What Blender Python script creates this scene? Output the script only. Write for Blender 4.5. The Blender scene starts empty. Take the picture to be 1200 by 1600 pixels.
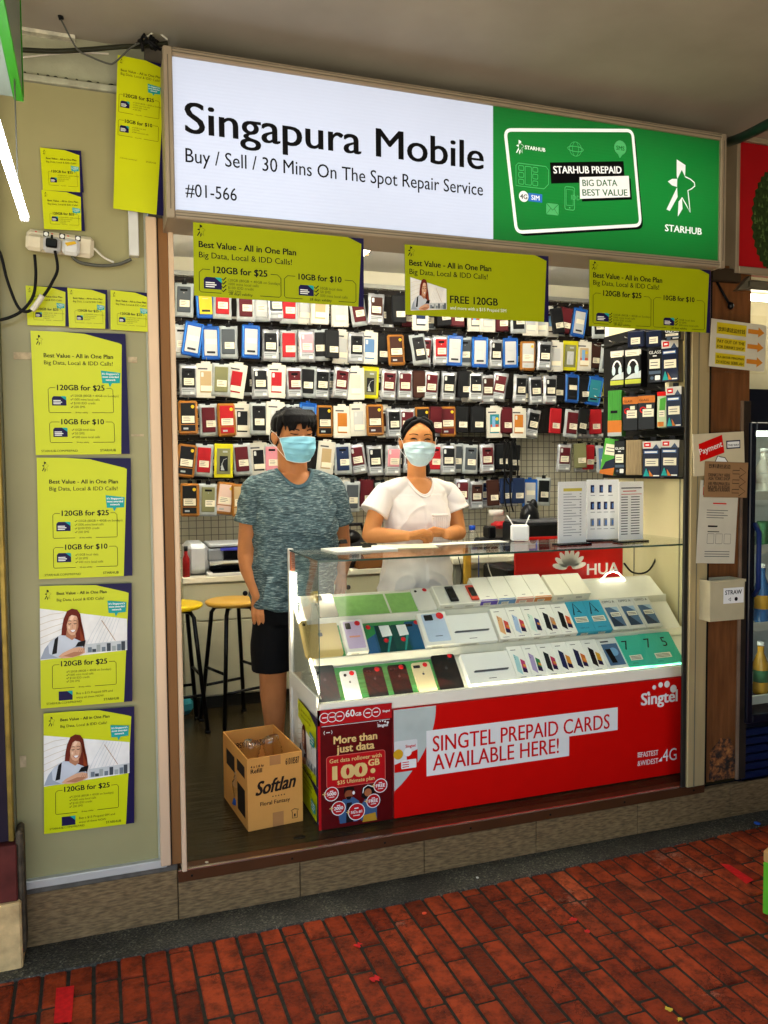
import bpy, math, random
from mathutils import Vector, Matrix, noise
from math import radians as RAD, sin, cos, pi
random.seed(7)
S = bpy.context.scene
COL = S.collection
# ---------------------------------------------------------------- camera
F = 1279.0
CAM = Vector((-.276, -3.087, 1.5))
YAW, PITCH, ROLL = RAD(19.43), RAD(-3.084), RAD(-.485)
FWD = Vector((sin(YAW)*cos(PITCH), cos(YAW)*cos(PITCH), sin(PITCH)))
_r = Vector((cos(YAW), -sin(YAW), 0)); _u = _r.cross(FWD)
RT = cos(ROLL)*_r + sin(ROLL)*_u
UP = -sin(ROLL)*_r + cos(ROLL)*_u
cd = bpy.data.cameras.new('camera'); cam = bpy.data.objects.new('camera', cd); COL.objects.link(cam)
cd.sensor_fit = 'HORIZONTAL'; cd.sensor_width = 36; cd.lens = 36*F/1200; cd.clip_end = 500; cd.clip_start = .05
cam.matrix_world = Matrix(((RT.x, UP.x, -FWD.x, CAM.x), (RT.y, UP.y, -FWD.y, CAM.y), (RT.z, UP.z, -FWD.z, CAM.z), (0, 0, 0, 1)))
S.camera = cam
# ---------------------------------------------------------------- daylight
w = bpy.data.worlds.new('World'); S.world = w; w.use_nodes = True
nt = w.node_tree; bg = nt.nodes['Background']; sky = nt.nodes.new('ShaderNodeTexSky')
sky.sky_type = 'NISHITA'; sky.sun_disc = False; sky.sun_elevation = RAD(64); sky.sun_rotation = RAD(200)
nt.links.new(sky.outputs[0], bg.inputs[0]); bg.inputs[1].default_value = .085
sd = bpy.data.lights.new('sun', 'SUN'); sd.energy = 5.0; sd.angle = RAD(.5); sd.color = (1, .95, .88)
sun = bpy.data.objects.new('sun', sd); COL.objects.link(sun)
_d = Vector((sin(RAD(200))*cos(RAD(64)), cos(RAD(200))*cos(RAD(64)), sin(RAD(64))))
sun.rotation_euler = _d.to_track_quat('Z', 'Y').to_euler()
S.view_settings.view_transform = 'Standard'; S.view_settings.look = 'None'
S.view_settings.gamma = 1; S.view_settings.exposure = EXPOSURE = 2.45
try:
    S.cycles.use_denoising = True; S.cycles.denoiser = 'OPENIMAGEDENOISE'
    S.cycles.max_bounces = 8; S.cycles.transparent_max_bounces = 12; S.cycles.diffuse_bounces = 4
    S.cycles.sample_clamp_indirect = 6; S.cycles.caustics_reflective = False; S.cycles.caustics_refractive = False
except Exception:
    pass
TUBE, SIGN, LED, LEFTLED, FARTUBE = 18.0, .085, 7.0, 9.0, 3.5      # lamp strengths

# ---------------------------------------------------------------- helpers
def at(x, y, ax, v):
    """point of the photograph on a world plane"""
    d = (x-600)/F*RT + (800-y)/F*UP + FWD
    i = 'xyz'.index(ax); t = (v-CAM[i])/d[i]
    return CAM + t*d

def lin(h):
    h = h.lstrip('#'); c = [int(h[i:i+2], 16)/255 for i in (0, 2, 4)]
    return tuple(x/12.92 if x <= .04045 else ((x+.055)/1.055)**2.4 for x in c) + (1,)

MATS = {}
def mat(name, col='#808080', rough=.55, metal=0, var=.10, sc=9, bump=0, bsc=120, emit=0, spec=.12, stretch=(1, 1, 1), coat=0, alpha=1):
    if name in MATS: return MATS[name]
    m = bpy.data.materials.new(name); MATS[name] = m; m.use_nodes = True
    n = m.node_tree.nodes; L = m.node_tree.links; b = n['Principled BSDF']
    c = lin(col) if isinstance(col, str) else tuple(col)+(1,)
    tc = n.new('ShaderNodeTexCoord'); mp = n.new('ShaderNodeMapping'); mp.inputs['Scale'].default_value = stretch
    L.new(tc.outputs['Object'], mp.inputs[0])
    tx = n.new('ShaderNodeTexNoise'); tx.inputs['Scale'].default_value = sc; tx.inputs['Detail'].default_value = 4
    L.new(mp.outputs[0], tx.inputs[0])
    rp = n.new('ShaderNodeValToRGB')
    rp.color_ramp.elements[0].position = .3; rp.color_ramp.elements[1].position = .7
    rp.color_ramp.elements[0].color = tuple(x*(1-var) for x in c[:3])+(1,)
    rp.color_ramp.elements[1].color = tuple(min(1, x*(1+var*.6)) for x in c[:3])+(1,)
    L.new(tx.outputs[0], rp.inputs[0]); L.new(rp.outputs[0], b.inputs['Base Color'])
    b.inputs['Roughness'].default_value = rough; b.inputs['Metallic'].default_value = metal
    b.inputs['Specular IOR Level'].default_value = spec
    if coat: b.inputs['Coat Weight'].default_value = coat; b.inputs['Coat Roughness'].default_value = .1
    if emit:
        b.inputs['Emission Color'].default_value = c; b.inputs['Emission Strength'].default_value = emit
    if alpha < 1: b.inputs['Alpha'].default_value = alpha
    if bump:
        t2 = n.new('ShaderNodeTexNoise'); t2.inputs['Scale'].default_value = bsc; t2.inputs['Detail'].default_value = 3
        L.new(mp.outputs[0], t2.inputs[0]); bp = n.new('ShaderNodeBump'); bp.inputs['Strength'].default_value = bump
        bp.inputs['Distance'].default_value = .004
        L.new(t2.outputs[0], bp.inputs['Height']); L.new(bp.outputs[0], b.inputs['Normal'])
    return m

def glass(name, tint=(.93, .97, .95), ior=1.45, rough=0.0, k=1.0):
    if name in MATS: return MATS[name]
    m = bpy.data.materials.new(name); MATS[name] = m; m.use_nodes = True
    n = m.node_tree.nodes; L = m.node_tree.links; n.clear()
    o = n.new('ShaderNodeOutputMaterial'); mx = n.new('ShaderNodeMixShader'); tr = n.new('ShaderNodeBsdfTransparent')
    gl = n.new('ShaderNodeBsdfGlossy'); fr = n.new('ShaderNodeFresnel'); fr.inputs[0].default_value = ior
    ml = n.new('ShaderNodeMath'); ml.operation = 'MULTIPLY'; ml.inputs[1].default_value = k
    tr.inputs[0].default_value = tint+(1,); gl.inputs['Roughness'].default_value = rough
    ge = n.new('ShaderNodeNewGeometry'); ma = n.new('ShaderNodeMath'); ma.operation = 'MULTIPLY_ADD'; ma.inputs[1].default_value = -2; ma.inputs[2].default_value = 1
    pw = n.new('ShaderNodeMath'); pw.operation = 'POWER'; pw.inputs[0].default_value = ior
    L.new(ge.outputs['Backfacing'], ma.inputs[0]); L.new(ma.outputs[0], pw.inputs[1]); L.new(pw.outputs[0], fr.inputs[0])
    ns = n.new('ShaderNodeTexNoise'); ns.inputs['Scale'].default_value = 3
    rr = n.new('ShaderNodeMapRange'); rr.inputs[3].default_value = rough; rr.inputs[4].default_value = rough+.05
    L.new(ns.outputs[0], rr.inputs[0]); L.new(rr.outputs[0], gl.inputs['Roughness'])
    L.new(fr.outputs[0], ml.inputs[0]); L.new(ml.outputs[0], mx.inputs[0])
    L.new(tr.outputs[0], mx.inputs[1]); L.new(gl.outputs[0], mx.inputs[2]); L.new(mx.outputs[0], o.inputs[0])
    return m

class MB:
    def __init__(s): s.v = []; s.f = []; s.m = []; s.mats = []; s.sm = []
    def mi(s, m):
        if m not in s.mats: s.mats.append(m)
        return s.mats.index(m)
    def add(s, vs, fs, m, smooth=False):
        k = len(s.v); s.v += [tuple(v) for v in vs]; i = s.mi(m)
        for f in fs: s.f.append(tuple(a+k for a in f)); s.m.append(i); s.sm.append(smooth)
        return s
    def box(s, x0, x1, y0, y1, z0, z1, m, b=.0, rot=None):
        c = Vector(((x0+x1)/2, (y0+y1)/2, (z0+z1)/2)); h = Vector((abs(x1-x0)/2, abs(y1-y0)/2, abs(z1-z0)/2))
        b = min(b, min(h)*.9); vs = []; fs = []
        if b <= 0:
            for a in (-1, 1):
                for e in (-1, 1):
                    for g in (-1, 1): vs.append(Vector((a*h.x, e*h.y, g*h.z)))
            fs = [(0, 1, 3, 2), (4, 6, 7, 5), (0, 4, 5, 1), (2, 3, 7, 6), (0, 2, 6, 4), (1, 5, 7, 3)]
        else:
            sg = [(a, e, g) for a in (-1, 1) for e in (-1, 1) for g in (-1, 1)]; ix = {q: i for i, q in enumerate(sg)}
            for q in sg:
                for ax in range(3): vs.append(Vector([q[k]*(h[k] if k == ax else h[k]-b) for k in range(3)]))
            I = lambda q, ax: ix[tuple(q)]*3+ax
            def q3(**k): return [k['p%d' % j] for j in range(3)]
            for ax in range(3):
                o1, o2 = [k for k in range(3) if k != ax]
                for sgn in (-1, 1):
                    ring = []
                    for (p, r) in ((-1, -1), (1, -1), (1, 1), (-1, 1)):
                        q = [0]*3; q[ax] = sgn; q[o1] = p; q[o2] = r; ring.append(I(q, ax))
                    fs.append(tuple(ring))
            for k in range(3):
                i, j = [a for a in range(3) if a != k]
                for si in (-1, 1):
                    for sj in (-1, 1):
                        q = [0]*3; q[i] = si; q[j] = sj; q[k] = 1; p = list(q); p[k] = -1
                        fs.append((I(q, i), I(p, i), I(p, j), I(q, j)))
            for q in sg: fs.append((I(q, 0), I(q, 1), I(q, 2)))
            out = []
            for f in fs:
                a, e, g = vs[f[0]], vs[f[1]], vs[f[2]]
                nn = (e-a).cross(g-a); cc = sum((vs[i] for i in f), Vector())/len(f)
                out.append(f if nn.dot(cc) > 0 else f[::-1])
            fs = out
        if rot: vs = [rot @ v for v in vs]
        return s.add([v+c for v in vs], fs, m)
    def tube(s, pts, r, m, n=8, smooth=True):
        pts = [Vector(p) for p in pts]; rr = r if isinstance(r, (list, tuple)) else [r]*len(pts); vs = []; fs = []
        up = Vector((0, 0, 1)); prev = None
        for i, p in enumerate(pts):
            d = (pts[min(i+1, len(pts)-1)]-pts[max(i-1, 0)]).normalized()
            if prev is None:
                a = d.cross(up); a = a if a.length > .05 else d.cross(Vector((1, 0, 0)))
            else: a = prev - d*prev.dot(d)
            a.normalize(); prev = a; b = d.cross(a)
            for k in range(n): t = 2*pi*k/n; vs.append(p+rr[i]*(a*cos(t)+b*sin(t)))
        for i in range(len(pts)-1):
            for k in range(n): fs.append((i*n+k, i*n+(k+1) % n, (i+1)*n+(k+1) % n, (i+1)*n+k))
        fs += [tuple(range(n))[::-1], tuple(range((len(pts)-1)*n, len(pts)*n))]
        return s.add(vs, fs, m, smooth)
    def lathe(s, prof, m, c=(0, 0, 0), n=24, smooth=True, sx=1, sy=1):
        vs = []; fs = []; c = Vector(c)
        for (r, z) in prof:
            for k in range(n): t = 2*pi*k/n; vs.append(c+Vector((r*cos(t)*sx, r*sin(t)*sy, z)))
        for i in range(len(prof)-1):
            for k in range(n): fs.append((i*n+k, i*n+(k+1) % n, (i+1)*n+(k+1) % n, (i+1)*n+k))
        fs += [tuple(range(n))[::-1], tuple(range((len(prof)-1)*n, len(prof)*n))]
        return s.add(vs, fs, m, smooth)
    def ell(s, c, r, m, n=16, k=10):
        pr = [(max(1e-4, sin(pi*i/k)), -cos(pi*i/k)) for i in range(k+1)]; c = Vector(c); vs = []; fs = []
        for (a, z) in pr:
            for j in range(n): t = 2*pi*j/n; vs.append(c+Vector((a*cos(t)*r[0], a*sin(t)*r[1], z*r[2])))
        for i in range(k):
            for j in range(n): fs.append((i*n+j, i*n+(j+1) % n, (i+1)*n+(j+1) % n, (i+1)*n+j))
        return s.add(vs, fs, m, True)
    def build(s, name, parent=None, loc=(0, 0, 0), rot=(0, 0, 0), sub=None):
        me = bpy.data.meshes.new(name); o0 = Vector(sub) if sub is not None else Vector()
        me.from_pydata([tuple(Vector(v)-o0) for v in s.v], [], s.f)
        for m in s.mats: me.materials.append(m)
        me.polygons.foreach_set('material_index', s.m); me.polygons.foreach_set('use_smooth', s.sm); me.update()
        o = bpy.data.objects.new(name, me); COL.objects.link(o)
        if sub is not None and parent is None: o.location = o0
        else: o.location = loc
        o.rotation_euler = rot
        if parent: o.parent = parent
        return o

def tag(o, label=None, cat=None, group=None, kind=None):
    if label: o['label'] = label
    if cat: o['category'] = cat
    if group: o['group'] = group
    if kind: o['kind'] = kind
    return o
def empty(name, loc, label, cat, group=None, rot=(0, 0, 0)):
    o = bpy.data.objects.new(name, None); COL.objects.link(o); o.location = loc; o.rotation_euler = rot; o.empty_display_size = .1
    return tag(o, label, cat, group)
def dup(root, loc, label, group=None, rot=None):
    r = root.copy(); COL.objects.link(r); r.location = loc; r['label'] = label
    if rot: r.rotation_euler = rot
    if group: r['group'] = group
    for ch in list(root.children):
        c = ch.copy(); COL.objects.link(c); c.parent = r
        for g in list(ch.children):
            e = g.copy(); COL.objects.link(e); e.parent = c
    return r

_T = {}
def text2d(s, bold=0, res=2):
    k = (s, bold, res)
    if k not in _T:
        cu = bpy.data.curves.new('t', 'FONT'); cu.body = s; cu.size = 1; cu.resolution_u = res; cu.offset = bold; cu.fill_mode = 'FRONT'
        ob = bpy.data.objects.new('t', cu); me = ob.to_mesh()
        vs = [(v.co.x, v.co.y) for v in me.vertices]; fs = [tuple(p.vertices) for p in me.polygons]
        ob.to_mesh_clear(); bpy.data.objects.remove(ob); bpy.data.curves.remove(cu)
        _T[k] = (vs, fs)
    return _T[k]

class Art:
    """flat print on a panel: u to the right, v up, each layer a hair in front of the last"""
    def __init__(s, mb, O=(0, 0, 0), U=(1, 0, 0), V=(0, 0, 1), N=(0, -1, 0), k=1.0, e=.0005, vs=1.0):
        s.mb = mb; s.O = Vector(O); s.U = Vector(U)*k; s.V = Vector(V)*k*vs; s.N = Vector(N); s.e = e; s.vs = vs
    def P(s, u, v, l): return s.O+s.U*u+s.V*v+s.N*(s.e*l)
    def poly(s, pts, m, l=1): s.mb.add([s.P(u, v, l) for u, v in pts], [tuple(range(len(pts)))], m)
    def rect(s, u0, v0, u1, v1, m, l=1): s.poly([(u0, v0), (u1, v0), (u1, v1), (u0, v1)], m, l)
    def rrpts(s, u0, v0, u1, v1, r, n=5):
        out = []
        for (cx, cy, a) in ((u1-r, v1-r, 0), (u0+r, v1-r, 90), (u0+r, v0+r, 180), (u1-r, v0+r, 270)):
            for i in range(n+1): t = RAD(a+90*i/n); out.append((cx+r*cos(t), cy+r*sin(t)))
        return out
    def rrect(s, u0, v0, u1, v1, r, m, l=1): s.poly(s.rrpts(u0, v0, u1, v1, r), m, l)
    def loop(s, pts, wd, m, l=1, closed=True):
        n = len(pts); vs = []; fs = []
        P = [Vector((a, b)) for a, b in pts]
        for i in range(n):
            a = P[(i-1) % n] if (closed or i > 0) else P[i]; c = P[(i+1) % n] if (closed or i < n-1) else P[i]
            d = (c-a); d = d.normalized() if d.length > 0 else Vector((1, 0)); nn = Vector((-d.y, d.x))*wd/2
            vs += [s.P(*(P[i]+nn), l), s.P(*(P[i]-nn), l)]
        for i in range(n if closed else n-1):
            j = (i+1) % n; fs.append((2*i, 2*j, 2*j+1, 2*i+1))
        s.mb.add(vs, fs, m)
    def circ(s, u, v, r, m, l=1, n=20, ry=None):
        ry = ry or r; s.poly([(u+r*cos(2*pi*i/n), v+ry*sin(2*pi*i/n)) for i in range(n)], m, l)
    def ring(s, u, v, r, wd, m, l=1, n=20, ry=None):
        ry = ry or r; s.loop([(u+r*cos(2*pi*i/n), v+ry*sin(2*pi*i/n)) for i in range(n)], wd, m, l)
    def text(s, t, u, v, m, w=None, h=None, l=2, bold=0, al=0, res=2, sx=1, rot=0, mirror=False):
        vs, fs = text2d(t, 0, res)
        if not vs: return
        x0 = min(a for a, b in vs); x1 = max(a for a, b in vs)
        if h: k = h
        else: k = 1
        kx = (w/(x1-x0)) if w else k*sx
        if not h: k = kx/s.vs
        cx = {0: x0, 1: (x0+x1)/2, 2: x1}[al]; c, sn = cos(rot), sin(rot)
        for i, (dx, dy) in enumerate([(0, 0)] if not bold else [(-bold, 0), (bold, 0)] if bold < .015 else [(-bold, -bold*.4), (bold, bold*.4), (-bold, bold*.4), (bold, -bold*.4)]):
            q = []
            for a, b in vs:
                a = (a-cx+dx)*kx*(-1 if mirror else 1); b = (b+dy)*k
                q.append(s.P(u+a*c-b*sn, v+a*sn+b*c, l+.12*i))
            s.mb.add(q, fs, m)
# ================================================================ setting
W = 2.30
GZ = -.2
m_mortar = mat('dark joint mortar', '#2f2c24', .9, var=.35, sc=40, bump=.5)
ap = MB(); ap.box(-40, 40, -30, -4.0, GZ-.2, GZ-.004, mat('pale bounce apron', '#b5ae9c', .9, var=.15, sc=2)); tag(ap.build('bounce_pavement'), kind='structure')  # unseen pale apron added to bounce sunlight into the corridor
g = MB(); g.box(-60, 60, -60, 60, GZ-.4, GZ-.012, mat('dark ground concrete', '#4a4942', .9, var=.3, sc=3, bump=.4)); tag(g.build('ground'), kind='structure')

def brick_material():
    m = bpy.data.materials.new('red clay paver'); m.use_nodes = True; n = m.node_tree.nodes; L = m.node_tree.links; b = n['Principled BSDF']
    tc = n.new('ShaderNodeTexCoord'); geo = n.new('ShaderNodeNewGeometry')
    base = n.new('ShaderNodeValToRGB'); cr = base.color_ramp
    for i, (p, c) in enumerate([(0, '#7e2c12'), (.35, '#8f3617'), (.7, '#9b3d1c'), (.9, '#6b260f'), (1, '#ad4f2a')]):
        e = cr.elements[i] if i < 2 else cr.elements.new(p); e.position = p; e.color = lin(c)
    L.new(geo.outputs['Random Per Island'], base.inputs[0])
    n1 = n.new('ShaderNodeTexNoise'); n1.inputs['Scale'].default_value = 16; n1.inputs['Detail'].default_value = 8; n1.inputs['Roughness'].default_value = .72
    L.new(tc.outputs['Object'], n1.inputs[0])
    r1 = n.new('ShaderNodeValToRGB'); r1.color_ramp.elements[0].position = .36; r1.color_ramp.elements[1].position = .58
    r1.color_ramp.elements[0].color = (.22, .20, .18, 1); r1.color_ramp.elements[1].color = (1, 1, 1, 1); L.new(n1.outputs[0], r1.inputs[0])
    mu = n.new('ShaderNodeMixRGB'); mu.blend_type = 'MULTIPLY'; mu.inputs[0].default_value = .9; L.new(base.outputs[0], mu.inputs[1]); L.new(r1.outputs[0], mu.inputs[2])
    # pale worn patches
    n2 = n.new('ShaderNodeTexNoise'); n2.inputs['Scale'].default_value = 3.2; n2.inputs['Detail'].default_value = 9; n2.inputs['Roughness'].default_value = .75
    L.new(tc.outputs['Object'], n2.inputs[0])
    r2 = n.new('ShaderNodeValToRGB'); r2.color_ramp.elements[0].position = .635; r2.color_ramp.elements[1].position = .70
    r2.color_ramp.elements[0].color = (0, 0, 0, 1); r2.color_ramp.elements[1].color = (.75, .75, .75, 1); L.new(n2.outputs[0], r2.inputs[0])
    mx = n.new('ShaderNodeMixRGB'); L.new(r2.outputs[0], mx.inputs[0]); L.new(mu.outputs[0], mx.inputs[1]); mx.inputs[2].default_value = lin('#9a6a52')
    # thin dark cracks and soot in some bricks
    vo = n.new('ShaderNodeTexVoronoi'); vo.feature = 'DISTANCE_TO_EDGE'; vo.inputs['Scale'].default_value = 19; nd = n.new('ShaderNodeMixRGB'); nd.inputs[0].default_value = .12; L.new(tc.outputs['Object'], nd.inputs[1]); L.new(n1.outputs['Color'], nd.inputs[2]); L.new(nd.outputs[0], vo.inputs[0])
    c1 = n.new('ShaderNodeValToRGB'); c1.color_ramp.elements[0].position = .008; c1.color_ramp.elements[1].position = .03; c1.color_ramp.elements[0].color = (.15, .12, .1, 1); L.new(vo.outputs['Distance'], c1.inputs[0])
    c2 = n.new('ShaderNodeValToRGB'); c2.color_ramp.elements[0].position = .50; c2.color_ramp.elements[1].position = .56; L.new(n2.outputs[0], c2.inputs[0])
    mc = n.new('ShaderNodeMixRGB'); mc.blend_type = 'MULTIPLY'; L.new(c2.outputs[0], mc.inputs[0]); L.new(mx.outputs[0], mc.inputs[1]); L.new(c1.outputs[0], mc.inputs[2]); mx = mc
    L.new(mx.outputs[0], b.inputs['Base Color'])
    rr = n.new('ShaderNodeMapRange'); b.inputs['Specular IOR Level'].default_value = .12; rr.inputs[3].default_value = .5; rr.inputs[4].default_value = .9; L.new(n1.outputs[0], rr.inputs[0]); L.new(rr.outputs[0], b.inputs['Roughness'])
    n3 = n.new('ShaderNodeTexNoise'); n3.inputs['Scale'].default_value = 70; n3.inputs['Detail'].default_value = 6; L.new(tc.outputs['Object'], n3.inputs[0])
    ad = n.new('ShaderNodeMath'); ad.operation = 'ADD'; L.new(n3.outputs[0], ad.inputs[0]); L.new(n1.outputs[0], ad.inputs[1])
    bp = n.new('ShaderNodeBump'); bp.inputs['Strength'].default_value = .55; bp.inputs['Distance'].default_value = .006; L.new(ad.outputs[0], bp.inputs['Height']); L.new(bp.outputs[0], b.inputs['Normal'])
    return m
mb_ = brick_material(); m_redpaint = mat('bright red paint', '#c4161a', .45, var=.3, sc=30)
bw, bl, gap = .0815, .232, .009
pv = MB(); rnd = random.Random(3)
pv.box(-3, 6, -4.2, -.02, GZ-.008, GZ-.006, m_mortar)
i = 0; x = -1.3
while x < 4.6:
    y = -3.0 - rnd.random()*bl
    while y < -.05:
        y1 = min(y+bl*(1+rnd.uniform(-.03, .03)), -.04); h = GZ+rnd.uniform(-.0025, .0015)
        if y1-y > .04:
            if rnd.random() < .04 and y1-y > .18:
                ym = (y+y1)/2; segs = [(y, ym-gap/2), (ym+gap/2, y1-gap)]
            else: segs = [(y, y1-.0105)]
            for (a, e) in segs:
                t = RAD(rnd.uniform(-.4, .4)); rm = Matrix.Rotation(t, 3, 'Z') @ Matrix.Rotation(RAD(rnd.uniform(-.5, .5)), 3, 'Y')
                pv.box(x+.0054, x+bw-.0054, a, e, h-.03, h, mb_, b=.005, rot=rm)
        y = y1
    x += bw
paving = tag(pv.build('brick_paving'), kind='structure')
# old paint marks on the bricks
pm = MB(); a = Art(pm, (0, 0, GZ+.0022), (1, 0, 0), (0, 1, 0), (0, 0, 1))
def gp(px, py): p = at(px, py, 'z', GZ); return (p.x, p.y)
def blob(px, py, rx, ry, m, n=14, seed=1, l=1):
    r = random.Random(seed); c = gp(px, py)
    a.poly([(c[0]+rx*(1+r.uniform(-.75, .35))*cos(2*pi*i/n), c[1]+ry*(1+r.uniform(-.75, .35))*sin(2*pi*i/n)) for i in range(n)], m, l)
m_redp = mat('faded red road paint', '#c01a1c', .5, var=.25, sc=60); m_yelp = mat('yellow paint spot', '#c9b43a', .6, var=.3, sc=40)
a.poly([gp(88, 1545), gp(116, 1541), (gp(112, 1598)), gp(84, 1600)], m_redp)
for (px, py, rx, ry, sd) in [(560, 1478, .018, .02, 1), (588, 1530, .022, .02, 3), (895, 1437, .025, .014, 4), (918, 1457, .012, .016, 5)]: blob(px, py, rx, ry, m_redp, seed=sd)
for (px, py, rx, ry, sd) in [(1045, 1578, .012, .014, 6), (1062, 1594, .014, .012, 7)]: blob(px, py, rx, ry, m_yelp, seed=sd)
a.poly([gp(1124, 1350), gp(1140, 1352), gp(1178, 1376), gp(1166, 1382)], m_redp)
tag(pm.build('paint_marks'), kind='stuff')

def granite(name, cols, sc=220):
    m = bpy.data.materials.new(name); MATS[name] = m; m.use_nodes = True; n = m.node_tree.nodes; L = m.node_tree.links; b = n['Principled BSDF']
    tc = n.new('ShaderNodeTexCoord'); v = n.new('ShaderNodeTexVoronoi'); v.inputs['Scale'].default_value = sc; L.new(tc.outputs['Object'], v.inputs[0])
    r = n.new('ShaderNodeValToRGB'); L.new(v.outputs['Color'], r.inputs[0])
    for i, (p, c) in enumerate(cols):
        e = r.color_ramp.elements[i] if i < 2 else r.color_ramp.elements.new(p); e.position = p; e.color = lin(c)
    ns = n.new('ShaderNodeTexNoise'); ns.inputs['Scale'].default_value = 4; ns.inputs['Detail'].default_value = 6; L.new(tc.outputs['Object'], ns.inputs[0])
    rr = n.new('ShaderNodeValToRGB'); rr.color_ramp.elements[0].position = .35; rr.color_ramp.elements[0].color = (.35, .35, .35, 1); rr.color_ramp.elements[1].position = .6; L.new(ns.outputs[0], rr.inputs[0])
    mu = n.new('ShaderNodeMixRGB'); mu.blend_type = 'MULTIPLY'; mu.inputs[0].default_value = 1; L.new(r.outputs[0], mu.inputs[1]); L.new(rr.outputs[0], mu.inputs[2])
    L.new(mu.outputs[0], b.inputs['Base Color']); b.inputs['Roughness'].default_value = .6
    bp = n.new('ShaderNodeBump'); bp.inputs['Strength'].default_value = .6; bp.inputs['Distance'].default_value = .004; L.new(v.outputs['Distance'], bp.inputs['Height']); L.new(bp.outputs[0], b.inputs['Normal'])
    return m
m_gran = granite('dark pebble wash', [(0, '#191812'), (.45, '#34332a'), (.75, '#545140'), (1, '#8c8873')], 170)
gu = MB()
def gutter(x0, x1, y0, y1):
    gu.add([(x0, y0, GZ-.05), (x1, y1, GZ-.05), (x1, 0, GZ-.05), (x0, 0, GZ-.05), (x0, y0, GZ+.006), (x1, y1, GZ+.006), (x1, 0, GZ+.008), (x0, 0, GZ+.008)],
           [(0, 1, 5, 4), (4, 5, 6, 7), (1, 2, 6, 5), (3, 0, 4, 7)], m_gran)
gutter(-3, .85, -.182, -.172); gutter(.85, 6, -.172, -.03)
tag(gu.build('gutter'), kind='structure')

# tiled plinth, floor, ceilings
def tile_mat(name, ca, cb, st, sc=14, rough=.45):
    return mat(name, ca, rough, var=.35, sc=sc, stretch=st, bump=.35, bsc=90)
m_tile = mat('grey brown stone tile', '#7b6444', .55, var=.5, sc=34, stretch=(.8, 1, 4), bump=.5, bsc=60)
m_tile2 = mat('top edge of the tile', '#5d574e', .6, var=.3, sc=20)
m_alu = mat('grey brown anodised metal', '#54341f', .4, .35, var=.15, sc=5, stretch=(1, 1, .2))
m_beige = mat('beige painted aluminium', '#d4b695', .45, .15, var=.12, sc=4, stretch=(3, 3, .4))
m_pink = mat('dusty brown aluminium', '#7f5833', .5, .2, var=.15, sc=4, stretch=(3, 3, .4))
m_silver = mat('dull silver aluminium', '#b3a074', .42, .3, var=.18, sc=6, stretch=(3, 3, .3))
m_blackrub = mat('black rubber strip', '#15140f', .6, var=.2)
m_wallw = mat('off white paint', '#dcd8c8', .7, var=.05, sc=2)
m_cream = mat('cream laminate', '#cfc498', .35, var=.05, sc=3)
m_floor = mat('grey laminate floor', '#332b1a', .26, var=.35, sc=7, stretch=(.6, 9, 1), bump=.08)

shop = empty('shop_building', (0, 0, 0), 'small phone shop with an open front set on a tiled plinth', 'shop')
p = MB()
for x0 in (-.60, -.02, .45, .98, 1.51, 2.04, 2.57, 3.10):
    p.box(x0+.0015, x0+(.5785 if x0 == -.60 else .4685 if x0 == -.02 else .5285), .004, .03, GZ-.02, -.036 if x0 > -.05 else -.002, m_tile, b=.002)
p.box(-.6, 3.7, .012, .05, GZ-.02, -.04, m_mortar)
p.box(-.6, -.02, .001, .10, -.002, .022, m_tile2, b=.004)
p.build('plinth', shop)
p = MB(); p.box(-.02, 2.405, -.012, .055, -.046, .0, m_alu, b=.002); p.box(-.02, 2.405, -.013, .0, -.003, .0035, mat('polished metal edge', '#c9bfae', .2, .9), b=.001)
for k in range(6): p.lathe([(.006, 0), (.006, .002), (.001, .003)], m_blackrub, (0, 0, 0), 8) if False else None
for k in range(7):
    xx = .03+k*.385
    p.box(xx-.004, xx+.004, -.014, -.011, -.029, -.021, m_blackrub)
p.build('threshold', shop)
p = MB(); p.box(-.05, 4.3, .05, 2.9, -.05, .0, m_floor); tag(p.build('shop_floor'), kind='structure')
p = MB(); p.box(-.02, 4.3, 2.66, 2.76, 0, 3.0, mat('beige back wall', '#d2ccb4', .7, var=.06, sc=2)); p.build('back_wall', shop)
p = MB(); p.box(-.06, -.01, .06, 2.66, 0, 3.0, m_wallw); p.build('side_wall', shop)
p = MB(); p.box(4.2, 4.3, 1.06, 2.66, 0, 3.0, m_wallw); p.box(2.6, 4.2, 1.06, 1.10, 0, 3.0, m_wallw); p.build('side_wall', shop)
p = MB(); p.box(2.60, 2.64, .075, 1.06, .0, 3.0, m_cream); p.box(2.41, 2.64, .055, .075, .0, 3.0, m_cream)
for yy in (.42, .80): p.box(2.5965, 2.600, yy, yy+.006, .0, 2.4, mat('panel joint', '#8a8672'))
p.build('partition', shop)
p = MB(); p.box(-.01, 4.2, .06, 2.66, 2.935, 3.0, mat('white ceiling board', '#cfcdc4', .8, var=.05, sc=2)); p.build('inner_ceiling', shop)
p = MB(); p.box(-.07, 2.45, .0, .055, 2.38, 3.0, mat('dark header beam', '#5a5348', .6, var=.2)); p.build('header_beam', shop)
m_conc = mat('painted concrete soffit', '#a29a89', .85, var=.16, sc=2.2, bump=.15, bsc=30)
p = MB(); p.box(-7, 9, -3.9, .06, 3.0, 3.25, m_conc)
tag(p.build('ceiling'), kind='structure')

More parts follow.
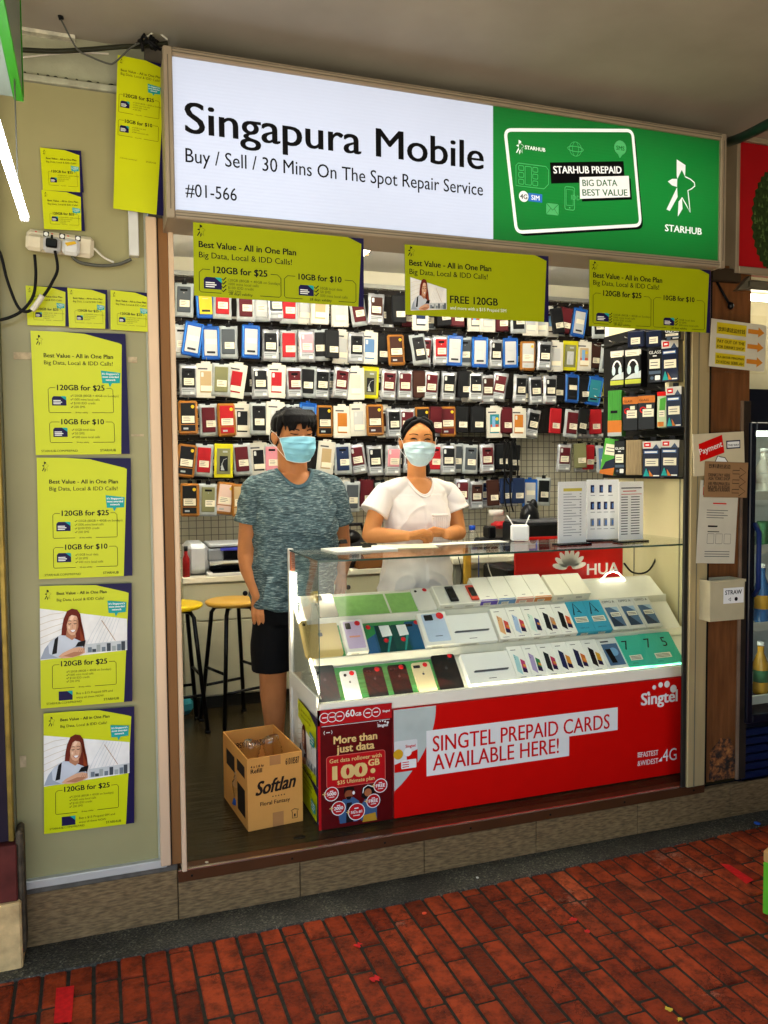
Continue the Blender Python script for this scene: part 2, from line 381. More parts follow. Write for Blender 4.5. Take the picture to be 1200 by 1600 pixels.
p = MB(); p.box(4.4, 4.6, -3.9, -.1, GZ, 3.0, mat('daylight blocker wall', '#8d8672', .8, var=.1)); tag(p.build('end_daylight_blocker', sub=(4.5, -2, GZ)), 'plain unseen wall added to block daylight at the right corridor end', 'wall')  # added out of view to keep daylight off the right side
p = MB(); p.box(1.9, 4.39, -3.9, -3.75, GZ, 3.0, mat('daylight blocker wall', '#8d8672', .8, var=.1), b=.01); tag(p.build('outer_daylight_blocker', sub=(3.1, -3.8, GZ)), 'plain unseen wall added to block daylight on the outer right side', 'wall')  # unseen occluder, added to stop daylight reaching the right side
p = MB(); p.box(3.3, 3.85, -3.73, -3.3, GZ, 3.0, mat('daylight blocker wall', '#8d8672', .8, var=.1), b=.01); tag(p.build('column_daylight_blocker', sub=(3.57, -3.57, GZ)), 'square unseen column added to block daylight at the outer walkway edge', 'column')  # added out of view to block sky light from the right
# door posts
p = MB()
p.box(-.082, -.045, -.02, .05, .03, 2.40, m_beige, b=.003); p.box(-.042, -.004, -.012, .05, .028, 2.40, m_pink, b=.003); p.box(-.006, .012, -.028, .04, .0, 2.40, m_beige, b=.003)
p.box(-.045, -.041, -.016, .03, .03, 2.4, m_blackrub)
p.build('door_post', shop)
p = MB()
p.box(2.264, 2.287, -.02, -.006, .0, 2.40, mat('dark steel door edge', '#3a3833', .35, .6), b=.002)
p.box(2.2875, 2.388, -.03, .0, .0, 2.40, m_silver, b=.003); p.box(2.322, 2.326, -.033, -.0285, .0, 2.4, mat('groove shadow gap', '#77735f', .5, .3)); p.box(2.3885, 2.412, -.012, .0, 0, 2.4, m_blackrub); p.box(2.345, 2.412, .001, .054, 0, 2.4, m_silver)
p.build('door_post', shop)

# left glazed side panel
m_frost = mat('grey green frosted glass', '#989268', .28, var=.12, sc=2.2, coat=.12)
sp = empty('glazed_screen', (-.31, 0, .022), 'tall grey green frosted glass screen beside the shop opening', 'screen')
p = MB(); p.box(-.262, .233, .012, .022, .028, 2.80, m_frost); p.build('pane', sp)
p = MB(); p.box(-.25, .252, -.012, .03, .0, .03, mat('white aluminium rail', '#c3c4bd', .4, .4), b=.003); p.build('bottom_rail', sp)
p = MB(); p.box(.222, .235, .0, .011, .03, 2.40, mat('clear sealant edge', '#a9ab98', .3), b=.002); p.build('edge_strip', sp)
p = MB()
for (px, py, ww, hh) in [(28, 556, .03, .012), (207, 562, .016, .01), (215, 680, .022, .004), (18, 1190, .01, .02), (640, 0, 0, 0)]:
    if ww:
        q = at(max(px, 36), py, 'y', .01); p.box(q.x-ww+.31, q.x+ww+.31, .009, .0119, q.z-hh-.022, q.z+hh-.022, mat('old masking tape', '#b7a583', .7, var=.3, sc=50))
p.build('tape_residue', sp)
# transom band under the soffit
p = MB(); p.box(-2.0, -.02, .03, .06, 2.845, 3.0, mat('grimy pale green paint', '#9a9a80', .75, var=.22, sc=7, bump=.2)); p.box(-2.0, -.02, .0, .06, 2.825, 2.848, mat('grimy ledge', '#a6a68e', .7, var=.35, sc=18), b=.004)
for k in range(10):
    xx = -.46+k*.034+random.uniform(-.01, .01); p.ell((xx, .012, 2.85), (random.uniform(.004, .012), .008, .005), mat('dirt clumps', '#23241c', .9), 8, 5)
p.box(-2.0, -.3, .0, .03, 2.985, 2.998, mat('flaking white edge', '#c9c4ad', .8, var=.4, sc=30))
p.build('transom', shop)

# neighbouring column at the left edge
cl = empty('column', (-.865, -.02, GZ), 'cream and dark red column at the left edge of the shopfront', 'column')
p = MB(); p.box(-.35, .315, -.10, .1, .0, .235, mat('flaking cream paint', '#cdac76', .8, var=.35, sc=14, bump=.5), b=.006); p.build('base', cl)
p = MB(); p.box(-.35, .305, -.085, .1, .235, .43, mat('dark red tile', '#5b2a24', .5, var=.3, sc=14), b=.004)
p.build('dado', cl)
p = MB(); p.box(-.35, .30, -.02, .1, .43, 3.05, mat('olive wall paint', '#77775e', .7, var=.12, sc=3)); p.build('shaft', cl)
p = MB(); p.box(.302, .325, -.075, .018, .04, .47, mat('chipped render edge', '#564b3c', .9, var=.5, sc=30, bump=.6), b=.008); p.build('render_edge', cl)
nb = empty('poster_board', (-.832, -.075, .24), 'dark notice board with a gold edge on the column at left', 'notice board')
p = MB(); p.box(-.25, .248, -.01, .02, .0, 1.72, mat('dark plum poster', '#241c28', .4, var=.3, sc=4)); p.build('board', nb)
p = MB()
p.box(.248, .265, -.02, .02, .0, 1.72, mat('gold tape edge', '#8d7536', .4, .3, var=.3, sc=20), b=.003); p.build('edging', nb)
for (py0, py1, col, t) in [(1003, 1042, '#39b7d6', '!'), (757, 796, '#39b7d6', '')]:
    z0 = at(4, py1, 'y', -.1).z; z1 = at(4, py0, 'y', -.1).z
    o = MB(); ar = Art(o, (0, -.006, 0), k=1)
    o.box(-.2, .001, -.005, .0, 0, z1-z0, mat('cyan card', col, .5)); ar.rect(-.2, -.012, .001, -.001, mat('leaf green card', '#6fa32f', .5))
    if t: ar.text('!', -.030, .024, mat('print black', '#0c0c0e', .5), h=.10, bold=.02)
    o = o.build('notice_card', loc=(-.594, -.098, z0)); tag(o, 'cyan card with a black exclamation mark on the dark board' if t else 'upper plain cyan card on the dark notice board', 'card')
# ================================================================ sign box and posters
BLK = mat('print black', '#0c0c0e', .5); LIME = mat('lime poster paper', '#c2c904', .34, var=.05, sc=3, bump=.35, bsc=7, spec=.25); NAVY = mat('navy print', '#1a1440', .4)
TEAL = mat('teal print', '#1d9a94', .45); WHT = mat('white print', '#e9e9e4', .45, var=.03); OLV = mat('dark olive print', '#3a4210', .5)
def lightface(name, col, st, grad=.06, base=None, edge=.0):
    m = bpy.data.materials.new(name); m.use_nodes = True; n = m.node_tree.nodes; L = m.node_tree.links; b = n['Principled BSDF']
    c = lin(col); b.inputs['Base Color'].default_value = lin(base or col); b.inputs['Roughness'].default_value = .35; b.inputs['Emission Color'].default_value = c
    tc = n.new('ShaderNodeTexCoord'); wv = n.new('ShaderNodeTexWave'); wv.bands_direction = 'Z'; wv.inputs['Scale'].default_value = 26; wv.inputs['Distortion'].default_value = .3
    L.new(tc.outputs['Object'], wv.inputs[0]); rr = n.new('ShaderNodeMapRange'); rr.inputs[3].default_value = st*(1-grad); rr.inputs[4].default_value = st; L.new(wv.outputs['Fac'], rr.inputs[0])
    w2 = n.new('ShaderNodeTexNoise'); w2.inputs['Scale'].default_value = 1.4; L.new(tc.outputs['Object'], w2.inputs[0])
    r2 = n.new('ShaderNodeMapRange'); r2.inputs[1].default_value = .3; r2.inputs[2].default_value = .7; r2.inputs[3].default_value = .86; r2.inputs[4].default_value = 1.05; L.new(w2.outputs[0], r2.inputs[0])
    mu = n.new('ShaderNodeMath'); mu.operation = 'MULTIPLY'; L.new(rr.outputs[0], mu.inputs[0]); L.new(r2.outputs[0], mu.inputs[1]); # the tubes sit along the middle of the box: dimmer towards its edges
    sp_ = n.new('ShaderNodeSeparateXYZ'); L.new(tc.outputs['Object'], sp_.inputs[0]); cur = mu.outputs[0]
    for ax, mid_, half, k_ in (('Z', .281, .28, edge), ('X', 0, 1.16, edge*.55)):
        def mth(op, a_, b_=None):
            q = n.new('ShaderNodeMath'); q.operation = op
            for i_, v_ in enumerate((a_, b_)):
                if v_ is None: continue
                if isinstance(v_, (int, float)): q.inputs[i_].default_value = v_
                else: L.new(v_, q.inputs[i_])
            return q.outputs[0]
        t_ = mth('DIVIDE', mth('SUBTRACT', sp_.outputs[ax], mid_), half); t_ = mth('POWER', mth('ABSOLUTE', t_), 2 if ax == 'Z' else 6)
        cur = mth('MULTIPLY', cur, mth('SUBTRACT', 1.0, mth('MULTIPLY', t_, k_)))
    L.new(cur, b.inputs['Emission Strength'])
    bp = n.new('ShaderNodeBump'); bp.inputs['Strength'].default_value = .15; L.new(wv.outputs['Fac'], bp.inputs['Height']); L.new(bp.outputs[0], b.inputs['Normal'])
    return m
def star(a, u, v, h, m, m2=None, l=2):
    """leaping star emblem, h tall, lower left at u,v"""
    k = h/240
    T = lambda pts: [(u+(x-783)*k, v+(571-y)*k) for x, y in pts]
    a.poly(T([(833, 331), (879, 350), (877, 398), (860, 372), (838, 412), (834, 400)]), m, l)
    a.poly(T([(788, 428), (810, 415), (837, 412), (836, 446), (810, 442)]), m, l)
    a.poly(T([(836, 448), (840, 487), (800, 550), (783, 545)]), m, l)
    a.poly(T([(842, 570), (845, 507), (862, 487), (866, 535)]), m, l)
    a.loop(T([(877, 398), (905, 406), (926, 418), (929, 432), (912, 446), (893, 455), (900, 500), (906, 546), (884, 515), (862, 487)]), 5*k, m2 or m, l, False)

sgn = empty('shop_sign', (1.135, 0, 2.343), 'long backlit sign box, half white and half green, above the shop opening', 'sign')
X0, X1, ZB, ZT = -1.162, 1.162, 0, .562
m_frame = mat('champagne sign frame', '#a0917a', .42, .3, var=.12, sc=5, stretch=(.3, 1, 1))
p = MB(); p.box(X0+.005, X1-.005, -.195, -.005, ZB+.005, ZT-.005, m_frame); p.build('case', sgn)
p = MB()
for (z0, z1) in ((ZB, ZB+.03), (ZT-.028, ZT)):
    p.box(X0+.03, X1-.03, -.22, -.195, z0, z1, m_frame, b=.004); p.box(X0+.03, X1-.03, -.2225, -.2195, z0+.009, z0+.012, mat('frame groove', '#6e6656', .5)); p.box(X0+.03, X1-.03, -.2225, -.2195, z0+.019, z0+.021, mat('frame groove', '#6e6656', .5))
for (x0, x1) in ((X0, X0+.03), (X1-.03, X1)): p.box(x0, x1, -.22, -.195, ZB, ZT, m_frame, b=.004); p.box(x0+.013, x0+.016, -.2225, -.2195, ZB+.03, ZT-.03, mat('frame groove', '#6e6656', .5))
p.build('frame', sgn)
XS = at(771, 260, 'y', -.21).x-1.135
mw = lightface('backlit white face', '#dfe7fb', SIGN*1.4, .12, '#aab4cc', .22); mg = lightface('backlit green face', '#0f7a2e', SIGN*2.3, .10, '#0c5a22', .75)
def sx(px, py): q = at(px, py, 'y', -.208); return (q.x-1.135, q.z-2.343)
p = MB(); p.box(X0+.03, XS, -.207, -.196, ZB+.03, ZT-.028, mw)
a = Art(p, (0, -.207, 0))
u0 = sx(290, 225)[0]; u1 = sx(755, 265)[0]
u, v = sx(290, 207); a.text('Singapura Mobile', u, v, BLK, w=u1-u0, h=.148, l=2, bold=.014, res=4)
u, v = sx(290, 253); a.text('Buy / Sell / 30 Mins On The Spot Repair Service', u, v, BLK, w=u1-u0, h=.068, l=2, bold=.004, res=3)
u, v = sx(290, 306); a.text('#01-566', u, v, BLK, w=sx(370, 310)[0]-u, h=.062, l=2, bold=.004, res=3)
p.build('white_panel', sgn)
p = MB(); p.box(XS+.0005, X1-.03, -.207, -.196, ZB+.03, ZT-.028, mg); a = Art(p, (0, -.207, 0))
LW = lightface('backlit white lettering', '#f2f4f2', SIGN*1.05, .02); PG = lightface('backlit pale green', '#4fae68', SIGN); LB = lightface('backlit blue', '#2f6fc4', SIGN)
cs = [sx(*q) for q in ((789, 203), (988, 204), (1001, 352), (807, 363))]
def card(off, m, l, wd=0):
    pts = []
    n = 4
    for i in range(4):
        A, B, C_ = (Vector(cs[(i-1) % 4]), Vector(cs[i]), Vector(cs[(i+1) % 4])); r = .028
        d1 = (A-B).normalized(); d2 = (C_-B).normalized()
        for k in range(7):
            t = k/6; q = B+d1*r*(1-t)**2+d2*r*t**2; pts.append((q.x+off[0], q.y+off[1]))
    if wd: a.loop(pts, wd, m, l)
    else: a.poly(pts, m, l)
card((.014, -.014), BLK, 1); card((0, 0), mg, 2); card((0, 0), LW, 3, .013)
def pq(x0, y0, x1, y1, m, l):      # quadrilateral given by two pixel corners
    a.poly([sx(x0, y0), sx(x1, y0+(x1-x0)*.03), sx(x1, y1+(x1-x0)*.03), sx(x0, y1)], m, l)
u, v = sx(806, 241); star(a, u, v, .056, LW, LW, 4); u, v = sx(820, 233); a.text('STARHUB', u, v, LW, h=.020, l=4, bold=.02, sx=1.05)
def qd(q, m, l): a.poly([sx(*p_) for p_ in q], m, l)
dg = mat('print green', '#15712f', .5)
def slant(t, p0, p1, h, m, l, bold):
    A, B = Vector(sx(*p0)), Vector(sx(*p1)); a.text(t, A.x, A.y, m, w=(B-A).length, h=h, l=l, bold=bold, rot=math.atan2(B.y-A.y, B.x-A.x), res=3)
qd([(861, 287), (976, 284), (974, 252), (859, 254)], BLK, 4); slant('STARHUB PREPAID', (865, 271), (971, 271), .040, LW, 5, .025)
qd([(909, 315), (987, 312), (985, 279), (907, 281)], BLK, 5); qd([(906, 311), (984, 308), (982, 275), (905, 277)], LW, 6)
slant('BIG DATA', (910, 291), (964, 291), .036, dg, 7, .012); slant('BEST VALUE', (910, 306), (980, 306), .036, dg, 7, .012)
u0, v0 = sx(806, 290); u1, v1 = sx(857, 261); a.loop([(u0, v0), (u1-.02, v0), (u1, v0+.02), (u1, v1-.012), (u1-.012, v1), (u0+.01, v1), (u0, v1-.01)], .003, PG, 4)
for i in range(3):
    for j in range(2): a.loop(a.rrpts(u0+.012+j*.062, v0+.008+i*.026, u0+.034+j*.062, v0+.026+i*.026, .004, 3), .0025, PG, 4)
a.loop(a.rrpts(u0+.040, v0+.008, u0+.068, v0+.078, .004, 3), .0025, PG, 4)
u, v = sx(818, 307); a.circ(u, v, .021, LW, 5); a.text('4G', u, v-.010, BLK, h=.026, l=6, al=1, bold=.02); u1 = sx(847, 307)[0]; a.rect(u+.021, v-.016, u1, v+.016, LB, 4); a.text('SIM', (u+.021+u1)/2, v-.009, LW, h=.026, l=5, al=1, bold=.02)
u, v = sx(899, 233); 
for rx in (.028, .014): a.ring(u, v, rx, .002, PG, 4, ry=.028)
a.ring(u, v, .036, .003, PG, 4, ry=.010); a.loop([(u-.027, v+.010), (u+.027, v+.010)], .002, PG, 4, False)
u, v = sx(969, 231); a.circ(u, v, .029, PG, 4); a.poly([(u-.012, v-.025), (u+.012, v-.025), (u-.002, v-.042)], PG, 4); a.text('SMS', u, v-.010, mg, h=.024, l=5, al=1, bold=.03)
u, v = sx(890, 310); a.loop(a.rrpts(u-.022, v-.045, u+.022, v+.045, .008, 3), .003, PG, 4); a.loop(a.rrpts(u-.016, v-.028, u+.016, v+.034, .002, 2), .002, PG, 4); a.circ(u, v-.037, .003, PG, 4); a.text('IDD', u+.006, v-.004, PG, h=.026, l=5)
u, v = sx(863, 327); a.rect(u-.028, v-.022, u+.028, v+.022, PG, 4); a.loop([(u-.028, v+.022), (u, v-.004), (u+.028, v+.022)], .003, mg, 5, False); a.loop([(u-.028, v-.022), (u-.008, v+.002)], .002, mg, 5, False); a.loop([(u+.028, v-.022), (u+.008, v+.002)], .002, mg, 5, False)
u, v = sx(1041, 337); star(a, u, v, .235, LW, LW, 4); u0, v = sx(1039, 361); u1 = sx(1096, 366)[0]; a.text('STARHUB', u0, v, LW, w=u1-u0, h=.040, l=4, bold=.02)
p.build('green_panel', sgn)

FACE = mat('printed skin tone', '#d39b78', .5); HAIR = mat('printed auburn hair', '#6a2415', .5); GREYP = mat('printed pale grey', '#c9cdd2', .5); LGREY = mat('printed silver grey', '#9aa0a6', .5); SKYP = mat('printed pale sky', '#e6ebee', .5)
def adphoto(a, u, v, w, h, l=2):
    """smiling woman with a phone, city behind"""
    q = lambda pts: [(u+w*x, v+h*y) for x, y in pts]
    C = lambda nm, col: mat('printed '+nm, col, .45, var=.12, sc=14)
    a.poly(q([(0, 0), (1, .10), (1, .72), (0, 1)]), C('bright sky', '#e9e6df'), l)
    a.poly(q([(.52, .08), (1, .12), (1, .30), (.52, .26)]), C('hazy ground', '#c3c6c4'), l+1)
    for i in range(7): a.loop(q([(.50+.045*i, .16), (.58+.045*i, .45), (.70+.035*i, .80-.01*i)]), w*.004, C('pale cable', '#bfc3c4'), l+2, False)
    for i in range(5): a.loop(q([(0, .30+.13*i), (.12, .38+.125*i), (.27, .50+.1*i)]), w*.006, C('beige rib', '#cdbfa6'), l+2, False)
    for i, (x, ht) in enumerate([(.54, .20), (.59, .16), (.64, .24), (.70, .19), (.76, .26), (.82, .20), (.88, .23), (.93, .28)]): a.rect(u+w*x, v+h*.10, u+w*(x+.045), v+h*ht, C(('slate block', 'dark block', 'stone block')[i % 3], ('#6d7880', '#3f464c', '#9aa09c')[i % 3]), l+3)
    a.loop(q([(.70, .72), (.86, .30)]), w*.006, C('orange rod', '#a5763a'), l+3, False)
    hr, hr2 = C('auburn hair', '#5a1c0e'), C('copper hair light', '#8e3a1a')
    a.poly(q([(.235, .40), (.245, .60), (.265, .78), (.305, .93), (.36, .975), (.42, .95), (.455, .86), (.47, .70), (.495, .50), (.51, .30), (.49, .16), (.44, .12), (.40, .30), (.30, .36)]), hr, l+4)
    for i in range(6): a.loop(q([(.43+.006*i, .86-.03*i), (.455+.005*i, .62-.03*i), (.46+.008*i, .25)]), w*.006, hr2, l+5, False)
    top = C('pale grey jumper', '#c4c9d0'); sh = C('jumper shade', '#9aa2ad')
    a.poly(q([(.0, .02), (.05, .22), (.12, .37), (.22, .47), (.31, .45), (.40, .38), (.47, .32), (.50, .14), (.42, .06), (.22, .02)]), top, l+6)
    a.poly(q([(.0, .02), (.05, .22), (.09, .30), (.10, .12), (.20, .03)]), sh, l+7); a.poly(q([(.30, .14), (.46, .30), (.48, .20), (.40, .10)]), sh, l+7)
    a.poly(q([(.13, .10), (.165, .40), (.205, .45), (.185, .12)]), C('black strap', '#141418'), l+8)
    sk, sk2, sk3 = C('light skin', '#d8a684'), C('skin shade', '#b27a5a'), C('skin light', '#eac4a4')
    a.poly(q([(.29, .44), (.36, .36), (.405, .42), (.40, .55), (.30, .56)]), sk2, l+8)
    a.poly(q([(.300, .66), (.305, .56), (.325, .49), (.355, .455), (.385, .46), (.415, .52), (.432, .62), (.432, .74), (.415, .83), (.37, .87), (.325, .83)]), sk, l+9)
    a.poly(q([(.395, .47), (.415, .52), (.432, .62), (.432, .74), (.415, .80), (.41, .62)]), sk2, l+10); a.poly(q([(.33, .74), (.37, .76), (.39, .83), (.35, .85)]), sk3, l+10); a.poly(q([(.315, .60), (.335, .58), (.34, .63), (.32, .65)]), sk3, l+10)
    a.poly(q([(.288, .60), (.285, .76), (.31, .90), (.36, .94), (.43, .87), (.44, .76), (.41, .83), (.36, .855), (.33, .82), (.31, .72)]), hr, l+11)
    for x in (.335, .395): a.loop(q([(x-.016, .685), (x, .675), (x+.016, .688)]), h*.014, C('dark lash', '#1c100c'), l+11, False); a.loop(q([(x-.018, .735), (x, .745), (x+.018, .73)]), h*.010, C('dark brow ink', '#3c2218'), l+11, False)
    a.loop(q([(.366, .66), (.362, .60), (.374, .595)]), h*.008, sk2, l+11, False)
    a.poly(q([(.338, .555), (.368, .565), (.402, .558), (.385, .52), (.36, .515)]), C('smile', '#f2ece6'), l+11); a.loop(q([(.336, .558), (.36, .515), (.385, .52), (.404, .562)]), h*.010, C('lip', '#a5483c'), l+12, False)
    a.poly(q([(.20, .05), (.25, .12), (.36, .20), (.44, .22), (.50, .19), (.505, .10), (.44, .05), (.36, .02), (.26, .015)]), sk, l+9); a.poly(q([(.25, .06), (.38, .13), (.49, .12), (.44, .06), (.36, .03)]), sk2, l+10)
    for i in range(3): a.loop(q([(.42+.025*i, .10), (.45+.022*i, .19)]), h*.008, sk2, l+11, False)
    a.poly(q([(.395, .23), (.43, .32), (.515, .345), (.50, .235)]), C('black handset', '#0e0e12'), l+12)
def offer(a, u0, v0, u1, v1, head, hu0, hu1, hv, lines, icon, lx, ly, dl, fs, l=2):
    lw = (u1-u0)*.008; r = .02
    a.loop([(hu0-.02, v1), (u0+r, v1), (u0, v1-r), (u0, v0+r*.5), (u0+r*.5, v0), ((u0+u1)/2-.11, v0)], lw, BLK, l, False)
    a.loop([(hu1+.02, v1), (u1-r, v1), (u1, v1-r), (u1, v0+r*.5), (u1-r*.5, v0), ((u0+u1)/2+.11, v0)], lw, BLK, l, False)
    a.text(head, hu0, hv, BLK, w=hu1-hu0, h=None, l=l, bold=.026); a.text('28 days validity', (u0+u1)/2, v0-.006, BLK, h=.022, l=l, al=1, bold=.01)
    if icon:
        x, y, w, h = icon; a.poly([(x, y), (x+w, y), (x+w, y+h*.6), (x+w*.8, y+h), (x+w*.12, y+h), (x, y+h*.8)], NAVY, l); a.poly([(x+w*.6, y+h), (x+w, y+h*.55), (x+w, y+h*.95), (x+w*.9, y+h)], TEAL, l+1)
        for i in range(3): a.rect(x+w*.1, y+h*(.15+.17*i), x+w*(.6+.1*(i % 2)), y+h*(.24+.17*i), WHT, l+1)
    for i, t in enumerate(lines):
        y = ly-dl*i; a.loop([(lx-.035, y+.012), (lx-.027, y+.003), (lx-.01, y+.022)], .006, BLK, l, False); a.text(t, lx, y, OLV, h=fs, l=l, sx=.95)
L4 = ['120GB (80GB + 40GB on Sundays)', '1000 mins local calls', '$100 IDD credit', '200 SMS']; L3 = ['10GB local data', '50 SMS', '500 mins local calls']
def bubble(a, u, v, w, l=3):
    a.poly([(u, v), (u+w*.35, v-.002), (u+w*.42, v-w*.22), (u+w*.55, v), (u+w, v+w*.02), (u+w*1.04, v+w*.6), (u-w*.06, v+w*.72)], TEAL, l)
    for i, t in enumerate(['It\'s Singapore\'s', 'most awarded', 'network']): a.text(t, u+w*.48, v+w*(.48-.17*i), WHT, h=w*.16, l=l+1, al=1, bold=.03)
def paper(mb, pts, m, t=.0012, nx=1):
    pass
PLIME = LIME; BLIME = mat('shaded lime banner', '#98a105', .5, var=.05, sc=2)  # banner lime is darkened to carry the shade under the sign
def poster_mesh(kind, wd, ratio, dr):
    """a sheet wd wide with its print; origin at the middle of its lower edge, facing -Y"""
    p = MB(); h = ratio; a = Art(p, (-wd/2, -.0014, 0), k=wd, vs=ratio/dr)
    p.box(-wd/2, wd/2, -.0012, .0, 0, h*wd, NAVY)
    H = dr
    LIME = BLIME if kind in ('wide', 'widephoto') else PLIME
    if kind == 'text':
        a.poly([(0, 0), (.905, 0), (.955, H-.12), (.93, H-.105), (.56, H-.015), (.30, H), (0, H)], LIME, 1)
        star(a, .05, H-.155, .115, BLK, OLV)
        a.text('Best Value - All in One Plan', .125, H-.275, BLK, w=.73, l=2, bold=.022); a.text('Big Data, Local & IDD Calls!', .125, H-.35, BLK, w=.725, l=2, bold=.007)
        bubble(a, .73, H-.54, .19)
        offer(a, .155, H-.86, .84, H-.595, '120GB for $25', .25, .75, H-.62, L4, (.19, H-.785, .15, .10), .42, H-.69, .04, .036)
        offer(a, .155, H-1.18, .84, H-.96, '10GB for $10', .28, .73, H-.985, L3, (.19, H-1.12, .15, .10), .42, H-1.055, .04, .036)
        a.text('STARHUB.COM/PREPAID', .06, .03, OLV, w=.38, l=2, bold=.01); a.text('STARHUB', .68, .03, OLV, w=.17, l=2, bold=.02)
    elif kind == 'photo':
        a.poly([(0, 0), (.905, 0), (.965, H-.11), (.93, H-.095), (.60, H-.01), (.30, H), (0, H)], LIME, 1)
        star(a, .05, H-.155, .115, BLK, OLV)
        a.text('Best Value - All in One Plan', .18, H-.10, BLK, w=.54, l=2, bold=.024); a.text('Big Data, Local & IDD Calls!', .18, H-.17, BLK, w=.51, l=2, bold=.008)
        adphoto(a, 0, H-.80, .945, .56)
        bubble(a, .74, H-.32, .19, 12)
        offer(a, .125, H-1.12, .82, H-.86, '120GB for $25', .22, .72, H-.88, L4, None, .31, H-.955, .036, .034)
        x, y, w_, h_ = .19, H-1.255, .15, .10; a.poly([(x, y), (x+w_, y), (x+w_, y+h_*.6), (x+w_*.8, y+h_), (x, y+h_)], NAVY, 2); a.poly([(x+w_*.6, y+h_), (x+w_, y+h_*.5), (x+w_, y+h_)], TEAL, 3)
        a.text('Buy a $15 Prepaid SIM and', .38, H-1.20, BLK, w=.40, l=2); a.text('enjoy all these NOW', .38, H-1.245, BLK, w=.30, l=2)
        a.text('STARHUB.COM/PREPAID', .06, .035, OLV, w=.38, l=2, bold=.01); a.text('STARHUB', .68, .035, OLV, w=.17, l=2, bold=.02)
    elif kind == 'small':
        a.poly([(0, 0), (.91, 0), (.95, H-.12), (.60, H-.02), (0, H)], LIME, 1)
        star(a, .06, H-.17, .12, BLK, OLV)
        a.text('Best Value - All in One Plan', .13, H-.27, BLK, w=.74, l=2, bold=.02); a.text('Big Data, Local & IDD Calls!', .13, H-.35, BLK, w=.73, l=2, bold=.008)
        bubble(a, .73, H-.52, .18)
        offer(a, .16, .13, .86, H-.56, '120GB for $25', .24, .76, H-.585, L4, (.20, .20, .16, .12), .42, H-.66, .045, .036)
    elif kind == 'tall':
        a.poly([(0, 0), (.86, 0), (.95, H-.10), (.55, H), (0, H)], LIME, 1)
        star(a, .05, H-.16, .10, BLK, OLV)
        a.text('Best Value - All in One Plan', .07, H-.30, BLK, w=.80, l=2, bold=.012); a.text('Big Data, Local & IDD Calls!', .07, H-.37, BLK, w=.78, l=2)
        bubble(a, .62, H-.62, .24)
        offer(a, .05, H-1.10, .85, H-.75, '120GB for $25', .14, .74, H-.79, L4, (.08, H-1.0, .18, .13), .36, H-.88, .045, .040)
        offer(a, .05, H-1.55, .85, H-1.25, '10GB for $10', .18, .72, H-1.29, L3, (.08, H-1.48, .18, .13), .36, H-1.37, .045, .040)
        a.text('STARHUB.COM/PREPAID', .10, H-2.0, OLV, w=.34, l=2); a.text('STARHUB', .62, H-2.0, OLV, w=.2, l=2)
    elif kind in ('wide', 'widephoto'):
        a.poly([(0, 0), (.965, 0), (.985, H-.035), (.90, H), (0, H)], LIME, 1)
        star(a, .02, H-.085, .075, BLK, OLV)
        a.text('Best Value - All in One Plan', .03, H-.143, BLK, w=.555, l=2, bold=.024, res=3); a.text('Big Data, Local & IDD Calls!',   .03, H-.203, BLK, w=.53, l=2, bold=.007, res=3)
        if kind == 'wide':
            offer(a, .03, .024, .495, H-.27, '120GB for $25', .11, .415, H-.287, L4, (.055, .045, .10, .07), .19, .098, .0225, .023)
            offer(a, .515, .024, .95, H-.27, '10GB for $10', .60, .86, H-.287, L3, (.60, .045, .09, .065), .73, .090, .0225, .023)
        else:
            a.text('FREE 120GB', .30, .10, BLK, w=.33, l=2, bold=.02, res=3); a.text('and more with a $15 Prepaid SIM', .30, .055, WHT, w=.39, l=2)
            adphoto(a, .035, .03, .24, H-.255)
    return p
def corner(px, py, y=.0): return at(px, py, 'y', y)
def put_poster(kind, tl, tr, bl, name, label, group, y=-.006, rot=0, tilt=0, ratio=None):
    A, B, C_ = corner(*tl, y), corner(*tr, y), corner(*bl, y); wd = (B-A).length; h = (A-C_).length
    px = lambda a, b: math.hypot(a[0]-b[0], a[1]-b[1]); o = poster_mesh(kind, wd, h/wd, px(tl, bl)/px(tl, tr)).build(name)
    ang = -math.atan2((B-A).z, (B-A).x)
    o.location = (C_+(B-A)*.5); o.rotation_euler = (tilt, ang, rot)
    return tag(o, label, 'poster', group)
GP = 'lime mobile plan posters on the side panel'
put_poster('text', (52, 517), (200, 522), (56, 711), 'poster', 'large lime text only poster, directly below three small ones on the panel', GP, -.004)
put_poster('text', (56, 715), (203, 716), (61, 905), 'poster', 'large lime text only poster above the two posters with a woman', GP, -.004)
put_poster('photo', (60, 916), (204, 911), (64, 1107), 'poster', 'lime poster of a woman with phone, upper of the two', GP, -.004)
put_poster('photo', (64, 1115), (206, 1104), (69, 1303), 'poster', 'lowest lime poster on the panel, a woman with phone, its corner curling', GP, -.004)
for (q, lab) in [(((66, 231), (130, 236), (67, 297)), 'small lime card high on the panel, upper of a pair'), (((67, 297), (131, 301), (69, 358)), 'small lime card just above the white power strip'),
                 (((39, 446), (104, 449), (43, 508)), 'small lime card under the dangling black plug cable'), (((106, 450), (168, 453), (108, 512)), 'middle one of three small lime cards in a row'), (((169, 453), (233, 458), (173, 515)), 'small lime card right of two others, next to the beige post')]:
    put_poster('small', *q, 'poster', lab, GP, -.002)
put_poster('tall', (172, 84), (251, 100), (177, 326), 'poster', 'tall narrow lime poster at the left end of the sign box', GP, -.05)
HB = 'lime banners hanging under the sign'
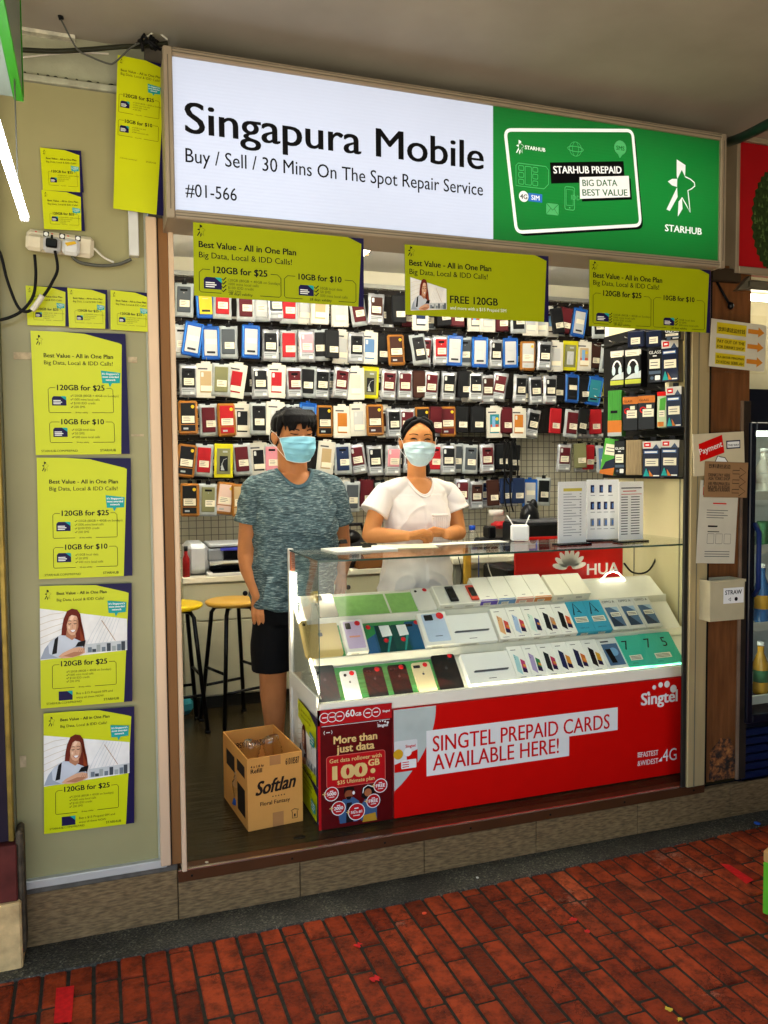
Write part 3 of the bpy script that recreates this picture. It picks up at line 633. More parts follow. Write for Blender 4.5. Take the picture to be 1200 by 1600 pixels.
for kind, q, lab in [('wide', ((298, 345), (565, 371), (303, 460)), 'lime banner with two price boxes, hanging at left under the white sign'),
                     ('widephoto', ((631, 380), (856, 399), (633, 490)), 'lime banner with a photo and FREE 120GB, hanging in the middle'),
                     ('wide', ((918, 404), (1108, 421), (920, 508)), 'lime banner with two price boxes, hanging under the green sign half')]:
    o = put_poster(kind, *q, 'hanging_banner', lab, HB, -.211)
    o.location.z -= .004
# ================================================================ glass counter
RED = mat('red print', '#cc0a06', .4, var=.04); DRED = mat('dark red print', '#6d0a0d', .4, var=.25, sc=5); GOLD = mat('gold print', '#e3c079', .45); PGREY = mat('pale grey print', '#b9c4bd', .4)
WLAM = mat('white laminate', '#dcdad0', .35, var=.04, sc=3); CREAMB = mat('cream shelf edge', '#dedac8', .4, var=.05)
m_led = mat('glowing led strip', '#fff6e2', .4, emit=LED, var=.02); m_glass = glass('clear glass', (.95, .97, .955)); m_edge = mat('green glass edge', '#2f4a40', .15, coat=.5)
CX0, CX1, CY0, CY1, CH = .572, 2.56, .13, .655, 1.125
ctr = empty('display_counter', (1.5, .39, 0), 'glass topped phone counter with a red front panel across the opening', 'counter')
def cp(mb, name): return mb.build(name, ctr, loc=(-1.5, -.39, 0))
p = MB(); p.box(CX0+.004, CX1, CY0+.02, CY1, .0, .475, WLAM, b=.003); p.box(CX0, CX1, CY0+.004, CY0+.034, .478, .530, mat('lit white ledge', '#ece6d2', .35, var=.03), b=.004); p.box(CX0, CX1, CY0+.034, CY0+.12, .478, .500, mat('lit white ledge', '#ece6d2', .35, var=.03), b=.004)
p.box(CX0-.002, CX0+.012, CY0+.06, CY1+.01, .475, .55, WLAM, b=.003); cp(p, 'carcass')
p = MB(); p.box(.892, 2.545, CY0-.004, CY0+.018, .005, .476, RED); a = Art(p, (0, CY0-.004, 0)); f = lambda px, py: (lambda q: (q.x, q.z))(at(px, py, 'y', CY0-.004))
u1 = f(681, 1096)[0]; zb_ = f(618, 1236)[1]
cvx = [(.893, zb_-.01)]+[(.8935+(u1-.8935)*sin(pi/2*(t/14)**.85), zb_+(.474-zb_)*t/14) for t in range(15)]+[(.893, .474)]
a.poly(cvx, PGREY, 1)
u0, v0 = f(667, 1204); u1, v1 = f(965, 1104); um, vm = f(890, 1152)
v0 = f(700, 1208)[1]; vT = f(667, 1141)[1]; vM = f(780, 1165)[1]
q1, q2 = f(666, 1143), f(965, 1104); q3 = f(965, 1141); q4 = f(889, 1150); q5 = f(889, 1180); q6 = f(667, 1214)
zt = (q1[1]+q2[1])/2; zm = (q3[1]+q4[1])/2; zb = (q5[1]+q6[1])/2
a.poly([(q1[0], zb), (q5[0], zb), (q5[0], zm), (q2[0], zm), (q2[0], zt), (q1[0], zt)], WHT, 2)
hh = (zt-zm)
a.text('SINGTEL PREPAID CARDS', q1[0]+.03, zm+hh*.12, RED, w=q2[0]-q1[0]-.075, h=hh*.92, l=3, bold=.012, res=3)
a.text('AVAILABLE HERE!', q1[0]+.03, zb+hh*.20, RED, w=q5[0]-q1[0]-.085, h=hh*.92, l=3, bold=.012, res=3)
u0, v0 = f(1002, 1096); u1, v1 = f(1058, 1090); a.text('Singtel', u0, f(1035, 1098)[1], WHT, w=u1-u0, l=2, bold=.03, res=3)
for (px, py, r) in [(1013, 1083, .008), (1022, 1074, .011), (1032, 1070, .013), (1042, 1069, .016), (1052, 1076, .019)]: u, v = f(px, py); a.circ(u, v, r, WHT, 2)
u0, v0 = f(996, 1188); u1 = f(1031, 1184)[0]; a.text('FASTEST', u0+.02, v0+.012, WHT, w=u1-u0-.03, h=.036, l=2, bold=.01); a.text('&WIDEST', u0, v0-.028, WHT, w=u1-u0-.01, h=.036, l=2, bold=.01)
for i in range(3): a.rect(u0, v0+.014+.009*i, u0+.018, v0+.019+.009*i, WHT, 2)
a.poly([(u1-.010, v0-.022), (u1+.012, v0-.022), (u1+.012, v0)], WHT, 2)
a.text('4G', u1+.016, v0-.025, WHT, h=.085, w=f(1057, 1185)[0]-u1-.016, l=2, bold=.0, res=3)
u0, v0 = f(613, 1208); u1, v1 = f(652, 1155); a.rrect(.894, v0, u1, v1+.002, .008, mat('prepaid card white', '#d8dad6', .3), 3)
a.poly([(.894, v0), (u1, v0), (u1, v0+.09), (u1-.05, v0+.075), (.95, v0+.05), (.894, v0+.035)], RED, 4); a.circ(.912, v1-.055, .022, mat('yellow mascot', '#d5a11e', .4), 4); a.circ(.955, v1-.05, .018, WHT, 5); a.rrect(u1-.075, v0+.012, u1-.006, v0+.05, .004, WHT, 5)
for i in range(3): a.rect(u1-.07, v0+.018+.010*i, u1-.04, v0+.022+.010*i, RED, 6)
a.text('Singtel', u1-.055, v1-.03, RED, w=.045, l=5, bold=.02)
cp(p, 'front_panel')
# side posters of the carcass (left end)
def side_poster(y0, y1, z0, z1, lab, photo):
    p = MB(); wd, h = y1-y0, z1-z0
    p.box(-wd/2, wd/2, -.001, 0, 0, h, NAVY); a = Art(p, (-wd/2, -.0012, 0), k=wd); H = h/wd
    a.poly([(0, 0), (.93, 0), (.96, H-.12), (.6, H-.02), (0, H)], LIME, 1); star(a, .05, H-.155, .115, BLK, OLV); a.text('Best Value - All in One Plan', .18, H-.12, BLK, w=.54, bold=.012); a.text('Big Data, Local & IDD Calls!', .18, H-.19, BLK, w=.51)
    if photo: adphoto(a, 0, H-.80, .945, .56)
    bubble(a, .70, H-.40, .22, 12); offer(a, .125, .2, .82, min(H-.86, .5), '120GB for $25', .22, .72, min(H-.88, .48), [], None, 0, 0, 0, .03)
    o = p.build('poster', loc=(CX0-.003, (y0+y1)/2, z0), rot=(0, 0, -pi/2)); tag(o, lab, 'poster')
side_poster(.165, .50, .17, .46, 'lime poster of a woman on the left end of the counter', True)
side_poster(.165, .47, .012, .165, 'lower lime poster on the left end of the counter, near the floor', False)
# glass box
p = MB(); p.box(CX0+.004, CX1, CY0+.006, CY0+.011, .531, CH-.009, m_glass); cp(p, 'front_glass')
p = MB(); p.box(CX0, CX1, CY0-.004, CY1, CH-.008, CH, m_glass); p.box(CX0-.001, CX1, CY0-.006, CY0-.004, CH-.008, CH, m_edge); p.box(CX0-.002, CX0, CY0-.004, CY1, CH-.008, CH, m_edge); cp(p, 'top_glass')
p = MB(); p.box(CX0, CX0+.004, CY0+.008, CY1-.04, .55, CH-.009, m_glass); p.box(CX0-.0005, CX0+.0035, CY0+.001, CY0+.0035, .531, CH-.009, m_edge); cp(p, 'end_glass')
p = MB(); p.box(CX0-.004, CX0+.02, CY1-.012, CY1+.022, .0, CH+.002, WLAM, b=.003); p.box(CX0+.0, CX0+.02, CY1-.03, CY1-.014, CH-.10, CH-.012, mat('orange wood block', '#a5562a', .6)); p.box(CX0+.02, CX1, CY1+.0, CY1+.02, CH-.03, CH-.010, WLAM, b=.002)
cp(p, 'back_post')
GRN = mat('light green felt board', '#8fbf6a', .8, var=.1, sc=40, bump=.2, bsc=300); GRN2 = mat('ribbed green mat', '#4e9a55', .7, var=.25, sc=30, stretch=(.2, 5, 5), bump=.4, bsc=60)
TIER = [(.200, .508), (.332, .668), (.462, .818)]; TL = [.172, .172, .150]; TA = [46, 46, 35]; LK = [1.20, 1.20, 1.22]
p = MB(); CD = []
for k, (y, z) in enumerate(TIER):
    an = RAD(TA[k]); y2, z2 = y+TL[k]*cos(an), z+TL[k]*sin(an)
    vs = []
    for x in (CX0+.03, CX1-.02): vs += [(x, y, z), (x, y2, z2), (x, y2, .5), (x, y, .5)]
    p.add(vs, [(0, 1, 5, 4), (0, 4, 7, 3), (1, 2, 6, 5), (0, 3, 2, 1), (4, 5, 6, 7)], CREAMB)
    a = Art(p, (0, y, z), (1, 0, 0), (0, cos(an), sin(an)), (0, -sin(an), cos(an)), e=.0015)
    if k < 2: a.rect(CX0+.05, .004, (1.26 if k == 0 else 1.30), TL[k]-.004, GRN2, 1)
    else:
        for x0, x1 in ((.72, 1.005), (1.015, 1.30)): a.rect(x0, .01, x1, TL[k]-.01, GRN, 1)
    p.box(CX0+.03, CX1-.02, y-.014, y-.002, z-.03, z+.008, CREAMB, b=.002)
p.box(CX0+.03, CX1-.02, TIER[2][0]+TL[2]*cos(RAD(TA[2])), CY1-.03, .88, TIER[2][1]+TL[2]*sin(RAD(TA[2])), CREAMB)
cp(p, 'tiered_shelf')
p = MB(); p.tube([(CX0+.03, .172, .510), (CX1-.03, .172, .510)], .004, m_led, 6); cp(p, 'led_strip')
p = MB(); p.tube([(CX0+.014, CY1-.05, .70), (CX0+.014, CY1-.05, 1.02)], .006, m_led, 6); cp(p, 'led_strip')
p = MB(); vs = []
for x in (CX0+.006, CX0+.014): vs += [(x, .155, .545), (x, .175, .56), (x, CY1-.045, .86), (x, CY1-.045, .545)]
p.add(vs, [(0, 1, 2, 3), (4, 7, 6, 5), (0, 4, 5, 1), (1, 5, 6, 2), (2, 6, 7, 3), (0, 3, 7, 4)], CREAMB); p.tube([(CX0+.012, .175, .567), (CX0+.012, CY1-.06, .858)], .0035, m_led, 6); cp(p, 'shelf_side')
p = MB(); p.tube([at(a_, b_, 'y', .57) for a_, b_ in ((936, 914), (941, 904), (949, 896), (958, 893), (967, 896), (975, 905), (984, 919), (993, 936))], .0022, m_led, 8); cp(p, 'led_strip')

# ---------------- goods in the counter
DOT = mat('red price dot', '#d01a24', .5); PHW = mat('phone white', '#e9e7e2', .18, coat=.5); INK = mat('small print ink', '#4a4a50', .6); CUTB = mat('price label', '#efe7cf', .6)
def place(o, k, pxl, pxr, py, lift=.001, rz=0):
    y, z = TIER[k]; an = RAD(TA[k]); c = at((pxl+pxr)/2, py, 'y', y)
    o.location = (c.x, y-sin(an)*lift+.002, z+cos(an)*lift+.002); o.rotation_euler = (-(pi/2-an), rz, 0)
    return o
def width(k, pxl, pxr, py): y = TIER[k][0]; return (at(pxr, py, 'y', y)-at(pxl, py, 'y', y)).length
def phone(k, pxl, pxr, py, L, col, lab, name='mobile_phone', cat='phone', camk=0, dot=(.72, .9), logo=None, rough=.22, extra=None, metal=.05, back=True):
    L *= LK[k]; wd = width(k, pxl, pxr, py); th = .009; c = mat('gloss '+col, col, rough, metal, coat=.12, var=.06, sc=3)
    r = empty(name, (0, 0, 0), lab, cat, 'phones on the counter shelves')
    p = MB(); pr = []
    a = Art(p)
    base = a.rrpts(-wd/2, 0, wd/2, L, wd*.12, 5); n = len(base); b2 = a.rrpts(-wd/2+.0015, .0015, wd/2-.0015, L-.0015, wd*.11, 5)
    vs = [(u, 0, v) for u, v in base]+[(u, -th+.0015, v) for u, v in base]+[(u, -th, v) for u, v in b2]
    fs = [tuple(range(n))]+[(i, (i+1) % n, n+(i+1) % n, n+i) for i in range(n)]+[(n+i, n+(i+1) % n, 2*n+(i+1) % n, 2*n+i) for i in range(n)]+[tuple(range(2*n, 3*n))]
    p.add(vs, fs, c); a = Art(p, (0, -th, 0))
    if logo == 'bite':   # generic round fruit mark
        a.circ(0, L*.60, wd*.065, INK, 1); a.poly([(0, L*.60+wd*.07), (wd*.05, L*.60+wd*.13), (wd*.01, L*.60+wd*.12)], INK, 1); a.circ(wd*.075, L*.60+wd*.01, wd*.028, c, 2)
    if extra: extra(a, wd, L)
    p.build('body', r)
    if camk:
        p = MB(); lens = mat('lens black', '#0a0a0d', .1, coat=.6)
        if camk == 1: p.lathe([(.007, 0), (.007, .002), (.004, .0025)], lens, n=14)
        elif camk == 2:
            p.box(-.016, .016, -.007, .007, 0, .002, lens, b=.002)
            for s in (-1, 1): p.lathe([(.005, .002), (.005, .003), (.001, .003)], mat('lens glass', '#26262e', .1), (s*.008, 0, 0), 12)
        else:
            p.box(-.014, .014, -.016, .016, 0, .0022, mat('camera plate '+col, '#23252a', .2), b=.003)
            for q in ((-.006, .007), (-.006, -.007), (.006, 0)): p.lathe([(.005, .0022), (.005, .0035), (.001, .0035)], lens, (q[0], q[1], 0), 12)
        for i, v in enumerate(p.v): p.v[i] = (v[0], -th-v[2], v[1])
        p.build('camera', r, loc=(-wd/2+.022, 0, L-.022-(.006 if camk > 2 else 0)))
    if dot:
        p = MB(); p.lathe([(.0115, 0), (.0115, .0004), (.0001, .0004)], DOT, n=18)
        for i, v in enumerate(p.v): p.v[i] = (v[0], -v[2], v[1])
        p.build('price_dot', r, loc=((dot[0]-.5)*wd, -th-.0003, dot[1]*L))
    return place(r, k, pxl, pxr, py)
def halfpaper(a, wd, L): a.poly([(-wd*.1, L*.55), (wd*.45, L*.58), (wd*.4, L*.97), (-wd*.15, L*.97)], mat('white paper slip', '#e6e8e6', .6), 2); a.poly([(-wd*.05, .0), (wd*.05, .0), (wd*.45, L*.6), (wd*.3, L*.6)], mat('teal sheen', '#2f8a80', .2), 1)
phone(0, 497, 533, 1097, .150, '#34383a', 'graphite phone with a square camera, leftmost in the bottom row', camk=3, dot=None, logo='bite')
phone(0, 540, 566, 1091, .118, '#ecebe6', 'small white phone with a red dot, bottom row, between graphite and black phones', camk=1, logo='bite')
phone(0, 578, 608, 1087, .125, '#202224', 'black phone with a red dot, next to the small white phone', camk=2, logo='bite')
phone(0, 617, 646, 1083, .125, '#17181a', 'black phone with a red dot, next to the gold phone', camk=2, logo='bite')
phone(0, 655, 684, 1079, .125, '#d9c9a0', 'gold phone with red dot in the bottom row', camk=2, logo='bite')
phone(0, 689, 726, 1076, .150, '#121214', 'large black tablet with a red dot beside a white laptop box', name='tablet', cat='tablet', dot=(.80, .94), logo='bite', rough=.3)
phone(1, 478, 538, 1033, .165, '#cdb474', 'gold tablet with a red dot behind the glass corner', name='tablet', cat='tablet', camk=1, dot=(.9, .94), logo='bite', rough=.3, metal=.5)
phone(1, 569, 596, 1025, .120, '#2d5e8c', 'blue green phone with a red dot beside the lavender phone box', dot=(.6, .95), extra=lambda a, w_, L: a.poly([(-w_*.45, L*.4), (w_*.45, L*.7), (w_*.45, L*.97), (-w_*.45, L*.97)], mat('green sheen', '#2f8a4a', .2), 1))
phone(1, 592, 621, 1023, .120, '#123c3a', 'dark teal phone with a white slip, left of its twin', dot=(.55, .42), extra=halfpaper)
phone(1, 620, 647, 1020, .118, '#1a4a44', 'dark teal phone with a white slip, right of its twin', dot=(.55, .42), extra=halfpaper)
phone(1, 643, 675, 1017, .128, '#24567a', 'deep blue phone with a red dot and two lenses', camk=2, dot=(.6, .94))
phone(2, 500, 530, 978, .125, '#a39a8c', 'silver phone standing at the left end of the top row', camk=3, dot=None, metal=.7)
phone(2, 655, 684, 962, .125, '#eae6dc', 'white phone with a red dot leaning on the light green board', camk=1, dot=(.75, .9))

def pbox(k, pxl, pxr, py, L, th, col, lab, face=None, name='phone_box', cat='box', side=None, lift=.001, group='phone boxes in the counter', rz=0, wd=None):
    L *= LK[k]; wd = wd or width(k, pxl, pxr, py); c = mat('card '+col, col, .38, var=.05, sc=4)
    r = MB(); r.box(-wd/2+.0006, wd/2-.0006, -th, 0, 0, L, c, b=.0015); a = Art(r, (0, -th, 0))
    if face: face(a, wd, L)
    if side:
        b = Art(r, (0, 0, 0), (1, 0, 0), (0, 1, 0), (0, 0, -1)); b.rect(-wd*.48, -th*.95, wd*.48, -th*.35, mat('card '+side, side, .4), 1)
    b = Art(r, (0, 0, -.0004), (1, 0, 0), (0, 1, 0), (0, 0, -1)); b.rect(-wd*.3, -th*.7, wd*.1, -th*.3, CUTB, 1)
    for i in range(3): b.rect(-wd*.28, -th*(.66-.1*i), wd*.05, -th*(.62-.1*i), INK, 2)
    o = r.build(name); tag(o, lab, cat, group); place(o, k, pxl, pxr, py, lift, rz)
    return o
def twophones(c1, c2):
    def fn(a, wd, L):
        A = mat('printed '+c1, c1, .3); B = mat('printed '+c2, c2, .3)
        a.poly([(-wd*.34, L*.24), (-wd*.05, L*.12), (wd*.06, L*.66), (-wd*.22, L*.76)], A, 1)
        for i in range(3): a.circ(-wd*.18+wd*.0, L*(.70-.05*i), wd*.028, BLK, 2, 8)
        a.poly([(wd*.02, L*.20), (wd*.30, L*.16), (wd*.36, L*.52), (wd*.12, L*.60)], B, 2); a.poly([(wd*.02, L*.20), (wd*.30, L*.16), (wd*.32, L*.28), (wd*.05, L*.34)], NAVY, 3)
        a.poly([(wd*.16, L*.36), (wd*.33, L*.33), (wd*.34, L*.40), (wd*.18, L*.44)], mat('printed orange', '#d98a2a', .4), 3)
        a.rect(-wd*.3, L*.87, wd*.05, L*.89, INK, 1); a.rect(-wd*.3, L*.05, wd*.1, L*.065, INK, 1)
    return fn
def laptopface(a, wd, L):
    g_ = mat('printed laptop grey', '#4c4f55', .3); a.poly([(-wd*.33, L*.36), (wd*.36, L*.36), (wd*.40, L*.40), (wd*.40, L*.43), (-wd*.30, L*.43), (-wd*.35, L*.39)], g_, 1); a.poly([(-wd*.34, L*.36), (wd*.38, L*.36), (wd*.37, L*.345), (-wd*.33, L*.345)], mat('printed light line', '#b9bcc0', .3), 2); a.rect(-wd*.08, L*.13, wd*.08, L*.15, INK, 1)
pbox(1, 702, 776, 1019, .130, .030, '#e6e6e2', 'white laptop box in the middle row', laptopface, 'laptop_box')
pbox(0, 732, 806, 1074, .130, .034, '#eceae6', 'white laptop box in the bottom row', laptopface, 'laptop_box')
def lav(a, wd, L):
    a.rrect(-wd*.40, L*.10, wd*.40, L*.94, wd*.06, mat('printed lavender', '#c9b4d2', .2, coat=.4), 1); a.rrect(-wd*.33, L*.70, -wd*.08, L*.90, wd*.05, BLK, 2); a.rect(-wd*.25, L*.44, wd*.25, L*.49, mat('printed salmon', '#e59a7c', .4), 2); a.circ(wd*.25, L*.87, wd*.13, DOT, 3)
pbox(1, 541, 575, 1029, .140, .035, '#e8e4da', 'open white box showing a lavender phone', lav)
def lbl(a, wd, L):
    a.rrect(-wd*.38, L*.10, wd*.40, L*.95, wd*.06, mat('printed pearl blue', '#b7c8e0', .15, coat=.4), 1); a.rrect(-wd*.30, L*.74, wd*.0, L*.92, wd*.03, BLK, 2); a.circ(wd*.26, L*.87, wd*.13, DOT, 3); a.rect(-wd*.1, L*.25, wd*.15, L*.27, INK, 2)
pbox(1, 664, 709, 1016, .148, .034, '#e6e3da', 'white box showing a pearl blue phone, beside the deep blue phone', lbl)
mid = [('#e2a874', '#d0443c', 'peach'), ('#a9bfe0', '#c7384a', 'light blue'), ('#cfe3d6', '#2a2f6a', 'mint'), ('#16161a', '#b98a6a', 'black'), ('#141417', '#d4552c', 'jet black')]
for i, (c1, c2, nm) in enumerate(mid):
    x0 = 779+i*24.2; y0 = 1010-i*2.9
    pbox(1, x0, x0+24, y0, .145, .034, '#ebe8df', 'white phone box with a printed %s phone, %s' % (nm, ('middle row', 'middle row', 'middle row', 'middle row, left of another', 'beside the cyan boxes')[i]), twophones(c1, c2))
low = [('#a9d3d8', '#b23a6a', 'pale cyan', 'leftmost in the bottom row'), ('#a998c4', '#2f7a4a', 'lavender', 'bottom row'), ('#1b2426', '#c03a5a', 'charcoal', 'bottom row, beside the lavender one'), ('#1a2650', '#d58a2a', 'navy', 'left of two navy ones'), ('#182248', '#c96a2a', 'navy', 'right of two navy ones'), ('#121216', '#d5a02a', 'black', 'bottom row, left of the grey one')]
for i, (c1, c2, nm, wh) in enumerate(low):
    x0 = 806+i*23.6; y0 = 1060-i*3.2
    pbox(0, x0, x0+23.4, y0, .145, .034, '#efede6', 'white phone box with a printed %s phone, %s' % (nm, wh), twophones(c1, c2))
def grey7(a, wd, L):
    a.rrect(-wd*.36, L*.12, wd*.40, L*.82, wd*.02, mat('printed steel blue', '#4d6a8c', .3), 1); a.circ(wd*.1, L*.55, wd*.2, mat('printed sky blue', '#7aa9d4', .3), 2); a.poly([(-wd*.2, L*.2), (wd*.05, L*.2), (-wd*.02, L*.65), (-wd*.28, L*.65)], BLK, 3); a.rect(-wd*.35, L*.87, wd*.05, L*.92, INK, 1)
pbox(0, 948, 980, 1040, .142, .034, '#d9dad6', 'pale grey phone box with a blue picture, beside the teal 7 box', grey7)
TQ = '#3fb59a'
def digit(t, u):
    def fn(a, wd, L):
        for tt, uu in zip(t, u): a.text(tt, wd*uu, L*.55, BLK, h=L*.42, l=1, bold=.0, res=3)
        a.rect(-wd*.30, L*.20, wd*.2, L*.36, CUTB, 1)
        for i in range(3): a.rect(-wd*.27, L*(.23+.04*i), wd*.15, L*(.245+.04*i), INK, 2)
        a.text('OPPO', -wd*.3, L*.08, mat('dark teal print', '#12574a', .4), h=L*.07, l=1)
    return fn
pbox(0, 979, 1016, 1036, .145, .038, TQ, 'teal phone box with a single 7 on its face', digit('7', (-.35,)))
pbox(0, 1017, 1066, 1030, .150, .032, TQ, 'wide teal phone box with a 7 and a 5', digit('75', (-.42, .1)))
CY = '#3c9db8'
def Aface(a, wd, L):
    a.loop([(-wd*.32, L*.55), (-wd*.12, L*.93), (wd*.14, L*.60)], wd*.07, BLK, 1, False); a.loop([(-wd*.05, L*.66), (wd*.10, L*.66)], wd*.05, BLK, 1, False)
    a.rect(-wd*.38, L*.30, wd*.34, L*.48, CUTB, 1)
    for i in range(3): a.rect(-wd*.34, L*(.33+.045*i), wd*.28, L*(.35+.045*i), INK, 2)
    a.text('OPPO A15', -wd*.3, L*.10, mat('dark cyan print', '#123f52', .4), h=L*.06, l=1)
pbox(1, 900, 927, 992, .150, .036, CY, 'cyan phone box with a large A, left of the pair', Aface)
pbox(1, 927, 954, 989, .150, .036, CY, 'cyan phone box with a large A, right of the pair', Aface)
def oppo(a, wd, L):
    a.text('OPPO A', -wd*.40, L*.88, BLK, w=wd*.75, l=1, bold=.01); a.poly([(-wd*.36, L*.10), (wd*.40, L*.10), (wd*.36, L*.74), (-wd*.40, L*.74)], mat('printed slate blue', '#4e6a86', .25), 1); a.poly([(-wd*.36, L*.10), (wd*.3, L*.10), (-wd*.3, L*.50)], mat('printed navy grey', '#27384c', .25), 2); a.poly([(-wd*.1, L*.74), (wd*.36, L*.74), (wd*.38, L*.55)], mat('printed ice', '#9db7cc', .3), 2)
    a.rect(-wd*.22, L*.42, wd*.34, L*.56, CUTB, 3)
    for i in range(2): a.rect(-wd*.19, L*(.45+.045*i), wd*.28, L*(.47+.045*i), INK, 4)
for i, wh in enumerate(('next to the cyan boxes', 'the middle one of three', 'at the right end of the row')):
    x0 = 955+i*26; pbox(1, x0, x0+25.5, 984-i*4, .150, .030, '#cfcdc2', 'grey phone box with a slate blue picture, %s' % wh, oppo)
def watch(col):
    def fn(a, wd, L):
        a.rect(-wd*.44, L*.06, wd*.44, L*.94, mat('inner card', '#d8d4c6', .5), 1)
    return fn
for (x0, x1, y, col, lab) in [(685, 722, 958, '#17181b', 'open white box holding a black fitness band'), (718, 754, 955, '#c33a22', 'open white box holding a red fitness band')]:
    o = pbox(2, x0, x1, y, .110, .035, '#e9e4d6', lab, watch(col), 'watch_box')
    wd = width(2, x0, x1, y); b = MB(); cm = mat('band '+col, col, .4); b.box(wd*.0, wd*.36, -.046, -.036, .014, .118, cm, b=.005); b.box(wd*.05, wd*.31, -.049, -.046, .036, .096, mat('band screen', '#0b0b0e', .1, coat=.5), b=.003)
    t = b.build('fitness_band'); t.location = o.location; t.rotation_euler = o.rotation_euler; tag(t, ('black' if '17' in col else 'red')+' fitness band with a dark screen in its open box', 'watch')
cols = ['#6b56b0', '#6a8fb8', '#d99a86', '#d88a4a']
for i in range(4):
    x0 = 748+i*28; def_ = None
    def wf(a, wd, L):
        a.rect(-wd*.1, L*.15, wd*.1, L*.17, INK, 1); a.rect(-wd*.46, 0.001, wd*.46, L*.05, mat('card '+cols[i], cols[i], .4), 1)
    pbox(2, x0, x0+27.5, 954-i*4, .136, .045, '#efe9da', 'tall white phone box with a %s lower edge in the top row' % ('violet', 'blue', 'salmon', 'orange')[i], wf, side=cols[i])
for i in range(2):
    x0 = 862+i*29; pbox(2, x0, x0+28.5, 943-i*4, .124, .050, '#eee5cc', ('plain cream phone box, left of its twin, in the top row', 'plain cream phone box, right of its twin, in the top row')[i], None)
# ---------------- on the counter top
for (pl, pr_, pt, pb, lab, kind) in [(870, 917, 752, 853, 'white price list with a yellow bar in a clear stand, leftmost of three', 0), (918, 964, 749, 846, 'white leaflet of phone pictures in a clear stand, the middle one', 1), (965, 1006, 752, 850, 'white price list with red lines in a clear stand, rightmost of three', 2)]:
    yy = .30 if kind != 1 else .40
    A, B, T = at(pl, pb, 'z', CH+.012), at(pr_, pb-4, 'z', CH+.012), None
    c = (A+B)/2; c.y = yy; A = at(pl, pb-2, 'y', yy); B = at(pr_, pb-2, 'y', yy); H = at(pl, pt, 'y', yy).z-CH-.012; wd = (B-A).length
    r = empty('leaflet_stand', ((A.x+B.x)/2, yy, CH), lab, 'leaflet stand', 'leaflet stands on the counter', (0, 0, RAD(-8 if kind == 1 else 6)))
    p = MB(); p.box(-wd/2, wd/2, -.0015, .0015, .010, H+.01, mat('leaflet paper', '#f6f5f1', .5, var=.02)); a = Art(p, (0, -.002, .01))
    gy = mat('grey small print', '#8a8c90', .6); yl = mat('yellow bar print', '#d7c452', .5)
    if kind == 0:
        a.rect(-wd*.32, H*.84, wd*.34, H*.89, yl, 1)
        for i in range(16): a.rect(-wd*.32, H*(.79-.045*i), -wd*.32+wd*(.3+.15*((i*7) % 3)), H*(.80-.045*i), gy, 1); a.rect(wd*.26, H*(.79-.045*i), wd*.32, H*(.80-.045*i), BLK, 1)
    elif kind == 1:
        for (j, n, yq) in ((0, 3, .78), (1, 4, .50), (2, 4, .22)):
            for i in range(n):
                u = -wd*.38+i*wd*(.82/n); a.rect(u, H*yq, u+wd*.11, H*(yq+.13), NAVY if j < 2 else gy, 1); a.rect(u+wd*.05, H*(yq+.02), u+wd*.10, H*(yq+.10), mat('printed blue', '#4a78b8', .4), 2); a.rect(u, H*(yq-.05), u+wd*.14, H*(yq-.04), gy, 1)
    else:
        a.rect(-wd*.42, H*.88, wd*.42, H*.90, INK, 1); a.rect(-wd*.35, H*.83, wd*.2, H*.845, RED, 1); a.rect(-wd*.42, H*.78, wd*.42, H*.79, RED, 1)
        for i in range(15): a.rect(-wd*.42, H*(.73-.045*i), -wd*.15, H*(.745-.045*i), INK, 1); a.rect(-wd*.02, H*(.73-.045*i), wd*.34, H*(.745-.045*i), INK, 1)
    p.build('leaflet', r)
    p = MB(); g2 = glass('acrylic', (.98, .985, .985), 1.4, 0, .6); p.box(-wd/2-.003, wd/2+.003, -.005, -.003, .004, H+.015, g2); p.build('cover', r)
    p = MB(); p.box(-wd/2-.01, wd/2+.01, -.035, .035, 0, .008, mat('black acrylic', '#121214', .2), b=.002); p.build('base', r)
PAP = mat('white paper', '#e2e0d6', .6, var=.04)
p = MB(); p.box(-.15, .15, -.10, .10, 0, .006, PAP); o = p.build('paper_pad', loc=(.86, .48, CH+.001), rot=(0, 0, .1)); tag(o, 'thick pad of white paper on the left end of the glass top', 'paper')
p = MB(); p.box(-.13, .13, -.09, .09, 0, .002, mat('tinted paper', '#d9d7b4', .6)); o = p.build('paper_sheet', loc=(1.12, .53, CH+.001), rot=(0, 0, -.2)); tag(o, 'loose yellowish sheet on the glass top before the woman', 'paper')
p = MB(); p.box(-.24, .24, -.05, .05, 0, .0015, PAP); o = p.build('paper_sheet', loc=(1.42, .585, CH+.001), rot=(0, 0, .02)); tag(o, 'long white sheet at the back edge of the glass top', 'paper')
for (px, py, lab) in [(573, 855, 'black binder clip near the middle of the glass top'), (536, 849, 'black binder clip on the white paper pad')]:
    c = at(px, py, 'z', CH+.008); p = MB(); p.add([(-.02, -.012, 0), (.02, -.012, 0), (.02, .012, 0), (-.02, .012, 0), (-.02, 0, .02), (.02, 0, .02)], [(0, 1, 5, 4), (3, 4, 5, 2), (0, 3, 2, 1), (0, 4, 3), (1, 2, 5)], mat('clip black', '#0d0d0e', .35)); p.tube([(-.012, .0, .018), (-.014, .03, .02), (.014, .03, .02), (.012, 0, .018)], .001, m_silver, 5)
    tag(p.build('binder_clip', loc=(c.x, c.y, CH+.007), rot=(0, 0, .3)), lab, 'clip')
c = at(812, 846, 'z', CH); r = empty('wifi_router', (c.x, c.y, CH), 'small white router with two thin aerials on the glass top', 'router', rot=(0, 0, -.35))
p = MB(); p.box(-.045, .045, -.02, .02, .004, .085, WHT, b=.008); p.build('body', r)
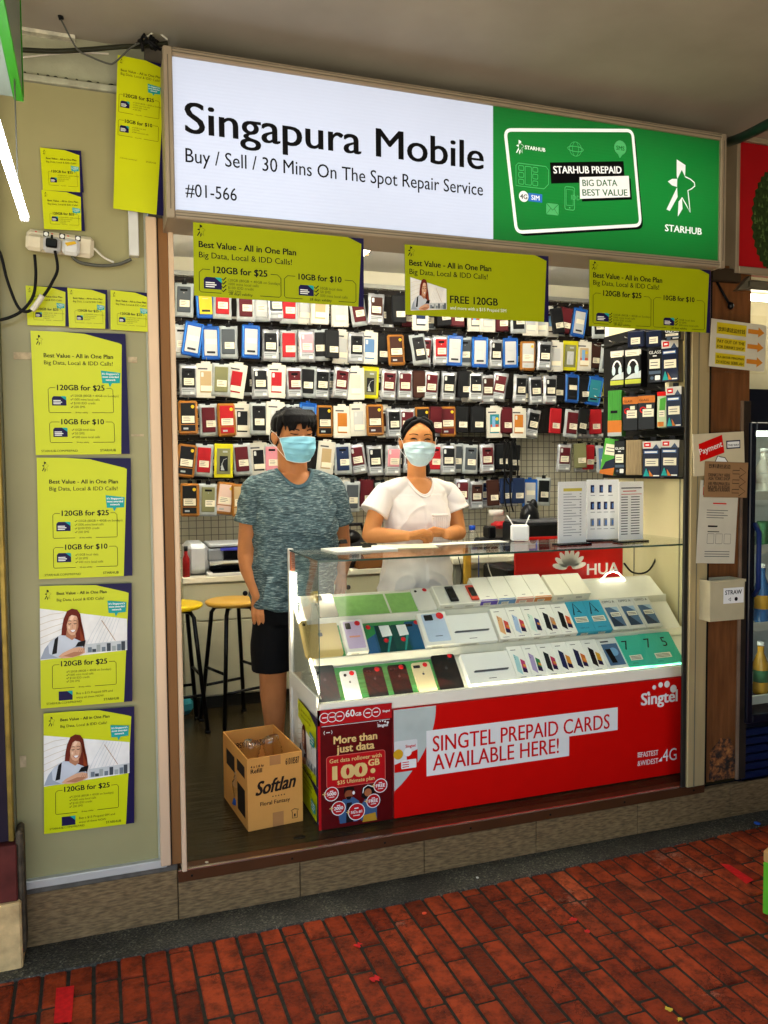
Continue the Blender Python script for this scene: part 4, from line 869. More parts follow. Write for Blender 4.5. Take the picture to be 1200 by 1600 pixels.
for s, dx in ((-1, -.03), (1, .025)): p = MB(); p.tube([(s*.03, .01, .08), (s*.03+dx, .03, .13)], .003, WHT, 6); p.build('aerial', r)
p = MB(); A = at(805, 857, 'y', .69); B = at(968, 915, 'y', .69); p.box(-.33, .33, 0, .012, 0, .30, mat('red sign board', '#c11a14', .35, var=.04)); a = Art(p)
wd = .66; LGW = mat('white emblem', '#e4ddd0', .5)
for i in range(8):
    t = RAD(12+i*22.3); r0, r1 = .02, .105; cx, cy = -.005, .125
    cc = (cx+cos(t)*.06, cy+sin(t)*.06*1.0); q = []
    for j in range(12): s = 2*pi*j/12; q.append((cc[0]+.046*cos(s)*cos(t)-.0155*sin(s)*sin(t), cc[1]+.046*cos(s)*sin(t)+.0155*sin(s)*cos(t)))
    a.poly(q, LGW, 1)
a.text('HUA', .105, .085, LGW, w=.20, h=.085, l=1, bold=.02, res=3)
o = p.build('logo_board', loc=((A.x+B.x)/2, .675, .832), rot=(0, 0, 0)); tag(o, 'red board with a white petal emblem behind the counter', 'sign')
# ================================================================ back wall: wire grid and hanging packs
GY = 2.60; PY = 2.44
gp_ = empty('wire_grid', (1.95, GY, .9), 'wire display grid covering the whole back wall', 'display grid')
mw_ = mat('grey coated wire', '#77736a', .45, .2)
p = MB(); x = .02
while x < 4.1: p.box(x-1.95-.002, x-1.95+.002, -.002, .002, 0, 1.92, mw_); x += .05
z = 0.
while z < 1.93: p.box(.02-1.95, 4.1-1.95, .0022, .006, z-.002, z+.002, mw_); z += .05
p.build('lattice', gp_)
p = MB()
p.box(-1.93, 2.15, -.006, .012, 1.90, 1.93, mat('grid rail', '#9a9a92', .4, .4)); p.box(-1.85, -1.835, -.012, .0, 1.2, 1.9, mat('grid rail', '#9a9a92', .4, .4)); p.build('top_rail', gp_)
mhk = mat('chrome hook', '#8e8e8a', .25, .9); BLKP = mat('black hanger plastic', '#111113', .45)
SILV = mat('silver foil pouch', '#bcbec2', .2, .55, var=.25, sc=30, bump=.9, bsc=45); CLR = mat('milky clear pouch', '#aab0b0', .25, var=.15, sc=20, bump=.4, bsc=50)
STK = mat('cream price sticker', '#e7dfc6', .6, var=.03); STK2 = mat('grey pack print', '#a7abad', .5)
CC = dict(k='#1a1b1d', m='#571c22', r='#a81f26', g='#4b5156', w='#b9bab8', b='#22304f', n='#40261f', o='#7a7a55', p='#d48a94', t='#2d7f8c', y='#c9b52a', O='#b5702a', e='#b59c74', W='#c6c2b5', P='#d9bcae', s='#5a7ea8')
NM = dict(k='black', m='maroon', r='red', g='grey', w='white', b='navy', n='brown', o='olive', p='pink', t='teal', y='yellow', O='orange', e='beige', W='white', P='pale pink', s='blue')
def cm(c): return mat('case '+NM[c], CC[c], .42, var=.08, sc=6)
PW, PH = .123, .230
def casebit(p, c, x0, x1, z0, z1, y0, th=.011, hole=0):
    p.box(x0, x1, y0-th, y0, z0, z1, cm(c), b=.005)
    if hole:
        a = Art(p, (0, y0-th, 0)); h = z1-z0
        if hole == 1: a.rrect(x0+.006, z1-.038, x0+.022, z1-.008, .005, mat('pale inner card', '#c9cac6', .5), 1)
        elif hole == 2: a.rrect(x0+.02, z1-.03, x1-.02, z1-.016, .004, mat('dark cutout', '#08080a', .5), 1); a.circ((x0+x1)/2, z1-.04, .004, mat('chrome dot', '#999999', .3), 1, 8)
PACKM = {}
def pack_meshes(kind, c, var):
    """meshes of one hanging pack; the top of the hanger at z=0"""
    k = (kind, c, var)
    if k in PACKM: return PACKM[k]
    r = random.Random(hash((kind, c, var)) % 999 if False else sum(map(ord, kind+c))*7+var); w2 = PW/2
    body, case, stick = MB(), MB(), MB()
    def hang(col=BLKP): body.box(-.016, .016, -.006, -.002, -.022, .006, col, b=.003)
    sz = -.145; sx_ = r.uniform(-.006, .008)
    if kind == 'S':
        body.add(*pouch(w2*.95, PH, .016, r), SILV, True); hang(); casebit(case, c, -w2*.68, w2*.70, -.165, -.040, -.013, .008, 1 if var % 2 == 0 else 2)
        stick.box(-w2*.5+sx_, w2*.55+sx_, -.0226, -.0216, -.150, -.105, STK); a = Art(stick, (0, -.0226, 0))
        for i in range(3): a.rect(-w2*.42+sx_, -.118-.011*i, w2*(.2+.2*r.random())+sx_, -.115-.011*i, INK, 1)
        stick.box(-w2*.72, w2*.74, -.0196, -.0166, -.212, -.170, STK2); a = Art(stick, (0, -.0196, 0)); a.rect(-w2*.65, -.182, w2*.6, -.178, INK, 1); a.rect(-w2*.65, -.192, w2*.2, -.189, INK, 1); a.rect(w2*.2, -.207, w2*.6, -.195, WHT, 1)
    elif kind == 'B':
        cb = mat('blue blister', '#1a4f9e', .3, coat=.3); body.box(-w2, w2, -.014, 0, -PH, -.008, cb, b=.006); hang(cb); casebit(case, c, -w2*.70, w2*.70, -.205, -.035, -.0135, .006)
        a = Art(case, (0, -.0195, 0)); a.rrect(-w2*.45, -.19, w2*.45, -.176, .004, mat('dark slot', '#2a2a2c', .4), 1); a.rect(-w2*.3, -.105, w2*.3, -.102, STK2, 1)
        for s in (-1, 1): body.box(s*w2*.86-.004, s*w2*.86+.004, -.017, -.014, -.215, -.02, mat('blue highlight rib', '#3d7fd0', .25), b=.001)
        if c in 'kw' and var % 2: stick.box(-w2*.5, w2*.6, -.0206, -.0198, -.13, -.095, STK)
    elif kind == 'O':
        co = mat('amber box frame', '#9a6428', .3, coat=.3, var=.15); body.box(-w2, w2, -.024, 0, -PH, -.010, co, b=.012); hang(); casebit(case, c, -w2*.74, w2*.74, -.208, -.026, -.0225, .005)
        stick.box(-w2*.62, w2*.66, -.0284, -.0276, -.155, -.110, STK); a = Art(stick, (0, -.0284, 0))
        for i in range(3): a.rect(-w2*.5, -.120-.011*i, w2*(.1+.3*r.random()), -.117-.011*i, INK, 1)
        a = Art(case, (0, -.0276, 0)); a.circ(w2*.5, -.05, .011, mat('yellow round sticker', '#d6b32c', .5), 1); a.rect(-w2*.5, -.198, w2*.0, -.186, STK2, 1); a.rect(-w2*.74, -.168, w2*.74, -.162, co, 1)
    elif kind == 'Y':
        cy_ = mat('yellow pack card', '#c4bd1c', .4); body.box(-w2, w2, -.010, 0, -PH, -.004, cy_, b=.005); hang(); casebit(case, 'W' if var % 2 else 'o', -w2*.72, w2*.72, -.205, -.035, -.0095, .005)
        casebit(case, c, -w2*.42, w2*.44, -.185, -.085, -.0142, .004); a = Art(case, (0, -.0184, 0)); a.loop([(-w2*.3, -.16), (0, -.11), (w2*.35, -.10)], .003, STK2, 1, False); a.poly([(-w2*.3, -.18), (w2*.1, -.18), (-w2*.2, -.13)], STK2, 1); stick.box(-w2*.1, w2*.4, -.0156, -.0148, -.062, -.050, STK2)
    elif kind == 'W':
        cw = mat('white box card', '#cdc9bc', .4); body.box(-w2, w2, -.018, 0, -PH, -.006, cw, b=.003); body.box(-.03, .03, -.012, -.004, -.010, .008, cw, b=.002); casebit(case, c, -w2*.56, w2*.58, -.195, -.055, -.0175, .003, 1 if var % 2 == 0 else 0)
        a = Art(body, (0, -.018, 0)); a.rect(-w2*.8, -.045, w2*.2, -.035, INK, 1); stick.box(-w2*.5, w2*.7, -.0226, -.0206, -.185, -.150, STK)
        if var == 3:
            a = Art(case, (0, -.0206, 0)); a.rect(-w2*.5, -.185, w2*.5, -.13, mat('printed coral', '#c2553a', .4), 1); a.rect(-w2*.3, -.16, w2*.1, -.07, mat('printed sky blue', '#7aa9d4', .3), 2); a.circ(w2*.3, -.09, .012, mat('yellow round sticker', '#d6b32c', .5), 2)
    elif kind == 'P':
        body.box(-w2*.86, w2*.84, -.016, 0, -.205, -.012, cm(c), b=.006); hang(); stick.box(-w2*.35+sx_, w2*.66+sx_, -.0176, -.0164, -.165, -.125, STK); a = Art(stick, (0, -.0176, 0))
        for i in range(3): a.rect(-w2*.25+sx_, -.135-.010*i, w2*(.1+.3*r.random())+sx_, -.132-.010*i, INK, 1)
        if c in 'mn': a = Art(body, (0, -.016, 0)); a.loop(a.rrpts(-w2*.78, -.198, w2*.76, -.02, .006, 3), .003, mat('case seam', '#2a1210', .6), 1)
    elif kind == 'C':
        body.add(*pouch(w2*.98, PH, .012, r), CLR, True); hang(); casebit(case, c, -w2*.72, w2*.70, -.200, -.035, -.011, .008, 2 if var % 2 else 0); stick.box(-w2*.4+sx_, w2*.62+sx_, -.0208, -.0196, -.165, -.122, STK); a = Art(stick, (0, -.0208, 0))
        for i in range(3): a.rect(-w2*.3+sx_, -.133-.010*i, w2*(.1+.3*r.random())+sx_, -.130-.010*i, INK, 1)
    out = []
    for nm, q in (('pack', body), ('phone_case', case), ('price_sticker', stick)):
        if q.v:
            o = q.build(nm); me = o.data; bpy.data.objects.remove(o); out.append((nm, me))
    PACKM[k] = out
    return out
def pouch(w2, h, t, r):
    """soft pouch: flat crimped rim, bulging middle"""
    nx, nz = 8, 12; vs = []; fs = []
    for side in (0, 1):
        for j in range(nz+1):
            for i in range(nx+1):
                u = i/nx*2-1; v = j/nz
                d = min(1-abs(u), min(v, 1-v)*2*1.6)*3.5; d = max(0, min(1, d))**.7
                y = -t*d*(1 if side == 0 else 0)-.001*(1-side)+r.uniform(-.0012, .0012)*(1 if side == 0 else 0)
                vs.append((u*w2*(1+.03*math.sin(v*9)), y, -.012-(h-.012)*v))
    n = (nx+1)*(nz+1)
    for s in (0, 1):
        for j in range(nz):
            for i in range(nx):
                a = s*n+j*(nx+1)+i; q = (a, a+nx+1, a+nx+2, a+1); fs.append(q if s == 0 else q[::-1])
    rim = [i for i in range(nx+1)]+[j*(nx+1)+nx for j in range(1, nz+1)]+[nz*(nx+1)+i for i in range(nx-1, -1, -1)]+[j*(nx+1) for j in range(nz-1, 0, -1)]
    for a, b in zip(rim, rim[1:]+rim[:1]): fs.append((a, b, b+n, a+n))
    return vs, fs
KA = dict(S='silver pouched', B='blue packed', O='amber framed', Y='yellow packed', W='white boxed', P='bare', C='clear pouched')
KN = dict(S='in a silver foil pouch', B='in a blue blister pack', O='in an amber framed box', Y='in a yellow pack', W='in a white box', P='hanging bare', C='in a clear pouch')
ROWS = [
 (443, 'top row', '292Cg 322By 350Cr 385Cm 410Cw 430Sg 453Cr 478Ww 502We 530Ww 555Cm 587Sn 622Pk 655Wb 690Pk 715Pm 740Wg 760Ww 782Pm 805Ck 826Ww 846Ww 868Pk 887Pm 909Bw 930Ck 948Ck 965Yw 982Cr'),
 (505, 'second row', '285Cw 306Bw 330Bw 359Cg 393Bw 425Sk 453Cr 478Sp 500Ck 517Pk 536Ww 556Sk 578Ws 600Pk 618On 650Ck 666Sm 688Sr 711Bw 727Cg 748Bw 774Sk 796Bw 823OW 848Sk 868WW 892Yw 912We 930Pn 948Cg 966Bt'),
 (565, 'third row', '295Sk 322We 346Co 373Wr 407Sk 433Wr 458Sm 483Ck 506Sk 535Sm 556WP 581Yk 609Sm 635Sm 656Pn 675Sm 703Sk 726Pk 742Sk 763Sn 785Sm 813Sk 838Sk 856Sk 873Pk 895Bk 914Pk 930Bt 950Yk'),
 (627, 'fourth row', '292Ok 324Cm 352Or 378Wk 402Ck 428Ww 456Cg 480Bs 506Ok 534WO 558Ww 583On 614Sk 636Sm 660Ok 680Pm 701Om 722Pk 744Pk 770Wt 788Pm 807WO 838Sk 868Pr 893Cm 910Pk 931Pr 948Ck'),
 (690, 'fifth row', '292Ok 319Cr 347Yk 374Cm 402Wk 423Cp 450Ck 508We 531Cb 554Sm 584Sk 612Sp 640Sm 681Cr 698Sk 714Cg 735Cg 757Sm 783Pk 803Pk 880Sm 903Po 921Pr 941Cs'),
 (752, 'sixth row', '293Ok 322Co 352OP 372Oe 398Ck 532Ww 547Cg 572Pm 597Cm 722Sm 746Sn 768Pn 788Pb 806Pb 830Bw 851Ck'),
]
hookmb = MB(); nh = 0; ORD = ['first', 'second', 'third', 'fourth', 'fifth', 'sixth', 'seventh', 'eighth', 'ninth', 'tenth']
rr = random.Random(11); used = {}
for (ytop, rname, spec) in ROWS:
    zt = at(330, ytop, 'y', PY).z; items = spec.split(); cnt = {}
    tot = {}
    for it in items: k = it[-2:]; tot[k] = tot.get(k, 0)+1
    prev = None
    for n, it in enumerate(items):
        px, kd, c = int(it[:-2]), it[-2], it[-1]; X = at(px, 600, 'y', PY).x; var = rr.randrange(4)
        k = kd+c; cnt[k] = cnt.get(k, 0)+1
        def nm_(t): return NM[t[-1]]+' one'
        d1 = KN[kd]; lab = '%s case %s, %s' % (NM[c], d1, rname)
        if tot[k] > 1:
            nb_ = items[n-1] if n else None
            l2 = lab+', right of %s %s case' % (KA[nb_[-2]], NM[nb_[-1]]) if nb_ and nb_[-2:] != k else lab
            if l2 in used or l2 == lab: l2 = lab+', %s such case from the left' % ORD[cnt[k]-1]
            lab = l2
        used[lab] = 1; prev = it
        ms = pack_meshes(kd, c, var); dz = rr.uniform(-.012, .010)
        r = bpy.data.objects.new('phone_case_pack', ms[0][1]); COL.objects.link(r); tag(r, lab, 'phone case', 'phone cases hanging on the wire grid')
        yy = PY+rr.uniform(-.035, .03); r.location = (X, yy, zt+dz); r.rotation_euler = (RAD(rr.uniform(-2, 5)), RAD(rr.uniform(-3, 3) if rr.random() < .78 else rr.uniform(-11, 11)), RAD(rr.uniform(-14, 6)))
        for (q, me) in ms[1:]: ch = bpy.data.objects.new(q, me); COL.objects.link(ch); ch.parent = r
        hk = MB() if nh < 100 else hookmb
        hk.tube([(X-1.95, .0, zt+.006-.9), (X-1.95, yy-GY-.03, zt+.006-.9), (X-1.95, yy-GY-.045, zt+.018-.9)], .0028, mhk, 5); nh += 1
        if hk is not hookmb: hk.build('hook', gp_)
o = hookmb.build('hook', gp_); o['kind'] = 'stuff'
for (ytop, rname, spec) in ROWS:
    zt = at(330, ytop, 'y', PY).z; xe = at(812 if ytop > 650 else 960, 600, 'y', PY).x
    q = MB(); q.box(.05-1.95, xe-1.95, -.105, -.085, zt-.9+.012, zt-.9+.045, mat('dark brown rail', '#1d1712', .6, var=.3, sc=8)); q.box(.05-1.95, xe-1.95, -.095, -.04, zt-.9-.19, zt-.9+.008, mat('shaded pack backs', '#23201d', .7, var=.5, sc=40, stretch=(8, 1, .4))) if ytop < 700 else None; q.build('rail', gp_)  # added dark strips and sheets carry the shade between and behind stacked packs

# second packs tucked behind the front ones
rear = 0
for (ytop, rname, spec) in ROWS:
    zt = at(330, ytop, 'y', PY).z; items = spec.split(); sd_ = {}
    for n, it in enumerate(items[:-1]):
        if rear >= 108 or (n*7+len(spec)) % 5 in (1, 3): continue
        px = (int(it[:-2])+int(items[n+1][:-2]))/2+rr.uniform(-4, 4)
        if int(items[n+1][:-2])-int(it[:-2]) > 60: continue
        kd, c = rr.choice('SSSCPCW'), rr.choice('kkmgnwkb'); nb_, n2 = items[n], items[n+1]
        lab = '%s case in %s, %s, behind %s and %s' % (NM[c], dict(S='silver pouch', C='clear pouch', P='hanging bare', W='white box')[kd], rname, KA[nb_[-2]]+' '+NM[nb_[-1]], KA[n2[-2]]+' '+NM[n2[-1]])
        lab = lab.replace('case in hanging bare', 'bare case')
        if lab in used: continue
        used[lab] = 1; rear += 1; ms = pack_meshes(kd, c, rr.randrange(4))
        r = bpy.data.objects.new('phone_case_pack', ms[0][1]); COL.objects.link(r); tag(r, lab, 'phone case', 'phone cases hanging on the wire grid')
        r.location = (at(px, 600, 'y', PY+.06).x, PY+.075+rr.uniform(-.01, .02), zt+rr.uniform(-.008, .008)); r.rotation_euler = (0, RAD(rr.uniform(-3, 3)), RAD(rr.uniform(-12, 8)))
        for (q, me) in ms[1:]: ch = bpy.data.objects.new(q, me); COL.objects.link(ch); ch.parent = r
# big packs on the right hand display board
db = empty('display_rails', (2.58, .7, 1.4), 'dark rails on the cream partition carrying the large packs', 'display rails')
NVY = mat('deep navy pack', '#111a33', .35, coat=.2); GLB = mat('black glass pack', '#101012', .35, coat=.2); GRNP = mat('green pack', '#4fa03a', .4); ORG = mat('orange pack', '#c4702a', .4)
def bigpack(pl, pr_, pt, pb, Y, kind, lab, rz=0, tiltz=0):
    C_ = at((pl+pr_)/2, pb, 'x', 2.49-.05*((pl % 3)/3)); Y = C_.y; T = at((pl+pr_)/2, pt, 'y', Y); dpt = (C_-CAM).dot(FWD); wd = (pr_-pl)*dpt/F*.97; h = T.z-C_.z; d = .09; A = B = C_; rz = rz-50
    m = {'navy': NVY, 'glass': GLB, 'head': GLB, 'oglass': GLB, 'edge': mat('tan pack edges', '#9a8562', .5, var=.4, sc=60, stretch=(12, 1, .2)), 'gedge': mat('green pack edges', '#3f8a34', .4, var=.35, sc=50, stretch=(12, 1, .2)), 'green': mat('pale green pack', '#b9c9a2', .4), 'tilt': GRNP, 'dark': NVY}[kind]
    p = MB(); p.box(-wd/2, wd/2, -d, 0, 0, h, m, b=.003); a = Art(p, (0, -d, 0), k=1)
    def sticker(u, v, w_, h_):
        a.rect(u, v, u+w_, v+h_, STK, 4)
        for i in range(2): a.rect(u+w_*.1, v+h_*(.3+.3*i), u+w_*.8, v+h_*(.38+.3*i), INK, 5)
    if kind == 'navy':
        a.rect(-wd/2, h*.80, wd/2, h, mat('pack header', '#c9c6bd', .4), 1); a.rect(-wd*.42, h*.84, -wd*.05, h*.96, RED, 2); a.rect(-wd*.34, h*.88, -wd*.14, h*.92, WHT, 3); a.poly([(wd*.05, h*.80), (wd*.42, h*.80), (wd*.25, h*.92)], mat('slate print', '#3b4a66', .4), 2)
        a.rect(-wd*.42, h*.66, wd*.35, h*.74, mat('pack blue', '#4a6aa0', .4), 1); a.rect(-wd*.38, h*.68, wd*.30, h*.72, WHT, 2); sticker(-wd*.35, h*.32, wd*.72, h*.20); a.poly([(-wd*.45, h*.04), (-wd*.1, h*.04), (-wd*.3, h*.26)], TEAL, 1); a.poly([(-wd*.1, h*.04), (wd*.1, h*.04), (-wd*.15, h*.22)], ORG, 1); a.rect(wd*.1, h*.04, wd*.42, h*.07, WHT, 1)
    elif kind == 'glass':
        a.text('GLASS', -wd*.42, h*.74, WHT, w=wd*.84, l=1, bold=.02); a.rect(-wd*.15, h*.67, wd*.12, h*.70, WHT, 1); sticker(-wd*.38, h*.36, wd*.74, h*.24); a.rect(-wd*.42, h*.22, wd*.42, h*.30, mat('pack steel', '#4a5a6c', .4), 1); a.rrect(wd*.02, h*.06, wd*.38, h*.18, .004, WHT, 2); a.circ(-wd*.2, h*.12, wd*.12, mat('pack steel', '#4a5a6c', .4), 1)
    elif kind == 'oglass':
        a.rect(-wd/2, h*.76, wd/2, h*.96, ORG, 1); a.text('GLASS', -wd*.42, h*.81, BLK, w=wd*.55, l=2, bold=.01); a.ring(-wd*.2, h*.56, wd*.16, .006, RED, 2); sticker(-wd*.22, h*.36, wd*.66, h*.22); a.rect(0, h*.6, wd*.3, h*.7, STK, 4)
    elif kind == 'head':
        a.rect(-wd/2, h*.86, wd/2, h, mat('pack header', '#c9c6bd', .4), 1); sticker(-wd*.45, h*.83, wd*.85, h*.14); a.rect(-wd/2, h*.08, wd/2, h*.2, mat('yellow green stripe', '#a9b03a', .4), 1); wt = mat('pale headphone print', '#bcd3d6', .4)
        a.loop([(wd*.30*cos(RAD(t)), h*.50+h*.22*sin(RAD(t))) for t in range(10, 171, 16)], .008, WHT, 2, False)
        for s in (-1, 1): a.circ(s*wd*.24, h*.46, wd*.13, wt, 3, 14, h*.12)
        a.poly([(-wd*.5, h*.22), (wd*.5, h*.22), (wd*.5, h*.42), (-wd*.1, h*.34)], mat('pale print', '#b9c2c2', .4), 1)
    elif kind == 'tilt':
        sticker(-wd*.35, h*.55, wd*.8, h*.3); a.poly([(-wd/2, h*.0), (wd/2, h*.0), (wd/2, h*.5), (-wd*.2, h*.35)], NVY, 1); a.poly([(-wd/2, 0), (wd/2, 0), (wd/2, h*.22), (-wd/2, h*.1)], ORG, 2)
    elif kind == 'green':
        a.rect(-wd*.5, h*.88, wd*.5, h, RED, 1); a.poly([(-wd*.3, h*.3), (wd*.3, h*.35), (wd*.4, h*.85), (-wd*.2, h*.8)], GRNP, 1); sticker(-wd*.3, h*.30, wd*.6, h*.18); a.rect(-wd*.45, h*.03, wd*.2, h*.16, ORG, 1)
    elif kind == 'dark': sticker(-wd*.3, h*.2, wd*.55, h*.4)
    elif kind == 'gedge': a.rect(-wd/2, h*.08, wd/2, h*.34, ORG, 1); a.rect(-wd*.3, h*.5, wd*.2, h*.56, BLK, 1); a.rect(-wd/2, 0, wd/2, h*.08, STK2, 1)
    body = p.build('pack_box', loc=(C_.x, Y, C_.z), rot=(0, RAD(tiltz), RAD(rz))); tag(body, lab, 'accessory box', 'large packs on the right hand display board')
    c = MB(); c.box(-.014, .014, -d*.6, -d*.6+.003, h, h+.022, BLKP, b=.003); c.build('hanger', body)
Y1 = .88
for (q, kd, lab, rz, tz) in [
 ((987, 1013, 521, 546), 'dark', 'navy box peeking out under the right hand banner', 0, 0), ((1016, 1040, 520, 545), 'dark', 'second navy box under the right hand banner, with a sticker', 0, 0), ((1043, 1069, 519, 534), 'glass', 'black box cut off by the right hand banner, near the door edge', 0, 0),
 ((963, 985, 551, 608), 'head', 'black headphone box with a pale picture, left of two', -8, 0), ((986, 1012, 549, 606), 'head', 'black headphone box with a pale picture, right of two', -8, 0), ((1020, 1042, 540, 600), 'glass', 'tall black box reading GLASS, right of the headphone boxes', -4, 0), ((1042, 1068, 534, 598), 'navy', 'navy film box in the upper row next to the door edge', -4, -1),
 ((956, 978, 612, 682), 'gedge', 'stack of green and orange pack edges beside the black boxes', 0, 0), ((979, 1003, 620, 674), 'oglass', 'black box with an orange GLASS band, left of two', 0, 0), ((1003, 1029, 618, 672), 'oglass', 'black box with an orange GLASS band, right of two', 0, 0), ((1034, 1049, 614, 669), 'green', 'pale green box with a red top beside a navy box', -3, 0), ((1049, 1073, 606, 669), 'navy', 'navy film box in the middle row next to the door edge', -4, -1),
 ((943, 965, 686, 741), 'tilt', 'green topped box tilted at the left end of the lowest row', 0, 9), ((966, 983, 689, 742), 'glass', 'slim black box reading GLASS in the lowest row', 0, 0), ((984, 1009, 688, 742), 'edge', 'stack of tan pack edges in the lowest row', 0, 0), ((1010, 1038, 690, 746), 'navy', 'navy film box in the lowest row beside the tan pack edges', 0, 0), ((1039, 1067, 688, 745), 'navy', 'navy film box in the lowest row next to the door edge', -3, 1)]:
    bigpack(*q, Y1, kd, lab, rz, tz)
zb_, zt_ = at(1030, 748, 'x', 2.59).z, at(1030, 505, 'x', 2.59).z; q = MB(); q.box(.006, .0185, -.34, .39, zb_-1.4, zt_-1.4, mat('black peg board', '#161513', .6, var=.3, sc=20)); q.build('backing_board', db)
for zz in (521, 610, 684):
    z_ = at(1030, zz, 'x', 2.5).z; p = MB(); p.box(-.012, .018, -.33, .38, z_-1.4+.012, z_-1.4+.024, mat('dark display rail', '#25241f', .4, .4)); p.build('rail', db)
    for k in range(5): q = MB(); yy = -.28+.14*k; q.tube([(.0, yy, z_-1.4+.006), (-.11, yy, z_-1.4+.006), (-.13, yy, z_-1.4+.014)], .0028, mhk, 5); q.build('hook', db)
# ================================================================ people
import numpy as np
class Blob:
    """closed shapes fused into one skin by a voxel remesh"""
    def __init__(s): s.mb = MB()
    def ball(s, c, r, n=18, k=12): s.mb.ell(c, r if isinstance(r, tuple) else (r, r, r), None, n, k); return s
    def chain(s, pts):
        for (p, r) in pts: s.ball(p, r)
        for (p, r), (q, t) in zip(pts, pts[1:]): s.mb.tube([p, q], [r, t], None, 18)
        return s
    def loft(s, rings, n=28, e=2.4):
        vs = []; fs = []
        for (c, rx, ry) in rings:
            c = Vector(c)
            for k in range(n):
                t = 2*pi*k/n; a, b = cos(t), sin(t)
                vs.append(c+Vector((rx*abs(a)**(2/e)*(1 if a > 0 else -1), ry*abs(b)**(2/e)*(1 if b > 0 else -1), 0)))
        for i in range(len(rings)-1):
            for k in range(n): fs.append((i*n+k, i*n+(k+1) % n, (i+1)*n+(k+1) % n, (i+1)*n+k))
        fs += [tuple(range(n))[::-1], tuple(range((len(rings)-1)*n, len(rings)*n))]
        s.mb.add(vs, fs, None); return s
    def sleeve(s, p, q, r0, r1, n=24):
        """flat ended tapered tube"""
        s.mb.tube([p, Vector(p).lerp(Vector(q), .5), q], [r0, (r0+r1)/2, r1], None, n); return s
    def skin(s, name, m, vox, base, smooth=3, parent=None, disp=None, cut=None, rim=None):
        me = bpy.data.meshes.new(name); me.from_pydata(s.mb.v, [], s.mb.f); o = bpy.data.objects.new(name, me); COL.objects.link(o)
        r = o.modifiers.new('r', 'REMESH'); r.mode = 'VOXEL'; r.voxel_size = vox
        if smooth: q = o.modifiers.new('s', 'SMOOTH'); q.factor = .5; q.iterations = smooth
        bpy.context.view_layer.update(); dg = bpy.context.evaluated_depsgraph_get(); ev = o.evaluated_get(dg)
        nm = bpy.data.meshes.new_from_object(ev); o.modifiers.clear(); bpy.data.objects.remove(o)
        if rim:
            from mathutils.bvhtree import BVHTree
            tr = BVHTree.FromPolygons([v.co.copy() for v in nm.vertices], [tuple(p.vertices) for p in nm.polygons]); c_, rx, ry = rim; zs = []
            for k in range(40):
                t = 2*pi*k/40; h_ = tr.ray_cast(c_+V3(rx*cos(t), ry*sin(t), .3), V3(0, 0, -1)); zs.append(h_[0].z if h_[0] is not None else c_.z)
            zs = [sum(zs[(k+j) % 40] for j in (-2, -1, 0, 1, 2))/5 for k in range(40)]
            s.rim = [V3(c_.x+rx*cos(2*pi*k/40), c_.y+ry*sin(2*pi*k/40), zs[k % 40]) for k in range(41)]
        if cut:
            import bmesh
            b = bmesh.new(); b.from_mesh(nm); bmesh.ops.delete(b, geom=[f for f in b.faces if cut(f.calc_center_median())], context='FACES'); b.to_mesh(nm); b.free()
        if disp:
            nn = [v.normal.copy() for v in nm.vertices]
            for v, k in zip(nm.vertices, nn): v.co = v.co+k*disp(v.co, k)
        bb = Vector(base)
        for v in nm.vertices: v.co -= bb
        nm.polygons.foreach_set('use_smooth', [True]*len(nm.polygons)); nm.materials.clear(); nm.materials.append(m); nm.update(); nm.name = name
        o = bpy.data.objects.new(name, nm); COL.objects.link(o)
        if parent: o.parent = parent
        else: o.location = bb
        return o
def V3(*a): return Vector(a)
def hand(b, Wp, d, n, t, curl=.35, s=1.0, splay=.05, cf=None, thumb=(.55, .3)):
    """wrist, finger direction, palm side, thumb side"""
    d, n, t = d.normalized(), n.normalized(), t.normalized(); Wp = Vector(Wp); K = []
    for i in range(4):
        kn = Wp+d*(.088-.004*abs(i-1))*s+t*(.031-.0205*i)*s+n*(-.004 if i in (1, 2) else .0)*s; K.append(kn)
        b.chain([(Wp+d*.012*s+t*(.016-.011*i)*s, .0155*s), (kn, .0118*s)])
    LN = [.95, 1.06, 1.0, .80]
    for i in range(4):
        c = cf[i] if cf else curl; p = K[i]; di = (d+t*(splay*(1.5-i))).normalized(); pts = [(p, .0108*s)]
        ang = 0
        for j, (L, r) in enumerate([(.042, .0095), (.026, .0088), (.021, .0074)]):
            ang += c*(.75, 1.1, .8)[j]; dd = di*cos(ang)+n*sin(ang); p = p+dd*L*LN[i]*s; pts.append((p, r*s))
        b.chain(pts)
    p0 = Wp+d*.022*s+t*.024*s+n*.008*s; p1 = p0+(d*.7+t*thumb[0]+n*thumb[1]).normalized()*.042*s; p2 = p1+(d*.95+t*thumb[0]*.4+n*thumb[1]).normalized()*.031*s; p3 = p2+(d*1+t*.0+n*thumb[1]*1.1).normalized()*.024*s
    b.chain([(p0, .0165*s), (p1, .0125*s), (p2, .0105*s), (p3, .0085*s)])
def nz(p, s): return noise.noise(Vector(p)*s)

